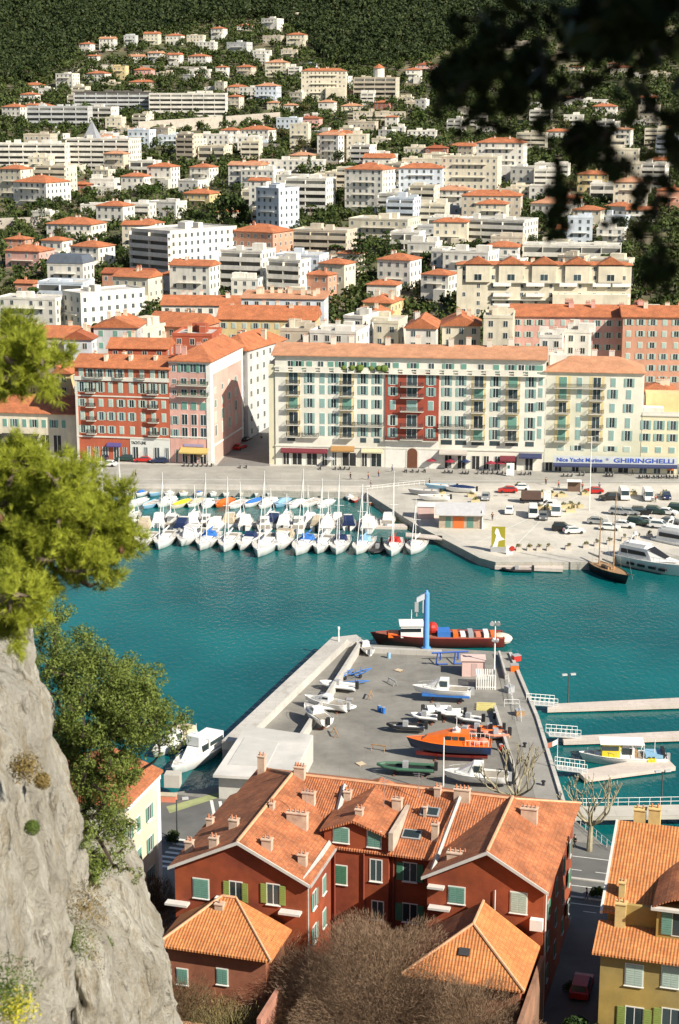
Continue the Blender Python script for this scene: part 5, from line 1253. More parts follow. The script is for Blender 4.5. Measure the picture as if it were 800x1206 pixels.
nchim(rD,1.4,19.6,10.9,1.0,.7,.5,1); nwin(tD,215,1150,23.4,1.0,1.5,'green',True); nwin(tD,262,1150,23.4,1.0,1.5,'green',True)
MB().box(-3.5,-30,-1,8.8,-29.6,4.4).box(8.4,-29.6,-1,8.8,-23.5,6.0).build('terrace_wall',M('terrace_wall_pink',(.42,.2,.14),.9,.3,.6),tD)
MB().box(-3.6,-30.1,4.4,8.9,-29.5,4.6).build('coping',RIDG,tD)
for i in (0,1): MB().tube((-2+i*1.4,-30.3,3.3),(-2+i*1.4,-30.15,3.35),.38,.38,14).build('satellite_dish',WPAINT,tD)
tE=near('hipped_annex','low annex with old brown-and-orange tiled roof in front of the right gabled house')
MB().box(20.6,-21.4,-1,30.6,-13.0,8.0).build('wall',_M['annex_wall_brown'],tE)
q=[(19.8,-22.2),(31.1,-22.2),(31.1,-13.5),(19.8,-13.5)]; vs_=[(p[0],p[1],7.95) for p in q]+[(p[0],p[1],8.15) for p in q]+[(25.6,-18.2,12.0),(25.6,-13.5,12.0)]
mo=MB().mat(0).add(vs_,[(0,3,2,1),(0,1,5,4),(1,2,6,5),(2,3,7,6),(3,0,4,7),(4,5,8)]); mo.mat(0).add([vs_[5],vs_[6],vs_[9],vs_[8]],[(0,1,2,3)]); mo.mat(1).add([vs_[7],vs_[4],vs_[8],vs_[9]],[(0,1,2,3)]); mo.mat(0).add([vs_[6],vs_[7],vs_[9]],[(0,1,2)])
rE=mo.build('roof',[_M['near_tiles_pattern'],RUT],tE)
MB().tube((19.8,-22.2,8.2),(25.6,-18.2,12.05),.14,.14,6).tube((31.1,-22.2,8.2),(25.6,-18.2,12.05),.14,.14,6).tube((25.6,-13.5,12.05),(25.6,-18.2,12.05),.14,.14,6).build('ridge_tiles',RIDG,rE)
o=MB().box(-.5,-.35,0,.5,.35,.14).build('skylight',M('skylight_dark',(.05,.05,.05),.4,.1),rE); o.location=(25.2,-20.2,10.15); o.rotation_euler=(math.atan2(3.85,4.0),0,0)
MB().tube((26.6,-12.95,9),(26.6,-12.95,13.0),.05,.05,5).build('vent_pipe',WPAINT,rE)
# F : yellow-ochre house on the right
OCH=M('house_ochre',(.4,.28,.075),.85,.2,.5,tint=(.32,.24,.09))
tF=near('ochre_house','ochre house with patterned orange tile roof, arched dormer and roof balcony at the right')
uF=37.2; prF=[(4.0,17.5),(14.3,13.1)]
MB().loft([[(uu,-3,-1),(uu,-3,16.6),(uu,-4,17.3),(uu,-13.9,13.0),(uu,-13.9,11.6),(uu,-18.3,11.2),(uu,-18.3,-1)] for uu in (uF+.1,54)]).build('wall',OCH,tF)
rF=MB().loft([[(uu,-3.5,17.0),(uu,-4,17.55),(uu,-14.5,13.1),(uu,-14.5,12.9),(uu,-4,17.32)] for uu in (uF-.35,54.4)]).build('roof',_M['near_tiles_pattern'],tF)
MB().loft([[(uu,-14.6,12.25),(uu,-19.0,11.15),(uu,-19.0,10.95),(uu,-14.6,12.0)] for uu in (uF-.6,54.4)]).build('apron_roof',_M['near_tiles_pattern'],tF)
MB().box(uF-.5,-14.5,12.9,uF-.33,-4,13.0).loft([[(uF-.55,-4,17.6),(uF-.3,-4,17.6),(uF-.3,-4,17.3),(uF-.55,-4,17.3)],[(uF-.55,-14.6,13.15),(uF-.3,-14.6,13.15),(uF-.3,-14.6,12.85),(uF-.55,-14.6,12.85)]]).build('verge_board',BARGE,rF)
# dormer with curved tiled hood
d=MB().box(41.9,-15.9,11.9,46.7,-9.5,14.9).build('dormer',OCH,tF)
arch_=[(41.5+5.6*i/10, 15.0+1.1*math.sin(PI*i/10)) for i in range(11)]
MB().loft([[(p[0],-16.3,p[1]) for p in arch_]+[(p[0],-16.3,p[1]-.14) for p in arch_[::-1]],[(p[0],-7.5,p[1]) for p in arch_]+[(p[0],-7.5,p[1]-.14) for p in arch_[::-1]]]).build('dormer_roof',ORT,d)
MB().box(41.4,-16.4,14.7,47.2,-15.92,14.95).build('cornice',BARGE,d)
window(d,44.3,-15.91,12.3,1.9,2.2,0,'plain','cream','green')
for u in (45.3,46.7): pass
MB().box(38.2,-14.9,12.2,41.8,-14.52,14.2).build('balcony_wall',OCH,tF)
for u,v,z,w,h in ((38.6,14.9,12.6,1.2,2.0),(38.4,12.4,14.0,.7,1.4),(38.9,3.6,17.4,1.4,1.6),(40.3,3.6,17.4,1.4,1.9)): nchim(rF,u,v,z,w,.9,h,2,M('chimney_ochre',(.6,.46,.2),.9,.2,1))
for i,(px,py) in enumerate(((747,1148),(790,1150),(747,1198),(790,1200))): nwin(tF,px,py,18.3,1.5,2.0,'pale' if i<2 else 'olive',i<2)
MB().box(42.2,-18.3,11.9,43.0,-17.9,12.6).build('plant_pot',WPAINT,tF) if 0 else None
# roof at far right edge (neighbour behind the ochre house)
tG=near('tiled_house','small house with steep orange roof behind the ochre house at the right edge')
gable_wall(46,56,-6,1.5,-1,15.2,18.6,51).build('wall',OCH,tG); gab_v(46,56,-6,1.2,15.2,18.6,51).build('roof',ORT,tG)
# G : pale house behind the shrub on the left
tH=near('pale_house','pale yellow house with orange roof edge and white corner pipe behind the cliff shrub')
MB().box(-24,-8.4,-1,-13,0.5,14.9).build('wall',M('house_pale_yellow',(.62,.57,.43),.85,.15,.5),tH)
MB().loft([[( -12.5,y,14.85),(-12.5,y,15.1),(-18.5,y,17.2),(-24.5,y,15.1),(-24.5,y,14.85)] for y in (1.1,-9.0)]).build('roof',ORT,tH)
MB().box(-13.0,-.35,0,-12.72,.6,14.7).box(-13,-8.5,14.3,-12.6,.6,14.84).build('corner_pilaster',WPAINT,tH)
for v in (2,5,7.5):
    for z in (11.4,7.8,4.2): window(tH,-12.99,-v,z-.8,.9,1.6,PI/2,'sill','white','green',v==5)

# ================================================================ cliff
def limestone():
    m,nt,b=nodes('limestone'); L=nt.links.new; tc=N(nt,'ShaderNodeTexCoord')
    mp=N(nt,'ShaderNodeMapping'); mp.inputs['Scale'].default_value=(1,1,.3); mp.inputs['Rotation'].default_value=(0,.3,0); L(tc.outputs['Object'],mp.inputs[0])
    def nz(sc,det,ro,di=0,src=None):
        n=N(nt,'ShaderNodeTexNoise'); n.inputs['Scale'].default_value=sc; n.inputs['Detail'].default_value=det; n.inputs['Roughness'].default_value=ro; n.inputs['Distortion'].default_value=di; L(src or mp.outputs[0],n.inputs['Vector']); return n
    def rng_(src,a,b_,lo=0,hi=1):
        r=N(nt,'ShaderNodeMapRange'); r.inputs[1].default_value=a; r.inputs[2].default_value=b_; r.inputs[3].default_value=lo; r.inputs[4].default_value=hi; L(src,r.inputs[0]); return r
    def mix(f,c1,c2):
        x=N(nt,'ShaderNodeMix',data_type='RGBA'); L(f,x.inputs[0])
        for i,c in ((6,c1),(7,c2)):
            if isinstance(c,tuple): x.inputs[i].default_value=(*c,1)
            else: L(c,x.inputs[i])
        return x.outputs[2]
    n1=nz(1.3,12,.72,.5); n2=nz(3.4,10,.78,.3); n3=nz(.7,4,.6,.2); n4=nz(14,8,.75,0,tc.outputs['Object']); n5=nz(2.2,9,.8,1.2)
    c=mix(rng_(n1.outputs['Fac'],.4,.56).outputs[0],(.52,.475,.38),(.82,.78,.67))
    c=mix(rng_(n3.outputs['Fac'],.45,.62,0,.45).outputs[0],c,(.56,.52,.44))
    c=mix(rng_(n2.outputs['Fac'],.5,.62,0,.65).outputs[0],c,(.42,.32,.17))
    c=mix(rng_(n5.outputs['Fac'],.545,.61,0,.8).outputs[0],c,(.12,.1,.065))
    c=mix(rng_(n4.outputs['Fac'],.58,.7,0,.45).outputs[0],c,(.16,.14,.1))
    L(c,b.inputs['Base Color'])
    a1=N(nt,'ShaderNodeMath',operation='MULTIPLY_ADD'); a1.inputs[1].default_value=.45; L(n2.outputs['Fac'],a1.inputs[0]); L(n1.outputs['Fac'],a1.inputs[2])
    a2=N(nt,'ShaderNodeMath',operation='MULTIPLY_ADD'); a2.inputs[1].default_value=.2; L(n4.outputs['Fac'],a2.inputs[0]); L(a1.outputs[0],a2.inputs[2])
    bp=N(nt,'ShaderNodeBump'); bp.inputs['Distance'].default_value=.6; L(a2.outputs[0],bp.inputs['Height']); L(bp.outputs[0],b.inputs['Normal']); b.inputs['Roughness'].default_value=.95
    return m
LIME=limestone()
def interp(tab,t):
    for (a,x),(b,y) in zip(tab,tab[1:]):
        if t<=b: return x+(y-x)*(t-a)/(b-a)
    return tab[-1][1]
def cliff(name,label,out,xl,Y0,y0,y1,bulge=3.0,amp=.16,step=3.5,seed=0):
    vs=[];rows=0; nc=120
    py=y0
    while py<=y1:
        xr=interp(out,py); top=min(1,(py-y0)/60.); Yr=Y0-(py-y0)/(y1-y0)*.8
        for i in range(nc):
            a=i/(nc-1)*1.5; c=math.cos(min(a,1.5)*PI/2); s=math.sin(a*PI/2) if a<1 else math.sin(PI/2+(a-1)*.9)
            px=xl+(xr-xl)*s; Yq=Yr-bulge*c+(1.3*(a-1)*2 if a>1 else 0)
            p=PY(px,py,Yr); wx=p.x*(Yq/Yr); q=Vector((wx if a<=1 else p.x,Yq if a<=1 else Yr+(a-1)*5,PY(xr,py,Yr).z))
            if a>1: q.x=PY(xr,py,Yr).x-(a-1)**2*2.5
            k=Vector((q.x*.55,q.y*.55,q.z*.28+seed)); 
            dd=noise.fractal(k,.9,2.1,5)*amp*2.4+ (abs(noise.noise(Vector((q.x*1.6,q.y*1.6,q.z*.5+seed))))-.25)*-amp*1.6+noise.fractal(q*2.2,.8,2.2,4)*.1-max(0,noise.ridged_multi_fractal(Vector((q.x*1.1,q.y*1.1,q.z*.35+seed)),.8,2.2,4,1,2)-1.55)*.22
            d=Vector((s,-c,.0)) if a<=1 else Vector((.7,.7,0))
            vs.append(q+d*dd)
        rows+=1; py+=step
    F_=[]
    for j in range(rows-1):
        for i in range(nc-1): a=j*nc+i; F_.append((a,a+1,a+nc+1,a+nc))
    F_=[tuple(reversed(f)) for f in F_]; b=MB(); b.v=[tuple(v) for v in vs]; b.f=F_; b.m=[0]*len(F_)
    b.face([vs[i] for i in range(0,nc,1)])
    return tag(b.build(name,LIME,smooth=True),label,'cliff')
cliff('limestone_cliff','tall pale weathered limestone cliff at the left edge',[(735,-6),(745,8),(765,24),(790,38),(820,42),(860,52),(900,64),(940,68),(1000,72),(1050,68),(1090,66),(1140,76),(1180,78),(1206,72),(1300,70)],-150,25,738,1290,7.0,seed=0)
cliff('limestone_crag','lower limestone crag sloping right below the cliff shrub',[(1004,100),(1012,118),(1030,140),(1050,152),(1090,164),(1130,178),(1160,186),(1206,198),(1300,214)],80,30,1006,1300,4.0,.22,seed=9)
cliff('limestone_crag','small limestone knob between the cliff and the lower crag',[(1012,76),(1022,86),(1040,90),(1080,84),(1110,76),(1300,70)],40,26.6,1014,1300,1.6,.16,seed=5)

# ================================================================ cliff shrub, pine, hanging branch
def leaf_cloud(ell, n, Yr, lsize, asp, fill=.3, jit=.8, shrink=.5):
    """clump shells at given picture ellipses, each with its own depth; real metres"""
    cen=[];rad=[];w=[]
    for (x,y,rx,ry) in ell:
        Y=rng.uniform(*Yr); p=PY(x,y,Y); s=scl(p); k=max(5,int(rx*ry/60))
        for _ in range(k):
            a=rng.random()*6.28; q=math.sqrt(rng.random())*.92
            c=PY(x+rx*q*math.cos(a),y+ry*q*math.sin(a),Y+rng.normal()*min(rx,ry)/s*.5); cen.append(c); rad.append(min(rx,ry)/s*rng.uniform(.16,.4)); w.append(rad[-1]**2)
    cen=np.array([tuple(c) for c in cen]); rad=np.array(rad); w=np.array(w)/sum(w)
    i=rng.choice(len(cen),n,p=w); d=unit(rng.normal(size=(n,3))); r=rad[i]*np.where(rng.random(n)<fill,rng.uniform(.2,1,n),rng.uniform(.8,1.15,n))
    p=cen[i]+d*r[:,None]; return p,d,cen,rad
def branches(b,root,cen,r0,mid=None):
    root=Vector(root); cs=[Vector(c) for c in cen[::max(1,len(cen)//260)]]
    nodes_=[root]; 
    for c in sorted(cs,key=lambda c:(c-root).length):
        n=min(nodes_,key=lambda q:(q-c).length+ (q-root).length*.25); L=(c-n).length; r=max(.006,r0*.45*(1-min(.9,(n-root).length/4)))
        m=(n+c)/2+Vector(tuple(rng.normal(size=3)*L*.12)); b.tube(n,m,r,r*.75,5,False); b.tube(m,c,r*.75,r*.35,5,False); nodes_+= [m,c]
SHR=[(196,842,26,34),(208,868,18,20),(170,812,34,30),(180,875,34,24),(150,905,28,26),(60,790,24,40),(45,770,26,30),(75,800,30,30),(130,810,60,40),(165,845,42,36),(60,860,22,34),(110,880,55,40),(85,905,34,34),(120,925,44,34),(100,1010,34,34),(88,1125,14,22),(84,1155,12,16),(60,725,30,26),(110,1055,26,20),(62,745,20,40),(85,770,35,35),(112,790,40,45),(150,815,40,38),(182,845,28,32),(200,858,16,22),(120,840,55,40),(70,830,26,50),(80,880,30,40),(140,870,40,30),(90,930,34,40),(120,960,34,38),(85,990,26,40),(140,985,24,30),(150,1022,18,24),(92,1085,16,26),(112,1030,16,26),(95,1120,10,14)]
p,d,cen,rad=leaf_cloud(SHR,82000,(27.2,28.9),.024,.5)
V,Fq=leaves(p,d+np.array([0,0,.3]),.027,.45,.9)
t=thing('cliff_shrub','large evergreen shrub with small green leaves growing from the cliff','shrub',tuple(PY(70,960,27.8)))
inv=-Vector(t.location); V2=V+np.array(tuple(inv)); link('foliage',mesh_np('foliage',V2,Fq,leaf_mat('leaf_shrub',(.03,.06,.01),(.2,.25,.06),.25)),t)
b=MB(); branches(b,(0,0,0),cen+np.array(tuple(inv)),.12); b.build('branch',M('bark_dark',(.05,.035,.025),.9,.3,5),t)
def needles(ell,ntuft,Yr,ln,wd,per):
    """sprays: twigs rising out of small clumps, each twig carrying tufts of long needles"""
    cen=[];tw=[]
    for (x,y,rx,ry) in ell:
        Y=rng.uniform(*Yr)
        for _ in range(max(4,int(rx*ry/95))):
            a=rng.random()*6.28; q=math.sqrt(rng.random()); px=x-9+rx*.74*q*math.cos(a); py=y+6+ry*.7*q*math.sin(a)
            c=np.array(tuple(PY(px,py,Y+rng.normal()*.22))); o=np.array([math.cos(a)*q,rng.normal()*.5,-math.sin(a)*q+.55]); o=o/np.linalg.norm(o); cen.append(c); tw.append(o)
    cen=np.array(cen); tw=np.array(tw); i=rng.integers(0,len(cen),ntuft); tt=rng.uniform(0,.24,ntuft)[:,None]
    side_=rng.normal(size=(ntuft,3))*.05
    p=cen[i]+tw[i]*tt+side_; ax=unit(tw[i]+rng.normal(size=p.shape)*.38); P0=np.repeat(p,per,0); A=np.repeat(ax,per,0)
    dr=unit(A+rng.normal(size=A.shape)*.55); L=ln*rng.uniform(.6,1.15,len(P0)); side=unit(np.cross(dr,rng.normal(size=dr.shape)))*wd
    e=P0+dr*L[:,None]; V=np.stack([P0-side,P0+side,e+side*.3,e-side*.3],1).reshape(-1,3); F=np.arange(len(V)).reshape(-1,4); return V,F,cen
for nm,lb,ell,nt_,root,loc in (
 ('pine_bough','bright green pine bough hanging in at the upper left',[(10,425,46,34),(45,422,32,28),(0,450,45,22),(66,432,14,20),(25,400,30,16),(30,430,44,34),(10,460,30,14)],2600,(-120,470),(0,430)),
 ('pine_tree','bright yellow-green pine crown filling the left edge above the water',[(40,545,36,26),(70,560,22,28),(15,580,44,44),(75,600,38,34),(115,612,34,32),(148,600,20,22),(150,640,14,16),(60,640,46,34),(105,648,32,18),(15,655,45,44),(8,705,44,34),(42,690,24,14),(0,530,30,22),(110,680,22,5),(125,655,30,10),(95,570,30,22),(30,600,60,50),(70,630,60,40),(120,635,40,26),(30,700,44,50),(20,560,50,40),(140,615,26,22),(95,668,40,12),(8,735,22,14)],8600,(-150,760),(20,620))):
    V,Fq,cen=needles(ell,nt_,(16.8,18.6),.1,.003,26); o=Vector(PY(*root,17.8)); t=thing(nm,lb,'pine tree' if 'tree' in nm else 'pine bough',tuple(o)); inv=np.array(tuple(-o))
    link('needles',mesh_np('needles',V+inv,Fq,leaf_mat('needles_pine',(.05,.09,.012),(.46,.5,.06),.35)),t)
    b=MB(); branches(b,(0,0,0),cen+inv,.2); b.build('branch',M('bark_pine',(.16,.12,.09),.9,.3,5),t)
    for k in range(9 if nt_>3000 else 2):
        c=cen[int(rng.integers(0,len(cen)))]+inv; MB().ball(tuple(c+np.array([.03,-.1,-.05])),.035,7,6,1.4).build('pine_cone',M('cone_brown',(.13,.06,.03),.8,.2),t)
# hanging branch of the tree above the viewpoint, a few metres away
HB2=[(700,35,40,34),(735,30,34,30),(640,20,30,20),(592,60,44,32),(555,70,34,30),(530,95,28,26),(525,130,22,18),(575,110,48,30),(625,95,30,40),(560,150,34,16),(600,160,20,14),(660,110,26,22),(700,90,26,18),(745,80,24,16),(775,60,26,18),(640,150,18,20),(690,175,26,30),(670,200,20,20),(715,190,26,24),(660,245,24,28),(655,270,14,16),(700,160,30,16),(735,150,20,14),(765,120,26,10),(745,205,34,14),(770,230,30,24),(790,180,16,30),(765,270,20,20),(770,310,24,24),(780,345,12,12),(720,255,14,16),(790,140,20,20),(550,30,30,20),(590,20,30,14),(680,65,30,14)]
p,d,cen,rad=leaf_cloud(HB2,30000,(4.3,5.8),.03,.4,.6)
V1,F1=leaves(p,d,.0125,.42,1.5)
t=thing('overhanging_tree','dark out-of-focus leafy branches of a near tree hanging in at the upper right','tree',(4.2,3.0,83.6))
off=np.array([4.2,3.0,83.6])
# its crown continues up and to the right, outside the frame, and shades these leaves
S=np.array(tuple(SUN)); k=11000; i=rng.integers(0,len(p),k); tt=rng.uniform(.55,2.6,k)[:,None]; pc=p[i]+S*tt+rng.normal(size=(k,3))*.16
V3,F3=leaves(pc,rng.normal(size=(k,3)),.06,.5,1)
link('crown',mesh_np('crown',np.concatenate([V1,V3])-off,np.concatenate([F1,F3+len(V1)]),leaf_mat('leaf_near',(.012,.02,.006),(.03,.045,.012),.05)),t)
b=MB(); b.path([(0,0,-1.2),(.05,.1,1.5),(-.3,.5,3.2),(-1.0,1.2,4.2)],.16,.1,7)
br=Vector((-1.6,1.7,3.6)); b.tube((-1.0,1.2,4.2),br,.08,.05,6); cc=cen-off
branches(b,tuple(br),cc[::2],.035); b.build('trunk',M('bark_shade',(.03,.022,.015),.9,.2),t)

for i,(px,py,Y,r_,lb,mt) in enumerate(((29,905,19.6,.22,'small ochre tuft on the cliff face','o'),(50,920,21.2,.12,'tiny rusty tuft beside the ochre one on the cliff','o'),(10,1165,17.2,.42,'green weeds at the lower left of the cliff','g'),(18,1190,17.6,.3,'yellow flowering weeds at the bottom of the cliff','y'),(88,1112,26.0,.5,'green scrub wedged in the crevice between cliff and crag','g'),(96,1140,26.4,.42,'brownish grass wedged low in the crevice','o'),(122,1112,27.4,.18,'small green tuft on the lower crag','g'),(100,1070,26.4,.5,'ochre green scrub high in the crevice','o'),(38,975,19.9,.1,'tiny green tuft halfway down the cliff','g'))):
    t=thing('cliff_weed',lb,'weed',tuple(PY(px,py,Y))); d=unit(rng.normal(size=(900,3))+np.array([0,-.4,.5])); p=d*(rng.random((900,1))**.5)*r_; V,Fq=leaves(p,d,.028,.3,.5)
    link('foliage',mesh_np('foliage',V,Fq,leaf_mat('weed_'+mt,*{'o':((.1,.08,.03),(.26,.19,.07)),'g':((.04,.07,.015),(.12,.17,.04)),'y':((.3,.3,.03),(.6,.55,.05))}[mt],.2)),t); MB().tube((0,.1,-.1),(0,0,.05),.01,.01,4).build('stem',BARK,t)
# ================================================================ bare trees and winter scrub in the foreground
def twig_dome(name,label,c,R,H,n,mat,tw=.022,ln=.7,kind='bush',flat=.75):
    t=thing(name,label,kind,c); b=MB(); tips=[]
    for i in range(26):
        a=rng.random()*6.28; e=rng.uniform(.25,1.4); d=Vector((math.cos(a)*math.cos(e)*R,math.sin(a)*math.cos(e)*R,math.sin(e)*H))*rng.uniform(.55,.8); m=d*.5+Vector(tuple(rng.normal(size=3)*.25)); b.tube((0,0,0),m,.11,.06,5,False); b.tube(m,d,.06,.025,5,False); tips.append((m,d))
    b.build('branch',M('bark_grey',(.2,.16,.12),.9,.3,3),t)
    u_=unit(rng.normal(size=(n,3))); u_[:,2]=np.abs(u_[:,2]); 
    lob=np.array([1+.16*noise.noise(Vector(tuple(q*2.3)))*2 for q in u_]); r=(rng.random(n)**.3)*lob; p=u_*r[:,None]*np.array([R,R,H]); d=unit(u_*np.array([1,1,1.1])+rng.normal(size=(n,3))*.45); L=ln*rng.uniform(.4,1.1,n)
    s=unit(np.cross(d,rng.normal(size=(n,3))))*tw; e=p+d*L[:,None]; V=np.stack([p-s,p+s,e+s*.4,e-s*.4],1).reshape(-1,3); link('twigs',mesh_np('twigs',V,np.arange(4*n).reshape(n,4),mat),t); return t
TW=leaf_mat('twigs_brown',(.08,.05,.032),(.27,.185,.12),0); TW2=leaf_mat('twigs_dark',(.06,.038,.022),(.15,.1,.055),0)
def gp(px,py,z): return P(px,py,z)
twig_dome('bare_thicket','big rounded leafless grey-brown thicket in front of the red houses',tuple(gp(440,1230,1.0)),9.5,11.5,150000,TW,.013,.5,'thicket')
twig_dome('bare_thicket','lower leafless thicket at the bottom in front of the old tiled annex',tuple(gp(545,1262,1.0)),7,8.5,70000,TW,.013,.5,'thicket')
twig_dome('bare_bush','brown tangled bush along the house wall between cliff and hipped annex',tuple(gp(212,1190,-.5)),4,7.5,15000,TW2,.018,.6,'bush')
twig_dome('bare_bush','brown bare scrub at the foot of the pale house',tuple(gp(178,1085,-.5)),3.2,5,9000,TW2,.018,.6,'bush')
twig_dome('bare_bush','olive scrub below the terrace wall',tuple(gp(265,1262,-.5)),8,5.6,22000,leaf_mat('twigs_olive',(.09,.09,.035),(.24,.2,.09),0),.02,.5,'bush')
twig_dome('bare_bush','leafless small tree crown before the hipped annex roof',tuple(gp(318,1200,.5)),4.6,8.4,16000,TW,.012,.7,'bush')
def plane_tree(label,c,H,R,seed,pale=True):
    r=random.Random(seed); t=thing('pollarded_plane_tree',label,'tree',c); b=MB(); m=M('bark_plane',(.38,.34,.23),.9,.3,2,tint=(.22,.19,.12))
    b.path([(0,0,-.3),(.05,0,H*.2),(.1,.05,H*.4)],.36,.27,8); b.build('trunk',m,t)
    def grow(p,d,L,rad,depth):
        pts=[p]; 
        for i in range(3): d=(d+Vector((r.gauss(0,.16),r.gauss(0,.16),r.gauss(.1,.08)))).normalized(); p=p+d*L/3; pts.append(p)
        lb=MB(); lb.path(pts,rad,rad*.78,6)
        if depth==0: lb.ball(pts[-1],rad*1.25,6,5)
        q.v+= [] ; n=len(q.v); q.v+=lb.v; q.f+=[tuple(i+n for i in f) for f in lb.f]; q.m+=lb.m
        if depth>0:
            for i in range(r.choice([2,2,3])):
                a=r.random()*6.28; sp=r.uniform(.35,.75); nd=(d+Vector((math.cos(a)*sp,math.sin(a)*sp,.25))).normalized(); grow(pts[-1],nd,L*r.uniform(.62,.85),rad*.66,depth-1)
    for i in range(6):
        q=MB(); a=i*1.05+r.random()*.4; grow(Vector((.1,.05,H*.38)),Vector((math.cos(a)*.85,math.sin(a)*.85,.6)).normalized(),R*.6,.17,3); q.build('limb',m,t)
    return t
twig_dome('bare_bush','brown scrub slope between cliff and hipped annex, nearest the bottom',tuple(gp(200,1250,-.5)),5.5,8,22000,TW2,.018,.6,'bush')
twig_dome('bare_bush','tangle of brown branches at the left corner of the hipped annex',tuple(gp(172,1150,-.5)),3.6,6.5,12000,TW,.015,.7,'bush')
plane_tree('bare pollarded plane tree with pale bark beside the lane road',tuple(P(694,1002,0)),8.2,3.9,3)
plane_tree('bare pollarded plane tree rising behind the red roofs',tuple(P(606,968,0)),8.5,4.2,11)
# small evergreens
def bushy(name,label,c,R,H,n,mat,ls=.12):
    p,d=clumps(R,H*.5,H*.5,8,n); p[:,2]=np.maximum(p[:,2],.05); V,Fq=leaves(p,d,ls,.6,.7); t=thing(name,label,'bush',c); link('foliage',mesh_np('foliage',V,Fq,mat),t); MB().tube((0,0,-.2),(0,0,H*.6),.06,.04,5).build('stem',BARK,t); return t
bushy('round_bush','clipped round bush on the traffic island beside the lane',tuple(P(703,1058,0)),1.1,1.7,1500,L_MID,.1); bushy('round_bush','round bush beside the crossing behind the pale house',tuple(P(203,992,0)),1.2,1.7,1500,L_DARK,.1)
bushy('evergreen_bush','dark evergreen bush filling the bottom by the lane',tuple(P(708,1262,0)),4.6,5.6,9000,leaf_mat('leaf_evergreen',(.01,.028,.008),(.04,.075,.02),.1),.16)
bushy('evergreen_bush','green ivy patch on the terrace by the bottom',tuple(P(262,1200,0)),2.0,3.2,2500,L_MID,.12)
bushy('evergreen_bush','dark ivy at the foot between the red houses',tuple(F(10.6,14,0)),1.4,5.5,2500,L_DARK,.12)
bushy('evergreen_bush','small leafy plant beside the red car',tuple(P(672,1170,0)),.9,1.6,700,L_MID,.1)
# ================================================================ boats
WL=-1.5
def hull_secs(L,B,Fb,rake=.12,tr=.75,fl=.82):
    secs=[]
    for t in (0,.15,.35,.55,.72,.86,.95,1.0):
        hb=B/2*(tr+(1-tr)*math.sin(min(1,t/.45)*PI/2)) if t<.45 else B/2*max(.015,(1-((t-.45)/.55)**2.3))
        sh=Fb*(1+.28*t*t); x=L*(t-.5)+ (L*rake*.5*t**3); xk=L*(t-.5)-(L*rake*.5*t**3); zk=-.45 if t<.8 else -.45+ (t-.8)/.2*.5
        secs.append([(x,hb,sh),(x-(x-xk)*.5,hb*fl,.1),(xk,hb*.2,zk),(xk,-hb*.2,zk),(x-(x-xk)*.5,-hb*fl,.1),(x,-hb,sh)])
    return secs
def hull(par,L,B,Fb,hm,dm,stripe=None,name='hull',**k):
    s=hull_secs(L,B,Fb,**k); o=MB().loft(s,True,False); 
    h=o.build(name,hm,par,smooth=False); h.data.polygons.foreach_set('use_smooth',[len(p.vertices)==4 for p in h.data.polygons])
    d=MB(); n=len(s)
    for i in range(n-1): d.face([(s[i][5][0],s[i][5][1]*.94,s[i][5][2]-.08),(s[i+1][5][0],s[i+1][5][1]*.94,s[i+1][5][2]-.08),(s[i+1][0][0],s[i+1][0][1]*.94,s[i+1][0][2]-.08),(s[i][0][0],s[i][0][1]*.94,s[i][0][2]-.08)])
    d.build('deck',dm,par)
    g=MB()
    for i in range(n-1):
        for j in (0,5): g.tube(s[i][j],s[i+1][j],.05,.05,4,False)
    g.tube(s[0][0],s[0][5],.05,.05,4); g.build('gunwale',stripe or hm,par)
    return h
COL={'white':WHITE,'cream':M('boat_cream',(.68,.63,.52),.4,.08,1),'blue':M('canvas_blue',(.03,.16,.5),.8,.15,1.5),'navy':M('boat_navy',(.015,.03,.09),.35,.1,1),'orange':M('boat_orange',(.75,.16,.02),.4,.08,1),
     'red':M('boat_red',(.45,.03,.02),.4,.1,1),'yellow':M('boat_yellow',(.72,.58,.03),.4,.08,1),'green':M('boat_green',(.05,.13,.08),.5,.1,1),'black':M('boat_black',(.02,.02,.022),.45,.1,1),'teak':M('boat_teak',(.36,.22,.11),.6,.25,3),
     'grey':M('boat_grey',(.35,.36,.37),.5,.12,1),'sky':M('boat_skyblue',(.25,.45,.62),.5,.1,1),'tan':M('canvas_tan',(.5,.42,.3),.85,.12,1.5),'salmon':M('boat_salmon',(.62,.22,.14),.6,.1,1)}
def at(px,py,z=WL): return P(px,py,z)
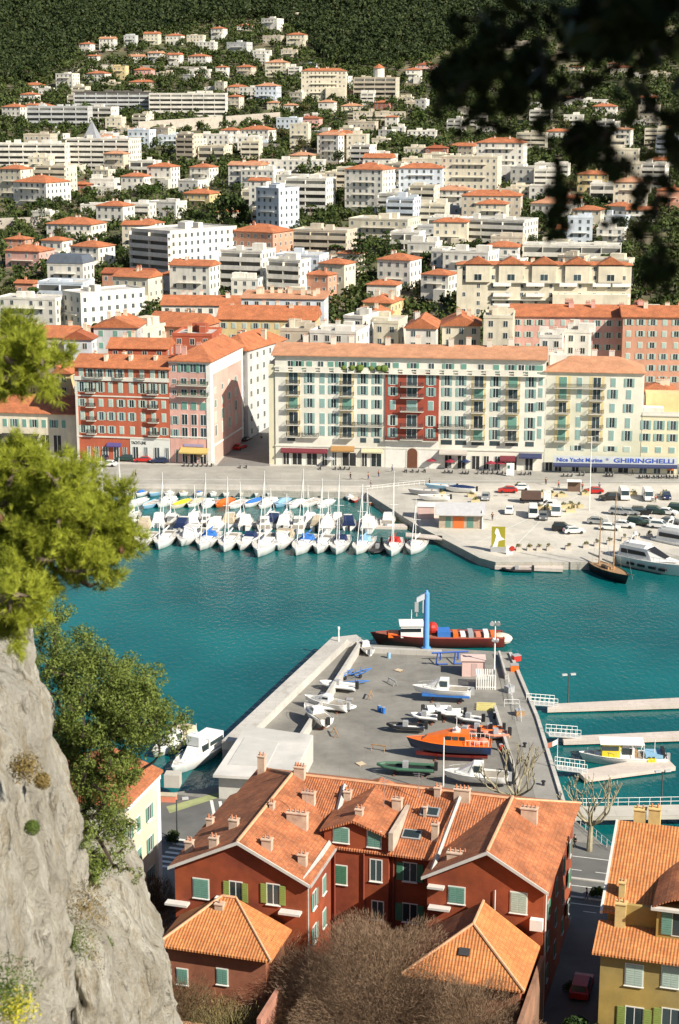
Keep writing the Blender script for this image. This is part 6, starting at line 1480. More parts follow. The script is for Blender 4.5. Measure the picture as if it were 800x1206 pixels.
def boat(kind,loc,L,B,head,hc='white',dc='white',cover=None,mast=0,label='',group=None,name=None,sub=None):
    """heading head: degrees, 0 = bow to +x, 270 = bow to the camera"""
    t=thing(name or kind,label,{'sailboat':'sailboat','motorboat':'motorboat','yacht':'yacht','dinghy':'small boat','rib':'inflatable boat'}.get(kind,'boat'),tuple(loc),math.radians(head),group)
    Fb=.11*L if L<7 else .1*L; Fb=min(Fb,1.9)
    if kind=='rib':
        b=MB(); pts=[(L/2*1.0,0,.45)]; 
        for s_ in (1,-1):
            pt=[(-L/2,s_*B*.4,.35),(L*.15,s_*B*.42,.38),(L*.38,s_*B*.26,.48),(L*.5,0,.55)]; b.path(pt,.24 if L>4 else .18,.2,8)
        b.build('tube',COL[hc],t); MB().loft([[(-L/2,-B*.36,.2),(-L/2,B*.36,.2),(-L/2,0,-.3)],[(L*.2,-B*.36,.25),(L*.2,B*.36,.25),(L*.2,0,-.3)],[(L*.46,-.05,.4),(L*.46,.05,.4),(L*.46,0,.2)]]).build('hull',COL[dc],t)
        MB().box(-.3,-.35,.25,.4,.35,1.15).build('console',COL['grey'],t); MB().box(-L/2-.45,-.22,.1,-L/2,.22,1.2).build('outboard_motor',COL['black'],t)
        if cover: MB().loft([[(-L*.4,-B*.38,.5),(-L*.4,0,1.1),(-L*.4,B*.38,.5)],[(L*.4,-B*.22,.55),(L*.4,0,.8),(L*.4,B*.22,.55)]]).build('cover',COL[cover],t)
        return t
    hull(t,L,B,Fb,COL[hc],COL[dc] if dc!='white' else M('deck_offwhite',(.62,.6,.55),.6,.12,1.5),tr=.8 if kind!='sailboat' else .68)
    if kind=='sailboat':
        z=Fb*1.02; b=MB().loft([[(-L*.12,-B*.27,z-.1),(-L*.12,-B*.24,z+.5),(-L*.12,B*.24,z+.5),(-L*.12,B*.27,z-.1)],[(L*.12,-B*.26,z-.1),(L*.12,-B*.22,z+.42),(L*.12,B*.22,z+.42),(L*.12,B*.26,z-.1)],[(L*.27,-B*.12,z-.1),(L*.25,-B*.1,z+.15),(L*.25,B*.1,z+.15),(L*.27,B*.12,z-.1)]])
        cb=b.build('cabin',WHITE,t); MB().box(-L*.1,-B*.262,z+.12,L*.1,B*.262,z+.32).build('window',GLASS,cb)
        MB().box(-L*.42,-B*.22,z-.25,-L*.14,B*.22,z+.02).build('cockpit',M('cockpit_shade',(.3,.27,.22),.8,.2,2),t)
        if mast:
            m=MB().tube((L*.08,0,z),(L*.08,0,z+mast),.085,.06,6); mm=m.build('mast',WPAINT,t)
            MB().tube((L*.08,-1.0,z+mast*.55),(L*.08,1.0,z+mast*.55),.05,.05,4).build('spreader',WPAINT,mm)
            bm=MB().tube((L*.07,0,z+1.3),(-L*.34,0,z+1.25),.08,.08,6).build('boom',WPAINT,t); 
            MB().tube((L*.06,0,z+1.46),(-L*.33,0,z+1.38),.22,.14,7).build('sail_cover',COL[cover or 'white'],t)
            r=MB().tube((L*.08,0,z+mast),(L*.53,0,z+.1),.02,.02,3).tube((L*.08,0,z+mast),(-L*.49,0,z),.015,.015,3)
            for s_ in (-1,1): r.tube((L*.08,0,z+mast),(L*.06,s_*B*.46,z-.1),.015,.015,3)
            r.build('rigging',STEEL,t); MB().tube((L*.49,0,z+.3),(L*.1,0,z+mast*.85),.09,.05,5).build('furled_sail',WHITE,t)
        if cover: MB().loft([[(-L*.16,-B*.34,z+.05),(-L*.16,-B*.26,z+1.15),(-L*.16,B*.26,z+1.15),(-L*.16,B*.34,z+.05)],[(-L*.0,-B*.3,z+.35),(-L*.03,-B*.2,z+.95),(-L*.03,B*.2,z+.95),(-L*.0,B*.3,z+.35)]]).build('spray_hood',COL[cover],t)
    elif kind in('motorboat','dinghy'):
        z=Fb
        if kind=='dinghy' and cover:
            MB().loft([[(-L*.46,-B*.42,z+.02),(-L*.46,0,z+.3),(-L*.46,B*.42,z+.02)],[(-L*.05,-B*.46,z+.05),(-L*.05,0,z+.62),(-L*.05,B*.46,z+.05)],[(L*.4,-B*.2,z+.2),(L*.4,0,z+.4),(L*.4,B*.2,z+.2)]]).build('cover',COL[cover],t)
        elif kind=='dinghy':
            for x in (-.25,.02,.22): MB().box(L*x-.14,-B*.38,z-.12,L*x+.14,B*.38,z-.02).build('bench',COL['teak'],t)
        if kind=='motorboat':
            h=.9 if L<7.5 else 1.5
            b=MB().loft([[(-L*.1,-B*.34,z-.05),(-L*.1,-B*.28,z+h),(-L*.1,B*.28,z+h),(-L*.1,B*.34,z-.05)],[(L*.12,-B*.33,z),(L*.06,-B*.25,z+h),(L*.06,B*.25,z+h),(L*.12,B*.33,z)],[(L*.36,-B*.13,z+.15),(L*.3,-B*.1,z+.3),(L*.3,B*.1,z+.3),(L*.36,B*.13,z+.15)]])
            cb=b.build('cabin',WHITE,t); MB().loft([[(L*.105,-B*.28,z+.35),(L*.075,-B*.24,z+h-.12),(L*.075,B*.24,z+h-.12),(L*.105,B*.28,z+.35)],[(L*.145,-B*.28,z+.35),(L*.085,-B*.24,z+h-.12),(L*.085,B*.24,z+h-.12),(L*.145,B*.28,z+.35)]]).build('windscreen',GLASS,cb)
            MB().box(-L*.08,-B*.325,z+.45,L*.05,B*.325,z+h-.2).build('window',GLASS,cb)
            MB().box(-L*.44,-B*.34,z-.28,-L*.11,B*.34,z+.01).build('cockpit',M('cockpit_shade',(.3,.27,.22),.8,.2,2),t)
            if cover: MB().loft([[(-L*.45,-B*.42,z+.1),(-L*.44,-B*.3,z+h*.8),(-L*.44,B*.3,z+h*.8),(-L*.45,B*.42,z+.1)],[(-L*.1,-B*.42,z+.1),(-L*.1,-B*.32,z+h+.12),(-L*.1,B*.32,z+h+.12),(-L*.1,B*.42,z+.1)]]).build('canopy',COL[cover],t)
            elif L>8: MB().box(-L*.2,-B*.3,z+h,L*.04,B*.3,z+h+.1).build('hard_top',WHITE,t); 
            r=MB()
            for i in range(5):
                x=L*(.12+.085*i); y=B*.43*(1-((x/L+.5-.45)/.55)**2.3)
                for s_ in (-1,1): r.tube((x,s_*y,z+.15),(x,s_*y,z+.75),.02,.02,4)
                if i:
                    for s_ in (-1,1): r.tube((px_,s_*py_,z+.75),(x,s_*y,z+.75),.022,.022,4)
                px_,py_=x,y
            r.tube((px_,py_,z+.75),(px_,-py_,z+.75),.022,.022,4); r.build('bow_rail',STEEL,t)
        b=MB().box(-L/2-.5,-.22,.0,-L/2-.05,.22,z+.35)
        b.build('outboard_motor',COL['black' if int(L*10)%2 else 'grey'],t)
    return t
# front row, bows to the camera: bow px, bow py, kind, length, beam, hull colour, cover, mast height, words
FR=[(150,645,'motorboat',7,2.6,'salmon',None,0,'faded salmon-red hulled boat half hidden by the pine'),
(166,646,'sailboat',8.5,2.9,'white',None,0,'white mastless boat beside the pine branch'),
(187,648,'sailboat',10,3.3,'white',None,13.5,'white sailboat with tall mast, first clear one right of the pine'),
(214,644,'motorboat',10,3.8,'white',None,0,'broad white motor cruiser with flat hard top in the front mooring row'),
(236,649,'sailboat',10,3.4,'white','blue',13.5,'white sailboat with bright blue spray hood, left one of two such'),
(264,651,'sailboat',10,3.3,'white',None,13,'white sailboat with plain deck between blue hood and dark hood boats'),
(283,649,'sailboat',9.5,3.3,'white','navy',0,'white mastless hull with dark navy cockpit hood'),
(304,657,'sailboat',12.5,4,'white',None,14.5,'largest white sailboat, its bow reaching farthest out of the row'),
(328,649,'motorboat',9,3.4,'white','tan',0,'white boat with tan canopy and cluttered deck'),
(349,655,'sailboat',11,3.5,'white','blue',15,'white sailboat with blue spray hood and tallest mast, right one of two such'),
(374,653,'sailboat',10,3.3,'white',None,13,'white sailboat with bare boom right of the tallest mast'),
(396,654,'sailboat',10,3.3,'white','navy',14,'white sailboat with dark spray hood right of centre in the row'),
(420,654,'sailboat',9.5,3.1,'white','sky',12,'white sailboat with pale blue spray hood'),
(440,654,'rib',8,3.0,'black',None,0,'black inflatable patrol boat between the white sailboats'),
(461,656,'sailboat',9.5,3.0,'white','red',15,'slim white sailboat with reddish cover near the row end'),
(484,654,'sailboat',8.5,3.2,'white',None,9.5,'last white sailboat of the row, round bow beside the slipway wall')]
for i,(bx,by,k,L,B,hc,cv,ms,lb) in enumerate(FR):
    hd=math.radians(255+ (i%3)*4); bow=at(bx,by); L*=1.15; B*=1.3; c=bow-Vector((math.cos(hd),math.sin(hd),0))*L*.5
    boat(k,(c.x,c.y,WL),L,B,math.degrees(hd),hc,'white' if k!='rib' else 'black',cv,ms,lb,'boats moored in the front row')
# boats behind them on the same pontoon, sterns to it
rr=random.Random(4); LET=['blue','white','orange','tan','navy','sky']
SM=[]
x=-24
EN=['first','second','third','fourth','fifth','sixth','seventh','eighth','ninth','tenth','eleventh','twelfth','thirteenth','fourteenth','fifteenth','sixteenth','seventeenth','eighteenth','nineteenth','twentieth','twenty-first','twenty-second','twenty-third','twenty-fourth','twenty-fifth']
cols1=[('white','cream'),('white','tan'),('cream','white'),('white','blue'),('sky',None),('white','white'),('white','tan'),('white','blue'),('white','white'),('white',None),('cream','tan'),('white','blue'),('white','navy'),('white','sky'),('white','blue'),('yellow','yellow'),('red','white'),('white','white')]
for i,(hc,cv) in enumerate(cols1):
    px=118+i*17.2; c=at(px,581.5); col=(cv or 'uncovered')
    boat('dinghy',(c.x,c.y,WL),6.6+rr.random(),2.75,250+rr.uniform(-5,5),hc,'white',cv,0,'small %s boat, %s cover, %s from left against the quay wall'%(hc,{'white':'white','blue':'blue','tan':'tan','cream':'cream','navy':'navy','sky':'pale blue','yellow':'yellow',None:'no'}[cv],EN[i]) ,'small boats against the quay wall','small_boat')
boat('dinghy',at(412,587),5,2,262,'white','white','white',0,'small white boat alone right of the covered small boats','small boats against the quay wall','small_boat')
boat('dinghy',at(418,590),4.6,1.9,268,'red','white',None,0,'small red boat alone beside the white mooring pole','small boats against the quay wall','small_boat')
cols2=[('white','blue'),('white',None),('white','white'),('sky',None),('white','white'),('cream','yellow'),('white','tan'),('white',None),('orange','orange'),('white',None),('white','blue'),('white','white'),('sky','sky'),('white','white'),('white',None),('white','white')]
for i,(hc,cv) in enumerate(cols2):
    px=128+i*17.0
    if px>385: break
    c=at(px,594.5+ (i%2)*1.5); k='motorboat' if i in(4,7,11) else 'dinghy'
    boat(k,(c.x,c.y,WL),6.6+rr.random()*.8,2.7,248+rr.uniform(-6,6),hc,'white',cv,0,'small %s boat, %s cover, %s from left of the inner small-boat row'%(hc,{'white':'white','blue':'blue','tan':'tan','yellow':'yellow','orange':'orange','sky':'pale blue',None:'no'}[cv],EN[i]),'small boats of the inner row','small_boat')
MR=(142,157,172,188,204,217,229,243,256,272,290,312,324,336,352,366,377,386,398,410,436,457)
for i,px in enumerate(MR):
    c=at(px,616+(i%3)*3); cv=[None,'white','tan','white',None,'navy','white'][i%7]
    boat('motorboat',(c.x,c.y,WL),8+(i%3)*.7,3.2,80+(i%4)*4,'white','white',cv,0,'white cabin boat %s, %s from left of the middle row behind the sailboats'%({None:'with open cockpit','tan':'with tan canopy','white':'with white canopy','navy':'with navy canopy'}[cv],EN[i]),'cabin boats moored behind the front row')
# extra bare masts seen between
for i,(px,yt,yb) in enumerate(((139,532,630),(198,568,615),(118,530,618))):
    c=at(px,yb+6); h=(yb-yt)/scl(c)/.97; boat('sailboat',(c.x,c.y+4,WL),8.5,2.8,80,'white','white',None,h-2.2,'white sailboat behind the row, its mast %s'%(['thick and tall beside the pine','short, standing among the cabin boats','leftmost, rising over the pine branch'][i]),'boats moored behind the pine')
for i,(px,yt,yb) in enumerate(((228,570,612),(282,566,614),(318,574,612),(362,570,614),(386,578,616),(432,574,616),(156,572,612),(337,580,612))):
    c=at(px,yb+4); h=(yb-yt)/scl(c)/.97; boat('sailboat',(c.x,c.y+2,WL),8.5,2.8,80,'white','white',None,h-1.0,'white sailboat lying stern-on in the middle row, %s slim mast from the left'%EN[[0,1,2,3,4,5,6,7][sorted([228,282,318,362,386,432,156,337]).index(px)]],'sailboats in the middle row')
# pontoon of that row, slim walkway and mooring poles
def deckbox(name,label,pts,z0,z1,mat,cat='pontoon'):
    pp=[(p.x,p.y) for p in pts]; a=sum(pp[i][0]*pp[(i+1)%len(pp)][1]-pp[(i+1)%len(pp)][0]*pp[i][1] for i in range(len(pp)))
    if a<0: pp=pp[::-1]
    return tag(MB().prism(pp,z0,z1).build(name,mat),label,cat)
PONT=slab_mat('pontoon_deck',(.6,.53,.47),(.42,.36,.32),2.4,.28,.12,(.4,.34,.3)); 
deckbox('pontoon','long narrow floating pontoon between the mooring rows',[at(60,611,-1),at(60,615,-1),at(480,621,-1),at(480,617,-1)],-1.6,-1.0,PONT)
deckbox('gangway','narrow footbridge from the platform corner to the mooring row',[P(478,627,0),P(478,631,0),P(521,635,0),P(521,631,0)],-.25,.0,PONT,'footbridge')
tag(MB().tube(tuple(at(427,600)),tuple(at(427,600)+Vector((0,0,5.5))),.14,.12,6).build('mooring_pole',WPAINT),'white mooring pole in the calm basin corner','pole')
for i,(px,py) in enumerate(((437,594),(446,612),(443,617),(446,621))): tag(MB().ball(tuple(at(px,py,WL+.1)),.35,8,6).build('mooring_buoy',COL['orange' if i==0 else 'white']),['orange mooring buoy in the basin corner','white buoy, nearest of three to the quay','white buoy, middle one of three','white buoy, one nearest to the sailboats'][i],'buoy')

# ---- pontoon piers on the right
def pier(label,pts,gang,z=-.75):
    t=thing('pontoon_pier',label,'pontoon',tuple(at(pts[0][0],pts[0][1],0))); o=Vector(t.location)
    pp=[at(a,b,z)-o for a,b in pts]; pp=[(p.x,p.y) for p in pp]; a=sum(pp[i][0]*pp[(i+1)%len(pp)][1]-pp[(i+1)%len(pp)][0]*pp[i][1] for i in range(len(pp)))
    if a<0: pp=pp[::-1]
    MB().prism(pp,z-.55,z).build('deck',PONT,t)
    if gang:
        a=P(*gang[0],0)-o; b=at(*gang[1],z)-o; d=(b-a); n=Vector((-d.y,d.x,0)).normalized()*.75; g=MB().loft([[a-n+Vector((0,0,-.15)),a-n,a+n,a+n+Vector((0,0,-.15))],[b-n+Vector((0,0,-.1)),b-n+Vector((0,0,.08)),b+n+Vector((0,0,.08)),b+n+Vector((0,0,-.1))]]).build('gangway',M('gangway_grey',(.45,.46,.45),.6,.15,2),t)
        r=MB()
        for s_ in (-1,1):
            for h in (.55,1.1): r.tube(a+n*s_+Vector((0,0,h)),b+n*s_+Vector((0,0,h+.05)),.04,.04,5)
            for k in range(7): c=a.lerp(b,k/6)+n*s_; r.tube(c,c+Vector((0,0,1.12)),.035,.035,5)
        r.build('railing',WPAINT,g)
    return t
pier('long pale floating pontoon, upper one of two parallel on the right',[(645,829),(645,835),(1000,824),(1000,812)],((622,827),(655,830)))
pier('long pale floating pontoon, lower one of two parallel on the right',[(662,867),(664,873),(1000,862),(1000,852)],((645,864),(682,867)))
pier('short wide pontoon with pointed end beside the yellow-wheelhouse boat',[(680,908),(690,917),(796,903),(782,889)],((655,903),(690,908)))
deckbox('quay_walk','pale raised walkway crossing the water behind the plane tree',[P(676,950,0),P(676,962,0),P(1000,958,0),P(1000,944,0)],-.5,.02,conc,'walkway')
def railing(name,label,pts,h=1.05,mat=None,step=1.3,rails=(.5,1.05),cat='railing'):
    b=MB()
    for a,c in zip(pts,pts[1:]):
        a=Vector(a);c=Vector(c); n=max(1,int((c-a).length/step))
        for r in rails: b.tube(a+Vector((0,0,r)),c+Vector((0,0,r)),.035,.035,4)
        for k in range(n+1): q=a.lerp(c,k/n); b.tube(q,q+Vector((0,0,h)),.035,.035,4)
    return tag(b.build(name,mat or WPAINT),label,cat)
railing('railing','white railing along the walkway behind the plane tree',[P(678,950,0.02),P(1000,944,0.02)]); railing('railing','white railing slanting down to the lane by the plane tree',[P(672,962,0),P(721,1003,0)])
def lamp(label,base,h,heads=2,mat=None,name='lamp_post',arm=.9,hd=None):
    t=thing(name,label,'lamp post',tuple(base)); m=mat or WPAINT; MB().tube((0,0,-.2),(0,0,h),.13,.07,8).build('pole',m,t)
    for i in range(heads):
        a=PI*i+.2; MB().tube((0,0,h-.1),(math.cos(a)*arm,math.sin(a)*arm,h+.12),.05,.04,5).build('arm',m,t); MB().cbox((math.cos(a)*(arm+.15),math.sin(a)*(arm+.15),h+.1),(.75,.4,.22),a).build('lamp_head',M('lamp_head_grey',(.5,.5,.5),.4,.1) if hd is None else hd,t)
    return t
LD=M('lamp_dark_metal',(.06,.07,.07),.5,.1)
lamp('dark double-headed lamp post on the upper pontoon',at(669,827,-.75),4.2,2,LD,arm=.5); lamp('dark double-headed lamp post beyond the short pontoon',P(779,946,0),4.2,2,LD,arm=.5)
lamp('dark double-headed lamp post at the pier mole side',P(209,988,0),5,1,LD)
lamp('very tall white light mast at the car park edge',P(694,601,0),16,4,WPAINT,arm=1.1)
# tall pier lamp with round reflector heads
t=thing('floodlight_mast','tall white mast with round floodlights at the pier end','lamp post',tuple(P(582,800,0))); MB().tube((0,0,-.1),(0,0,9.2),.14,.09,8).build('pole',WPAINT,t)
for x,z in ((-.5,9.0),(.5,9.0),(-.25,6.4),(.4,6.3)): MB().tube((x,.1,z),(x*.9-.05,-.35,z-.15),.2,.38 if z>8 else .25,10).build('floodlight',M('lamp_head_grey',(.5,.5,.5),.4,.1),t)
tag(MB().tube(P(522,935,0),P(522,935,0)+Vector((0,0,7.6)),.11,.07,7).build('flagpole',WPAINT),'plain white pole in front of the orange lifeboat','pole')

# ---- yacht and ketch
def big_yacht(label,c,L,B,head):
    t=thing('motor_yacht',label,'yacht',tuple(c),math.radians(head)); hull(t,L,B,2.0,WHITE,M('deck_offwhite',(.62,.6,.55),.6,.12,1.5),fl=.8)
    b=MB().loft([[(-L*.42,-B*.38,2.0),(-L*.40,-B*.33,4.1),(-L*.40,B*.33,4.1),(-L*.42,B*.38,2.0)],[(L*.02,-B*.38,2.05),(-L*.06,-B*.3,4.1),(-L*.06,B*.3,4.1),(L*.02,B*.38,2.05)],[(L*.3,-B*.16,2.5),(L*.18,-B*.12,2.75),(L*.18,B*.12,2.75),(L*.3,B*.16,2.5)]])
    s=b.build('superstructure',WHITE,t)
    MB().loft([[(-L*.05,-B*.31,4.0),(-L*.06,-B*.27,4.12),(-L*.06,B*.27,4.12),(-L*.05,B*.31,4.0)],[(L*.16,-B*.16,2.78),(L*.165,-B*.12,2.92),(L*.165,B*.12,2.92),(L*.16,B*.16,2.78)]]).build('windscreen',COL['black'],s)
    MB().loft([[(-L*.38,-B*.385,2.7),(-L*.38,-B*.365,3.5),(-L*.38,B*.365,3.5),(-L*.38,B*.385,2.7)],[(-L*.05,-B*.37,2.8),(-L*.08,-B*.355,3.5),(-L*.08,B*.355,3.5),(-L*.05,B*.37,2.8)]]).build('window',COL['black'],s)
    for x in (-.28,-.14,.0,.13): MB().box(L*x,-B*.495,.75,L*(x+.09),B*.495,1.2).build('hull_window',COL['black'],t)
    f=MB().loft([[(-L*.36,-B*.3,4.15),(-L*.37,-B*.27,4.7),(-L*.37,B*.27,4.7),(-L*.36,B*.3,4.15)],[(-L*.1,-B*.26,4.15),(-L*.08,-B*.22,4.75),(-L*.08,B*.22,4.75),(-L*.1,B*.26,4.15)]]).build('flybridge',WHITE,t)
    b=MB().tube((-L*.3,-B*.25,4.7),(-L*.27,-B*.2,6.0),.12,.1,6).tube((-L*.3,B*.25,4.7),(-L*.27,B*.2,6.0),.12,.1,6).tube((-L*.27,-B*.2,6.0),(-L*.27,B*.2,6.0),.12,.12,6).ball((-L*.27,0,6.35),.4,8,6); b.build('radar_arch',WHITE,t)
    r=MB(); 
    for i in range(7):
        x=L*(-.02+.075*i); y=B*.45*max(.05,1-max(0,((x/L+.5-.45)/.55))**2.3)
        for s_ in (-1,1):
            r.tube((x,s_*y,2.2),(x,s_*y,3.0),.03,.03,4)
            if i: r.tube((px_,s_*py_,3.0),(x,s_*y,3.0),.03,.03,4)
        px_,py_=x,y
    r.tube((px_,py_,3.0),(px_,-py_,3.0),.03,.03,4); r.build('bow_rail',STEEL,t); return t
c=at(768,671); big_yacht('large white motor yacht with dark glass moored at the platform',(c.x+.5,c.y,WL),17,4.9,318)
c=at(800,657); big_yacht('second white motor yacht behind the first at the right edge',(c.x+2.5,c.y+4,WL),15,4.6,318)
c=at(716,678); t=thing('wooden_ketch','old wooden two-masted ketch with dark hull and teak deck','sailboat',(c.x,c.y,WL),math.radians(293)); hull(t,12.5,3.7,1.5,COL['black'],COL['teak'],COL['teak'],tr=.5)
for x,h in ((1.8,16.5),(-3.2,10.5)): m=MB().tube((x,0,1.3),(x,0,h),.14,.08,7).build('mast',COL['teak'],t); MB().tube((x-.1,0,2.7),(x-4,0,2.6),.12,.08,6).tube((x-.1,0,2.9),(x-3.8,0,2.8),.2,.12,7).build('boom',M('sail_rolled',(.6,.55,.45),.9,.1),m)
MB().box(-1.2,-.8,1.4,1.2,.8,2.0).build('cabin',COL['teak'],t); MB().box(-1.0,-.82,1.55,1.0,.82,1.8).build('window',GLASS,t); MB().tube((6.1,0,1.95),(8.6,0,2.4),.1,.06,6).build('bowsprit',COL['teak'],t)
r=MB(); [r.tube((a,0,h),(b_,y,1.5),.02,.02,3) for a,h in ((1.8,16.3),(-3.2,10.3)) for b_,y in ((a,1.7),(a,-1.7),(8.4 if a>0 else 1.8,0))]; r.build('rigging',STEEL,t)

# ---- near boats, pier end tug and yard boats
def stands(par,L,z,n=2):
    for i in range(n):
        x=L*(-.3+.5*i); MB().box(x-.12,-.9,-z,x+.12,.9,-z+.16).box(x-.1,-.12,-z+.16,x+.1,.12,-.38).build('boat_stand',M('stand_rust',(.2,.08,.05),.8,.2,2),par)
def yard(kind,px,py,L,B,head,label,z=1.3,**k):
    c=P(px,py,0); t=boat(kind,(c.x,c.y,z),L,B,head,label=label,**k)
    if z>.5: stands(t,L,z)
    return t
t=yard('motorboat',522,826,8.0,2.5,171,'white motorboat with blue bottom band propped up on the pier',z=1.25,group=None)
MB().box(-3.9,-1.0,-.25,3.0,1.0,.02).build('bottom_paint',COL['blue'],t)
yard('motorboat',373,853,6.5,2.6,118,'white cuddy boat with orange-brown cockpit on trestles',z=1.1,cover=None)
yard('motorboat',385,836,6.6,2.4,152,'white boat on the ground behind the trestle boat',z=.7); yard('rib',398,813,5.6,2.3,160,'long white inflatable boat near the mole lane wall',z=.5,hc='white',dc='white'); yard('rib',400,838,4.6,2.0,350,'small pale inflatable lying beside the trestle boat',z=.35,hc='white',dc='grey')
for i,(px,py,hd,lb) in enumerate(((405,798,60,'blue metal boat trailer nearest the mole lane wall'),(424,796,50,'blue metal boat trailer right of another, far end'),(414,808,20,'blue metal boat trailer lowest of the three'))):
    c=P(px,py,0); t=thing('boat_trailer',lb,'trailer',tuple(c),math.radians(hd),'blue boat trailers'); b=MB()
    for s_ in (-.5,.5): b.tube((-1.8,s_,.55),(1.4,s_*.8,.55),.07,.07,4)
    b.tube((1.4,-.4,.55),(2.8,0,.5),.07,.07,4).tube((1.4,.4,.55),(2.8,0,.5),.07,.07,4)
    for x in (-1.6,-.5,.8): b.tube((x,-.55,.6),(x,.55,.6),.06,.06,4); b.tube((x,-.5,.6),(x,-.5,1.1),.05,.05,4); b.tube((x,.5,.6),(x,.5,1.1),.05,.05,4)
    b.build('frame',COL['blue'],t)
    for s_ in (-.75,.75): MB().tube((-.8,s_-.08,.32),(-.8,s_+.08,.32),.32,.32,12).build('wheel',COL['black'],t)
for i,(px,py,hd,lb) in enumerate(((500,851,165,'pile of white inflatable tenders, left one'),(530,849,170,'white inflatable tender in the middle of the pile'),(552,853,160,'white inflatable tender at the right of the pile'),(515,845,15,'white inflatable tender at the back of the pile'))): yard('rib',px,py,3.8,1.8,hd,lb,z=.6+.3*(i%2),hc='white',dc='grey',cover='white' if i%2 else None,group='stored white inflatable tenders')
yard('rib',478,862,5.2,2.1,172,'black and white inflatable left of the lifeboat',z=.5,hc='black',dc='white'); yard('rib',478,912,7.4,2.5,172,'long dark green inflatable boat with covered console in front of the lifeboat',z=.7,hc='green',dc='black'); 
for i,(px,py,c_) in enumerate(((548,869,'salmon'),(562,866,'salmon'),(577,866,'orange'),(584,872,'salmon'))): yard('rib',px,py,3.4,1.7,160+i*9,['pink-orange tender behind the lifeboat, leftmost of four','pink-orange tender behind the lifeboat, second of four','bright orange tender behind the lifeboat','pink-orange tender behind the lifeboat, at the far right'][i],z=.6,hc=c_,dc='white',group='tenders behind the lifeboat')
# the lifeboat
c=P(531,895,0); t=thing('lifeboat','orange and navy lifeboat with red bottom standing on the pier','lifeboat',(c.x,c.y,1.5),math.radians(172)); hull(t,10.6,3.4,1.15,COL['navy'],COL['orange'],COL['orange'],tr=.85)
MB().loft([[(x,-hb*.72,-.35),(x,hb*.72,-.35),(x,hb*.25,-.95),(x,-hb*.25,-.95)] for x,hb in ((-4.9,1.3),(-2,1.5),(1.5,1.45),(3.6,.8),(4.6,.2))]).build('bottom',COL['red'],t); stands(t,10,1.5,2)
b=MB().loft([[(-2.4,-1.25,1.1),(-2.4,-1.0,2.6),(-2.4,1.0,2.6),(-2.4,1.25,1.1)],[(1.0,-1.25,1.15),(.3,-.95,2.6),(.3,.95,2.6),(1.0,1.25,1.15)],[(3.9,-.5,1.35),(3.2,-.4,1.9),(3.2,.4,1.9),(3.9,.5,1.35)]]); cb=b.build('cabin',COL['orange'],t)
for x in (-1.9,-1.0,-.1): MB().box(x,-1.17,1.75,x+.7,1.17,2.25).build('window',GLASS,cb)
MB().box(-1.2,-.5,2.6,-.2,.5,2.9).tube((-.7,0,2.9),(-.7,0,5.0),.06,.03,5).ball((-.7,.5,3.2),.28,8,6).build('radar',WHITE,cb); MB().ball((-4.2,0,1.4),.75,8,6,.6).ball((-3.4,.6,1.3),.5,8,6,.7).build('life_raft',COL['salmon'],t)
r=MB()
for i in range(6):
    x=-5+i*.6
    for s_ in (-1.4,1.4): r.tube((x,s_,1.1),(x,s_,1.9),.03,.03,4); (r.tube((x-.6,s_,1.9),(x,s_,1.9),.03,.03,4) if i else 0)
r.build('railing',WPAINT,t)
t=yard('motorboat',562,925,7.8,2.9,172,'white cabin cruiser nearest the red roofs',z=.9)
# tug moored behind the pier head
c=at(520,757); t=thing('work_tug','long red and black workboat with white wheelhouse moored behind the pier head','workboat',(c.x-.2,c.y-1,WL),math.radians(181)); hull(t,20.5,4.8,1.7,M('tug_black_red',(.14,.025,.018),.5,.2,1),M('deck_rust',(.26,.1,.06),.8,.3,1),COL['red'],tr=.85)
h=MB().box(3.0,-1.6,1.7,6.6,1.6,3.7).build('wheelhouse',WHITE,t); MB().box(3.3,-1.63,2.7,6.62,1.63,3.3).build('window',GLASS,h); MB().box(2.8,-1.8,3.7,6.8,1.8,3.85).build('roof',WPAINT,h)
MB().box(-1.5,-1.3,1.7,.6,1.3,2.6).build('deck_box',COL['blue'],t); MB().ball((1.4,0,2.9),1.0,9,7).build('red_container',COL['red'],t); MB().tube((2.2,0,1.8),(2.2,0,3.9),.2,.2,8).build('funnel',COL['yellow'],t)
for i in range(6): MB().box(-9+i*1.25,-1.5+.3*(i%3),1.5,-8.2+i*1.25,1.2+.3*(i%2),2.0+.3*(i%2)).build('deck_cargo',COL[('orange','white','salmon','grey','white','orange')[i]],t)
MB().box(6.9,-1.2,1.6,8.6,1.2,2.2).build('deck_locker',COL['orange'],t); MB().tube((4.8,0,3.8),(4.8,0,6.0),.08,.05,6).build('mast',WPAINT,t); MB().ball((-9.9,0,1.0),1.9,10,6,.45).build('stern_fender',COL['cream'],t)
for i in range(8): MB().tube((-9+i*2.2,-2.45,.9),(-9+i*2.2,-2.62,.9),.32,.32,10).build('tyre_fender',COL['black'],t)
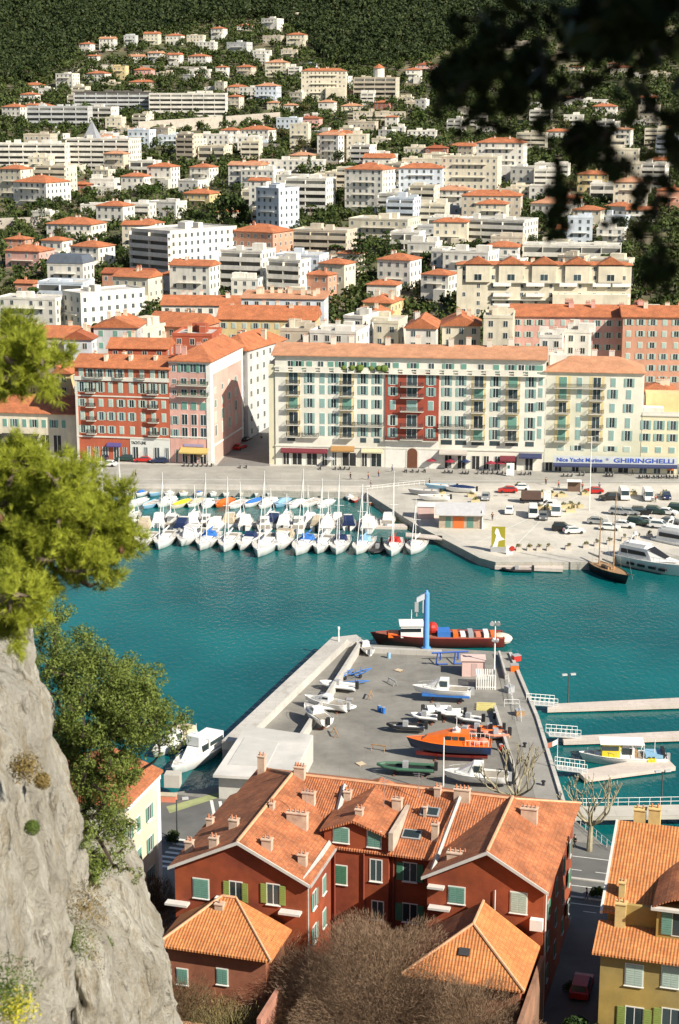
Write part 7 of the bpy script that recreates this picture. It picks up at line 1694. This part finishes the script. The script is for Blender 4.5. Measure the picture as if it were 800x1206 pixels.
# blue jib crane
c=P(502,764,0); t=thing('jib_crane','tall light blue column crane with white hoist arm at the pier head','crane',tuple(c)); cb=M('crane_blue',(.12,.33,.72),.45,.1,1.5)
MB().tube((0,0,0),(0,0,9.3),.48,.44,14).build('column',cb,t); MB().tube((0,0,0),(0,0,.25),.75,.75,14).build('base_plate',cb,t); 
a=MB().loft([[(-.1,-.3,8.4),(-.1,.3,8.4),(-.1,.3,9.4),(-.1,-.3,9.4)],[(-1.6,-.2,7.7),(-1.6,.2,7.7),(-1.6,.2,8.5),(-1.6,-.2,8.5)]]).build('jib',M('crane_white',(.6,.64,.68),.5,.1,1),t); MB().box(-1.9,-.25,6.2,-1.3,.25,7.8).tube((-1.6,0,6.2),(-1.6,0,5.4),.1,.14,6).build('hoist',COL['grey'],a)
MB().tube((0,0,9.3),(0,0,9.7),.3,.2,10).build('cap',cb,t); MB().box(-.62,-.15,6.0,-.45,.15,9).build('cable_duct',WPAINT,t)
# blue travelling cradle, pink shed, white pen, yellow pallets
c=P(529,780,0); t=thing('boat_cradle','blue steel boat cradle frame lying on the pier','cradle',tuple(c),.1); b=MB()
b.tube((-2.6,.9,1.3),(3.2,1.1,1.3),.16,.16,4)
for x in (-1.6,1.2): b.tube((x,1.0,1.3),(x-.6,-1.2,.15),.14,.14,4); b.tube((x+.4,1.0,1.3),(x+.4,1.0,.1),.12,.12,4); b.tube((x-.6,-1.2,.15),(x+1.2,-1.2,.15),.14,.14,4)
b.build('frame',M('cradle_blue',(.03,.09,.35),.5,.15,1),t); 
c=P(559,797,0); t=thing('pink_shed','small pale pink hut with flat roof on the pier','hut',tuple(c),-.05); MB().box(-1.9,0,0,1.5,2.6,2.5).build('wall',M('hut_pink',(.66,.46,.42),.8,.12,1),t); MB().box(-2.1,-.2,2.5,1.7,2.8,2.66).build('roof',M('hut_roof_pink',(.68,.5,.45),.7,.1,1),t); MB().box(-.5,-.03,0.05,.4,0,2.1).build('door',M('hut_door',(.5,.36,.33),.7,.1),t)
c=P(571,812,0); t=thing('white_slatted_pen','white slatted storage enclosure beside the pink hut','enclosure',tuple(c),-.05); b=MB()
for i in range(9): b.box(-1.3+i*.34,0,0,-1.12+i*.34,.06,2.3); b.box(-1.3+i*.34,2.6,0,-1.12+i*.34,2.66,2.3)
for i in range(8): b.box(-1.3,i*.34,0,-1.24,i*.34+.18,2.3); b.box(1.6,i*.34,0,1.66,i*.34+.18,2.3)
b.box(-1.3,-.05,2.2,1.66,.0,2.32).box(-1.3,-.05,.3,1.66,-.0,.42); b.build('slats',WPAINT,t); MB().box(-1,.5,0,1.2,2.2,1.2).build('crate',M('crate_grey',(.4,.4,.38),.8,.1),t)
c=P(572,833,0); t=thing('yellow_beams','stack of pale yellow timbers beside the white motorboat','timber stack',tuple(c),-.1); 
for i in range(4): MB().box(-1.3,-1.4+i*.75,0,1.5,-1.15+i*.75,.35).build('beam',M('beam_yellow',(.62,.55,.22),.7,.15,2),t)
def clutter(name,label,px,py,parts,cat,z=0):
    c=P(px,py,z); t=thing(name,label,cat,tuple(c),-.1)
    for nm,(x0,y0,z0,x1,y1,z1),m in parts: MB().box(x0,y0,z0,x1,y1,z1).build(nm,m,t)
    return t
rail_=lambda a,b,lb: railing('railing',lb,[P(*a,0),P(*b,0)])
railing('railing','white barrier frame on the pier walkway by the timbers',[P(594,832,0),P(611,832,0),P(614,850,0)]); railing('railing','thin white railing of the pier walkway',[P(598,800,0),P(604,830,0)])
strip('walkway_wall','low concrete wall between yard and pier walkway',P(583,838),P(610,925),.4,0,mole,.9,'wall',None)
strip('walkway_wall','short pale wall at the far end of the pier walkway',P(588,772),P(596,800),.3,0,mole,.8,'wall',None)
for i,(px,py,h,c_) in enumerate(((606,790,1.0,'orange'),(612,842,.8,'teak'),(608,778,.9,'red'),(600,815,.9,'grey'))): 
    t=thing('dock_crate',['orange crate on the pier walkway','brown crate by the white barrier frame','red crate at the pier head corner','grey box halfway along the pier walkway'][i],'crate',tuple(P(px,py,0)),.2*i); MB().box(-.6,-.5,0,.6,.5,h).build('box',COL[c_],t); MB().box(-.64,-.54,h,.64,.54,h+.08).build('lid',COL['grey'],t)
for i,(px,py) in enumerate(((595,908),(601,925),(618,880),(640,925))):
    t=thing('bollard','low dark mooring bollard of the pier, %s'%['beside the low wall foot','nearest the red roofs','halfway along the walkway','near the kerb end'][i],'bollard',tuple(P(px,py,0))); MB().tube((0,0,0),(0,0,.5),.2,.16,8).tube((0,0,.5),(0,0,.62),.3,.3,8).build('post',COL['black'],t)
# marker light on the mole head, white boat on its wall
c=P(399,758,.9); t=thing('harbour_light','slim white harbour light post on the mole head','navigation light',tuple(c)); MB().tube((0,0,0),(0,0,2.4),.16,.1,8).build('post',WPAINT,t); MB().tube((0,0,2.4),(0,0,2.8),.2,.2,8).build('lantern',WHITE,t); MB().tube((0,0,0),(0,0,.25),.4,.4,10).build('base',WPAINT,t)
t=yard('motorboat',430,768,4.6,1.9,110,'small white upright boat at the pier head corner',z=.5)
# terminal with flat pale roof
pa,pb=P(254,918,0),P(352,922,0)
q=[P(251,913,3.6),P(343,918,3.6),P(369,866,3.6),P(290,855,3.6)]; ctr=sum(q,Vector())/4; ctr.z=0
t=thing('quay_building','flat pale-roofed quay building with yellow shutter at the foot of the mole','building',tuple(ctr)); qq=[((p-ctr).x,(p-ctr).y) for p in q]
a=sum(qq[i][0]*qq[(i+1)%4][1]-qq[(i+1)%4][0]*qq[i][1] for i in range(4)); qq=qq if a>0 else qq[::-1]
MB().prism([(x*.95+.3,y*.9+.4) for x,y in qq],0,3.3).build('wall',M('terminal_wall',(.5,.49,.45),.8,.12,.8),t); MB().prism(qq,3.3,3.65).build('roof',M('terminal_roof',(.6,.58,.54),.85,.12,.35,tint=(.48,.47,.44)),t)
MB().prism([(x*.5-1.5,y*.55) for x,y in qq],3.65,3.72).build('roof_panel',M('terminal_panel',(.5,.49,.46),.85,.1,.5),t)
e0=Vector((*qq[0],0)); 
p0=P(262,926,0)-ctr; p1=P(286,927,0)-ctr; d=p1-p0; MB().prism([(p0.x,p0.y-.02),(p1.x,p1.y-.02),(p1.x,p1.y+.6),(p0.x,p0.y+.6)],1.3,2.9).build('yellow_shutter',COL['yellow'],t)
# boats on the left of the mole
c=at(233,896); t=boat('motorboat',(c.x,c.y,WL),11.5,3.7,243,'white','white',None,0,'white passenger launch with long cabin moored left of the mole',None,'passenger_launch')
h=MB().box(-4.6,-1.35,1.2,-.9,1.35,3.0).build('saloon',WHITE,t); MB().box(-4.4,-1.38,1.9,-1.1,1.38,2.5).build('window',GLASS,h); MB().box(-.4,-1.0,2.6,1.2,1.0,3.9).build('wheelhouse',WHITE,t); MB().tube((.2,0,3.9),(.2,0,5.4),.06,.04,5).build('mast',WPAINT,t); MB().box(-5.5,-1.86,.15,5.0,1.86,.3).build('blue_band',COL['blue'],t) if 0 else None
MB().tube((.9,-1.02,3.0),(.9,-1.12,3.0),.25,.25,10).build('life_ring',COL['red'],t)
c=at(205,880); boat('motorboat',(c.x,c.y,WL),9,3,240,'white','white','tan',0,'white boat with tan canopy partly hidden by the cliff shrub')
# yellow wheelhouse boat
c=at(736,898); t=boat('motorboat',(c.x,c.y,WL),11,3.4,177,'white','white',None,0,'white fishing boat with yellow wheelhouse beside the short pontoon',None,'fishing_boat')
h=MB().box(.8,-1.15,1.1,3.2,1.15,3.0).build('wheelhouse',COL['yellow'],t); MB().box(1.0,-1.18,2.1,3.22,1.18,2.7).build('window',GLASS,h); MB().box(-2.4,-1.4,3.0,3.5,1.4,3.12).build('awning_roof',WPAINT,t); 
for x in (-2.3,-.8): MB().tube((x,-1.3,1),(x,-1.3,3.0),.05,.05,5).tube((x,1.3,1),(x,1.3,3.0),.05,.05,5).build('awning_post',WPAINT,t)
MB().box(-4.9,-1.2,1.1,-2.6,1.2,1.55).build('net_bin',COL['sky'],t); MB().box(-1.6,-.8,1.1,-.6,.8,1.7).build('hatch',COL['teak'],t); MB().box(-5.2,-1,1.1,-4.8,1,2.1).build('winch',COL['black'],t)
MB().tube((-3.9,0,1),(-3.9,0,3.4),.05,.05,5).build('mast',WPAINT,t)
for i in range(2): clutter('yellow_can','%s yellow can on the short pontoon'%('left' if i==0 else 'right'),765+i*5,897,[('box',(-.25,-.25,0,.25,.25,.5),COL['yellow']),('lid',(-.15,-.15,.5,.15,.15,.6),COL['black'])],'can',-.75)
t=thing('flagpole','white flagpole with red and white flag at the short pontoon gangway','flagpole',tuple(P(656,905,0))); MB().tube((0,0,0),(0,0,4.2),.06,.04,6).build('pole',WPAINT,t)
fl_=MB().mat(0).loft([[(-.02,0,3.4),(-.02,.02,3.4),(-.02,.02,4.1),(-.02,0,4.1)],[(-.7,-.15,3.1),(-.7,-.13,3.1),(-.7,-.13,3.8),(-.7,-.15,3.8)]]).mat(1).loft([[(-.7,-.15,3.1),(-.7,-.13,3.1),(-.7,-.13,3.8),(-.7,-.15,3.8)],[(-1.3,-.05,2.85),(-1.3,-.03,2.85),(-1.3,-.03,3.55),(-1.3,-.05,3.55)]]).build('flag',[WHITE,COL['salmon']],t)
# quay furniture left foot: concrete block, orange-brown crate
clutter('concrete_block','pale square concrete block beside the passenger launch',204,925,[('block',(-1.0,-.8,0,1.0,.8,1.7),conc)],'block'); clutter('brick_crate','pinkish crate left of the crossing',196,943,[('box',(-1.3,-.5,0,1.3,.5,.8),COL['salmon']),('lid',(-1.35,-.55,.8,1.35,.55,.9),COL['tan'])],'crate')

# ---- platform items: kiosk, sign, planters, small pontoon, black rib
k0=P(517,622,0); t=thing('harbour_kiosk','low harbour office with grey pitched roof and orange doors on the platform','kiosk',tuple(k0),-.06)
MB().box(0,0,0,8.6,4.6,2.9).build('wall',M('kiosk_stone',(.4,.33,.25),.9,.3,2),t); MB().loft([[(-.6,-1.1,2.9),(-.6,5,4.1),(-.6,5,4.3),(-.6,-1.1,3.1)],[(9.4,-1.1,2.9),(9.4,5,4.1),(9.4,5,4.3),(9.4,-1.1,3.1)]]).build('roof',M('kiosk_roof_grey',(.5,.5,.5),.7,.12,1),t)
MB().box(2.9,-.06,0,5.1,0,2.5).build('door',M('kiosk_door_orange',(.6,.14,.03),.6,.1),t); MB().box(1.4,-.05,.2,2.4,0,2.4).build('window',M('kiosk_glass_green',(.1,.22,.18),.2,.1),t); MB().box(5.7,-.05,.2,7.0,0,2.4).build('window',_M['kiosk_glass_green'],t); MB().box(8.7,-.3,0,8.9,4.8,3.6).build('side_screen',WPAINT,t)
t=thing('board_sign','olive-yellow upright board with white figure silhouette on grey base','sign',tuple(P(587,650,0)),-.05); MB().box(-1.35,0,1.0,1.25,.2,5.0).build('board',M('board_olive',(.3,.27,.015),.6,.08),t); MB().box(-1.5,-.2,0,1.4,.9,1.0).build('base',COL['grey'],t)
MB().prism_xz([(-1.15,1.0),(-.2,1.05),(.0,2.2),(1.2,2.5),(.5,3.0),(.25,3.6),(-.1,4.6),(-.55,4.7),(-.8,3.8),(-.5,3.3),(-.7,2.2)],-.04,-.005).build('white_figure',WPAINT,t)
t=thing('life_buoy_post','red lifebuoy on white stand by the small pontoon','lifebuoy',tuple(P(602,653,0))); MB().box(-.9,0,0,.3,.15,1.6).build('stand',WPAINT,t); MB().tube((0.2,-.15,1.2),(.2,-.02,1.2),.5,.5,12).build('ring',COL['red'],t)
pl_=0
for (px,py) in [(611,648),(624,648),(635,648),(647,648),(669,647),(690,645),(703,643),(718,641),(735,637),(750,635),(765,633)]:
    pl_+=1; t=thing('planter','square planter with small olive shrub, %s from left along the platform edge'%EN[pl_-1],'planter',tuple(P(px,py,0)),0,'planters along the platform edge'); MB().box(-.55,-.55,0,.55,.55,.7).build('pot',M('pot_concrete',(.5,.45,.38),.8,.15,2),t)
    p,d=clumps(.6,.5,1.1,5,90); V,Fq=leaves(p,d,.14,.6,.8); link('shrub',mesh_np('shrub',V,Fq,leaf_mat('leaf_planter',(.12,.11,.05),(.25,.23,.1),.1)),t)
HX=[(637,600),(646,600),(664,598),(673,597),(682,598),(640,583),(651,584),(662,585),(690,583),(745,583),(783,583),(520,583),(556,585),(560,592),(610,574),(672,603),(684,603),(655,585)]
for i,(px,py) in enumerate(HX[:16]):
    t=thing('hedge_planter','yellowish hedge trough, %s from left between the parking rows'%EN[sorted(h[0] for h in HX[:16]).index(px)],'hedge',tuple(P(px,py,0)),0,'hedge troughs of the car park'); MB().box(-.95,-.5,0,.95,.5,.7).build('trough',M('trough_yellow',(.56,.46,.26),.8,.15,2),t)
    p,d=clumps(.9,.4,.95,5,110); V,Fq=leaves(p,d,.13,.6,.8); link('hedge',mesh_np('hedge',V,Fq,leaf_mat('leaf_hedge',(.1,.12,.04),(.24,.24,.09),.1)),t)
deckbox('small_pontoon','narrow pale pontoon below the platform edge with black inflatable',[at(583,663,-.7),at(583,667,-.7),at(663,670,-.7),at(663,666,-.7)],-1.3,-.7,PONT)
c=at(609,673); boat('rib',(c.x,c.y,WL),5.5,2.2,178,'black','black',None,0,'black inflatable boat moored under the narrow pontoon')
t=thing('pink_wall_box','small pale pink utility hut left of the harbour office','hut',tuple(P(492,611,0)),-.1); MB().box(0,0,0,3.4,3.2,2.6).build('wall',M('hut_pink',(.66,.46,.42),.8,.12,1),t); MB().box(-.15,-.15,2.6,3.55,3.35,2.75).build('roof',WPAINT,t)
for i,(px,py,hd,c_,lb) in enumerate(((520,577,175,'sky','pale blue boat stored ashore behind the harbour office'),(512,590,178,'white','long white boat on a low trailer behind the harbour office'),(543,580,170,'white','white boat ashore with navy cover nearest the silver car'),(500,583,176,'grey','grey skiff stored ashore at the slipway top'))): c=P(px,py,0); boat('dinghy',(c.x,c.y,.45),6.5,2.2,hd,c_,'white','navy' if i==2 else None,0,lb,'boats stored ashore by the slipway','small_boat')
t=thing('info_panel','white information panel in front of the shops','sign',tuple(P(601,561,0)),-.03); MB().box(-.9,0,.2,.9,.15,3.1).build('panel',WPAINT,t); MB().box(-.7,-.02,1.8,-.1,0,2.6).build('picture',COL['green'],t)
strip('harbour_parapet','low pale parapet along the quay road edge',P(-200,568),P(431,577),.5,0,mole,.55,'sea wall',None)
railing('ramp_railing','white railing above the slipway',[P(432,578,.1),P(500,571,.1)])

# ---- vehicles
def car_me(kind):
    pr={'car':(4.3,1.75,[(-2.15,.35),(-2.15,.8),(-1.95,.98),(-1.5,1.02),(.9,1.0),(1.9,.82),(2.15,.65),(2.15,.35)],[(-1.75,1.0),(-1.25,1.42),(.25,1.44),(1.0,.98)]),
        'suv':(4.5,1.85,[(-2.2,.4),(-2.2,1.0),(-2.1,1.1),(-1.5,1.12),(1.0,1.1),(1.95,1.0),(2.2,.8),(2.2,.4)],[(-2.05,1.1),(-1.85,1.68),(.2,1.7),(1.05,1.08)]),
        'van':(5.4,2.0,[(-2.7,.4),(-2.7,1.2),(-2.6,1.25),(1.4,1.25),(2.3,1.1),(2.65,.9),(2.7,.4)],[(-2.66,1.24),(-2.6,2.35),(1.2,2.4),(1.6,2.1),(2.2,1.12)])}[kind]
    L,Wd,lo,up=pr; w=Wd/2
    b=MB(); b.loft([[(x,-w,z) for x,z in lo],[(x,-w*.98,z) for x,z in lo]][:1]+[[(x,w,z) for x,z in lo]]); body_=b
    top=[(x,z) for x,z in up]; 
    b.loft([[(x,-w*(.98 if i in(0,len(top)-1) else .82),z) for i,(x,z) in enumerate(top)],[(x,w*(.98 if i in(0,len(top)-1) else .82),z) for i,(x,z) in enumerate(top)]])
    g=MB(); cx=sum(p[0] for p in top)/len(top)
    zlo=top[0][1]; zhi=max(p[1] for p in top)
    def gl(s_):
        q=[];
        for i,(x,z) in enumerate(top):
            f=.9; xx=cx+(x-cx)*f; zz=zlo+.06+(z-zlo)*.8 if z>zlo+.1 else zlo+.06
            q.append((xx,s_*(w*(.98 if i in(0,len(top)-1) else .82)+.012 - (.16*w*0)),zz))
        return q
    if kind!='van':
        a=gl(-1); c=gl(1); g.face(a); g.face(c[::-1])
        # windscreen and rear window
        for (i,j) in ((0,1),(len(top)-2,len(top)-1)):
            p,q=top[i],top[j]; d=.03*(1 if i else -1)
            g.face([(p[0]+d,-w*.76,p[1]+(.04 if i==0 else -.04)),(q[0]+d,-w*.76,q[1]+(-.05 if i==0 else .05)),(q[0]+d,w*.76,q[1]+(-.05 if i==0 else .05)),(p[0]+d,w*.76,p[1]+(.04 if i==0 else -.04))])
    else:
        g.face([(1.62,-w*.8,2.1),(2.23,-w*.86,1.2),(2.23,w*.86,1.2),(1.62,w*.8,2.1)]); 
        for s_ in (-1,1): g.face([(.5,s_*(w*.86+.06),2.05),(1.4,s_*(w*.86+.06),2.05),(1.95,s_*(w*.95+.03),1.3),(.5,s_*(w*.95+.03),1.3)])
    wh=MB().tube((0,-.11,0),(0,.11,0),.33,.33,14)
    return dict(L=L,w=w,body=b,glass=g.mesh('window',GLASS),wheel=wh.mesh('wheel',M('tyre_rubber',(.02,.02,.02),.8,.1)),light=MB().box(-.03,-.2,-.08,.03,.2,.08).mesh('headlight',M('headlight_lens',(.75,.75,.7),.15,.05)),tail=MB().box(-.03,-.16,-.1,.03,.16,.1).mesh('tail_light',COL['red']))
CK={k:car_me(k) for k in('car','suv','van')}
PC={'white':M('car_paint_white',(.75,.75,.73),.25,.03),'silver':M('car_paint_silver',(.42,.44,.45),.3,.05,metal=.5),'black':M('car_paint_black',(.015,.015,.017),.25,.05),'green':M('car_paint_green',(.02,.05,.04),.25,.05),'red':M('car_paint_red',(.45,.02,.015),.3,.05),'navy':M('car_paint_navy',(.02,.03,.08),.25,.05),'grey':M('car_paint_grey',(.12,.125,.13),.3,.05)}
_B={}
def car(kind,px,py,head,col,label,group='cars parked on the quay',z=.02):
    k=CK[kind]; t=thing('parked_car' if kind!='van' else 'parked_van',label,'car' if kind!='van' else 'van',tuple(P(px,py,z)),math.radians(head),group)
    if (kind,col) not in _B: _B[kind,col]=k['body'].mesh('body',PC[col])
    link('body',_B[kind,col],t); link('window',k['glass'],t)
    for x in (-k['L']*.31,k['L']*.31):
        for s_ in (-1,1): link('wheel',k['wheel'],t,(x,s_*(k['w']-.08),.33))
    for s_ in (-1,1): link('headlight',k['light'],t,(k['L']/2,s_*k['w']*.68,.68)); link('tail_light',k['tail'],t,(-k['L']/2,s_*k['w']*.72,.8))
    return t
for a in [('van',735,587,268,'white','white delivery van parked facing the water beside the dark off-roader'),('van',763,588,268,'white','white box van, right one of two in the far parking row'),('suv',718,589,190,'black','black off-roader left of the white delivery van'),
 ('van',655,606,262,'white','white van parked in the middle of the car park'),('suv',646,598,185,'white','white van-like car behind the middle white van'),('suv',663,625,350,'black','black small car alone on the open car park'),('car',572,588,262,'silver','silver car beside the stored boats'),
 ('van',628,608,265,'white','white van next to the dark truck'),('car',704,617,348,'silver','silver car at the left end of the lower parking group'),('car',718,624,345,'white','white car in front of the silver one in the lower group'),('car',735,621,340,'white','white estate car second from left of the lower group'),
 ('suv',751,618,335,'green','dark green car in the middle of the lower parking group'),('car',762,616,335,'white','white hatchback right of the dark green car'),('suv',755,606,345,'black','black car behind the white hatchback'),('suv',772,605,340,'green','dark green car behind on the right'),('car',786,606,335,'white','white car near the right edge of the car park'),('suv',799,602,335,'green','dark car cut by the right edge of the car park'),('car',742,606,340,'silver','silver car left of the black car behind the white hatchback'),('car',790,617,338,'grey','grey car at the right end of the lower parking group'),('suv',778,622,338,'white','white off-roader in front of the lower parking group at the right'),('car',785,587,265,'navy','navy car right of the second white van'),('car',612,577,180,'white','white car beyond the dark truck at the road side'),('car',598,580,178,'red','dark red car left of the one beyond the truck')]: car(*a)
for a in [('suv',107,540,178,'white','white people carrier before the red block, left end'),('car',125,541,90,'navy','dark car standing between white cars at the red block'),('car',127,549,172,'white','white car nearest the water before the red block'),('suv',147,543,178,'green','dark green car before the red block'),('car',169,544,178,'red','bright red car before the red block'),('car',188,545,178,'navy','dark blue car before the shop with grey wall'),('car',14,537,178,'silver','silver car before the dark shopfront at the left edge')]: car(*a,group='cars parked before the red block')
for a in [('car',283,529,62,'red','red car at the corner of the shaded side street'),('car',291,521,62,'black','black car behind the red one in the side street'),('car',297,514,62,'grey','grey car third up the side street'),('car',302,508,62,'black','black car farthest up the left side of the side street'),('car',312,502,62,'white','white car parked up the right side of the side street')]: car(*a,group='cars in the side street')
car('suv',685,1168,74,'red','red car parked in the lane between the red house and the ochre house',None)
c=P(626,592,0); t=thing('flatbed_truck','dark brown box trailer truck with white cab in the car park','truck',tuple(c),-.05); MB().box(-2.2,-1.0,.9,2.0,1.0,2.5).build('cargo_box',M('truck_brown',(.1,.06,.045),.7,.2,1),t); MB().box(2.5,-1.05,.5,4.2,1.05,2.5).build('cab',PC['white'],t); MB().box(4.2,-.9,1.4,4.23,.9,2.3).build('windscreen',GLASS,t)
for x in (-1.7,3.3):
    for s_ in (-1,1): link('wheel',CK['car']['wheel'],t,(x,s_*.95,.4))
MB().box(-2.5,-.6,.5,2.5,.6,.9).build('chassis',COL['black'],t)
c=P(671,592,0)
clutter('glass_pavilion','glass and white shelter on the far side of the car park',676,579,[('panel',(-1.4,-.1,0,1.4,.1,2.4),M('panel_brown',(.16,.1,.07),.7,.2)),('roof',(-1.6,-1,2.4,1.6,1,2.55),WPAINT)],'shelter')
for a in [('car',676,628,10,'white','white car parked alone right of the black one on the open car park'),('car',640,611,262,'grey','grey car between the two middle vans'),('car',600,604,262,'white','white car left of the flatbed truck'),('suv',730,606,340,'silver','silver off-roader at the left of the upper parking row'),('car',699,581,180,'red','red car left of the black off-roader')]: car(*a)
# scooters and motorbikes
def scoot():
    t=thing('scooter','', 'scooter'); MB().loft([[(-.75,-.14,.45),(-.75,.14,.45),(-.7,0,.8)],[(-.1,-.16,.4),(-.1,.16,.4),(-.1,0,.85)],[(.05,-.1,.3),(.05,.1,.3),(.05,0,.35)]]).build('seat_body',COL['black'],t)
    MB().box(-.2,-.16,.22,.55,.16,.32).tube((.6,0,.3),(.42,0,1.0),.09,.06,6).build('frame',COL['grey'],t); MB().tube((.42,-.32,1.0),(.42,.32,1.0),.03,.03,5).build('handlebar',COL['black'],t)
    for x in (-.6,.7): MB().tube((x,-.06,.25),(x,.06,.25),.25,.25,10).build('wheel',M('tyre_rubber',(.02,.02,.02)),t)
    return t
S0=scoot(); SC=[]
for a,b,n,y0,y1 in ((377,382,1,553,553),(395,412,4,553,554),(478,486,2,556,556),(493,500,2,556,556),(524,533,3,557,557),(545,552,3,558,558),(563,604,8,558,559),(614,624,3,559,559),(664,674,3,561,561),(683,688,2,560,561),(714,722,3,561,561),(753,765,4,563,563),(770,798,7,563,564),(217,250,7,549,550),(283,290,2,551,551)):
    for i in range(n): SC.append((a+(b-a)*(i/max(1,n-1)),y0))
for i,(px,py) in enumerate(sorted(SC)):
    t=S0 if i==0 else copy_tree(S0); p=P(px,py,.02); t.location=p; t.rotation_euler=(0,0,math.radians(90+rr.uniform(-18,18)))
    sec=('before the pink corner block' if px<260 else 'at the mouth of the side street' if px<300 else 'before the left shops of the cream block' if px<440 else 'before the arched door' if px<510 else 'before the cafe terrace of the cream block' if px<640 else 'before the long blue sign' if px<740 else 'before the end block')
    t['label']='dark parked scooter '+sec; t['category']='scooter'; t['group']='scooters '+sec
# cafe parasols / terraces
for i,(px,py,c_) in enumerate(((508,552,'red'),(530,553,'red'),(548,553,'navy'),(578,555,'red'),(590,555,'red'),(236,546,'tan'),(222,545,'tan'),(389,550,'grey'))):
    t=thing('parasol',['crimson cafe parasol, leftmost by the arched door','crimson cafe parasol below the taupe awning','navy cafe parasol beside the taupe awning','crimson cafe parasol left of the info panel','crimson cafe parasol nearest the info panel','tan parasol under the right of the yellow awning','tan parasol under the left of the yellow awning','grey parasol by the orange awning'][i],'parasol',tuple(P(px,py,.02)),0,'cafe parasols'); MB().tube((0,0,0),(0,0,2.3),.04,.04,5).build('pole',WPAINT,t); MB().tube((0,0,1.95),(0,0,2.55),1.3,.05,8).build('canopy',{'red':M('parasol_crimson',(.25,.02,.04),.8,.1),'navy':COL['navy'],'tan':COL['tan'],'grey':COL['grey']}[c_],t)

# yard bits on the pier
for i,(px,py,k,c_) in enumerate(((447,838,'drum','blue'),(452,840,'drum','blue'),(436,822,'trestle','teak'),(462,806,'trestle','grey'),(446,884,'trestle','teak'),(583,846,'drum','black'),(588,862,'drum','grey'),(395,866,'trestle','teak'),(470,790,'pallet','tan'),(596,868,'pallet','tan'),(590,884,'drum','red'),(412,824,'pallet','grey'),(425,900,'pallet','tan'),(458,775,'drum','sky'))):
    lb={'drum':'oil drum','trestle':'low work trestle','pallet':'flat wooden pallet'}[k]; pos=['beside another blue drum left of the tender pile','right one of the blue drums left of the tender pile','on the open pier left of the white motorboat','near the blue cradle on the pier','left of the lifeboat bow','behind the row of small tenders','by the low wall near the lifeboat','left of the trestle boat stern','in the middle of the pier head','on the walkway by the low wall','right of the lifeboat stern','right of the pale inflatable','left of the dark green inflatable','at the foot of the pier head wall'][i]
    t=thing({'drum':'oil_drum','trestle':'trestle','pallet':'pallet'}[k],{'blue':'blue','teak':'brown','grey':'grey','black':'black','tan':'tan','red':'red','sky':'pale blue'}[c_]+' '+lb+' '+pos,k,tuple(P(px,py,0)),i*.7)
    if k=='drum': MB().tube((0,0,0),(0,0,.9),.3,.3,12).build('drum',COL[c_],t); MB().tube((0,0,.9),(0,0,.93),.27,.27,12).build('lid',COL['grey'],t)
    elif k=='trestle':
        MB().box(-1.1,-.08,.7,1.1,.08,.84).build('beam',COL[c_],t)
        for s_ in (-.9,.9): MB().tube((s_,-.35,0),(s_,0,.72),.05,.05,4).tube((s_,.35,0),(s_,0,.72),.05,.05,4).build('leg',COL[c_],t)
    else:
        b=MB(); [b.box(-.6+i_*.24,-.5,.1,-.44+i_*.24,.5,.14) for i_ in range(5)]; b.build('slats',COL[c_],t); b=MB(); [b.box(-.6,y_,0,.68,y_+.1,.098) for y_ in (-.5,-.05,.4)]; b.build('bearers',COL['teak'],t)
used=set()
for (px,py,k,hd,lb) in [(160,562,0,0,'person in dark clothes on the quay road before the red block'),(413,565,0,200,'person in dark clothes on the quay road right of the side street'),(434,565,1,180,'person in orange top on the quay road, left of another in orange'),(446,562,1,10,'person in orange top on the quay road, right of another in orange'),(437,575,2,270,'person in navy top beside the slipway railing'),
 (506,572,0,180,'person in black standing on the quay road behind the slipway'),(643,571,0,90,'person in dark clothes walking beyond the car park, left of a pair'),(658,575,3,120,'person in red top walking beyond the car park'),(686,577,3,90,'person in red top beside the black off-roader'),(706,577,4,270,'person in blue walking right of the light mast'),
 (772,592,3,90,'person in red top standing right of the second white van'),(798,628,0,90,'person in dark clothes at the right edge of the car park'),(580,613,0,260,'person in black standing right of the harbour office'),(691,1063,2,150,'person in navy jacket crossing the lane beside the round bush'),(677,999,0,200,'person in dark clothes walking by the plane tree trunk'),(308,520,0,60,'person walking up the shaded side street'),(462,556,4,0,'person in blue at the left of the arched door'),(745,560,0,0,'person in dark clothes below the blue sign'),(398,528,0,0,'')]:
    if not lb: continue
    t=FG[k] if k not in used else copy_tree(FG[k]); used.add(k); z=.02; t.location=P(px,py,z); t.rotation_euler=(0,0,math.radians(hd)); t['label']=lb; t['category']='person'
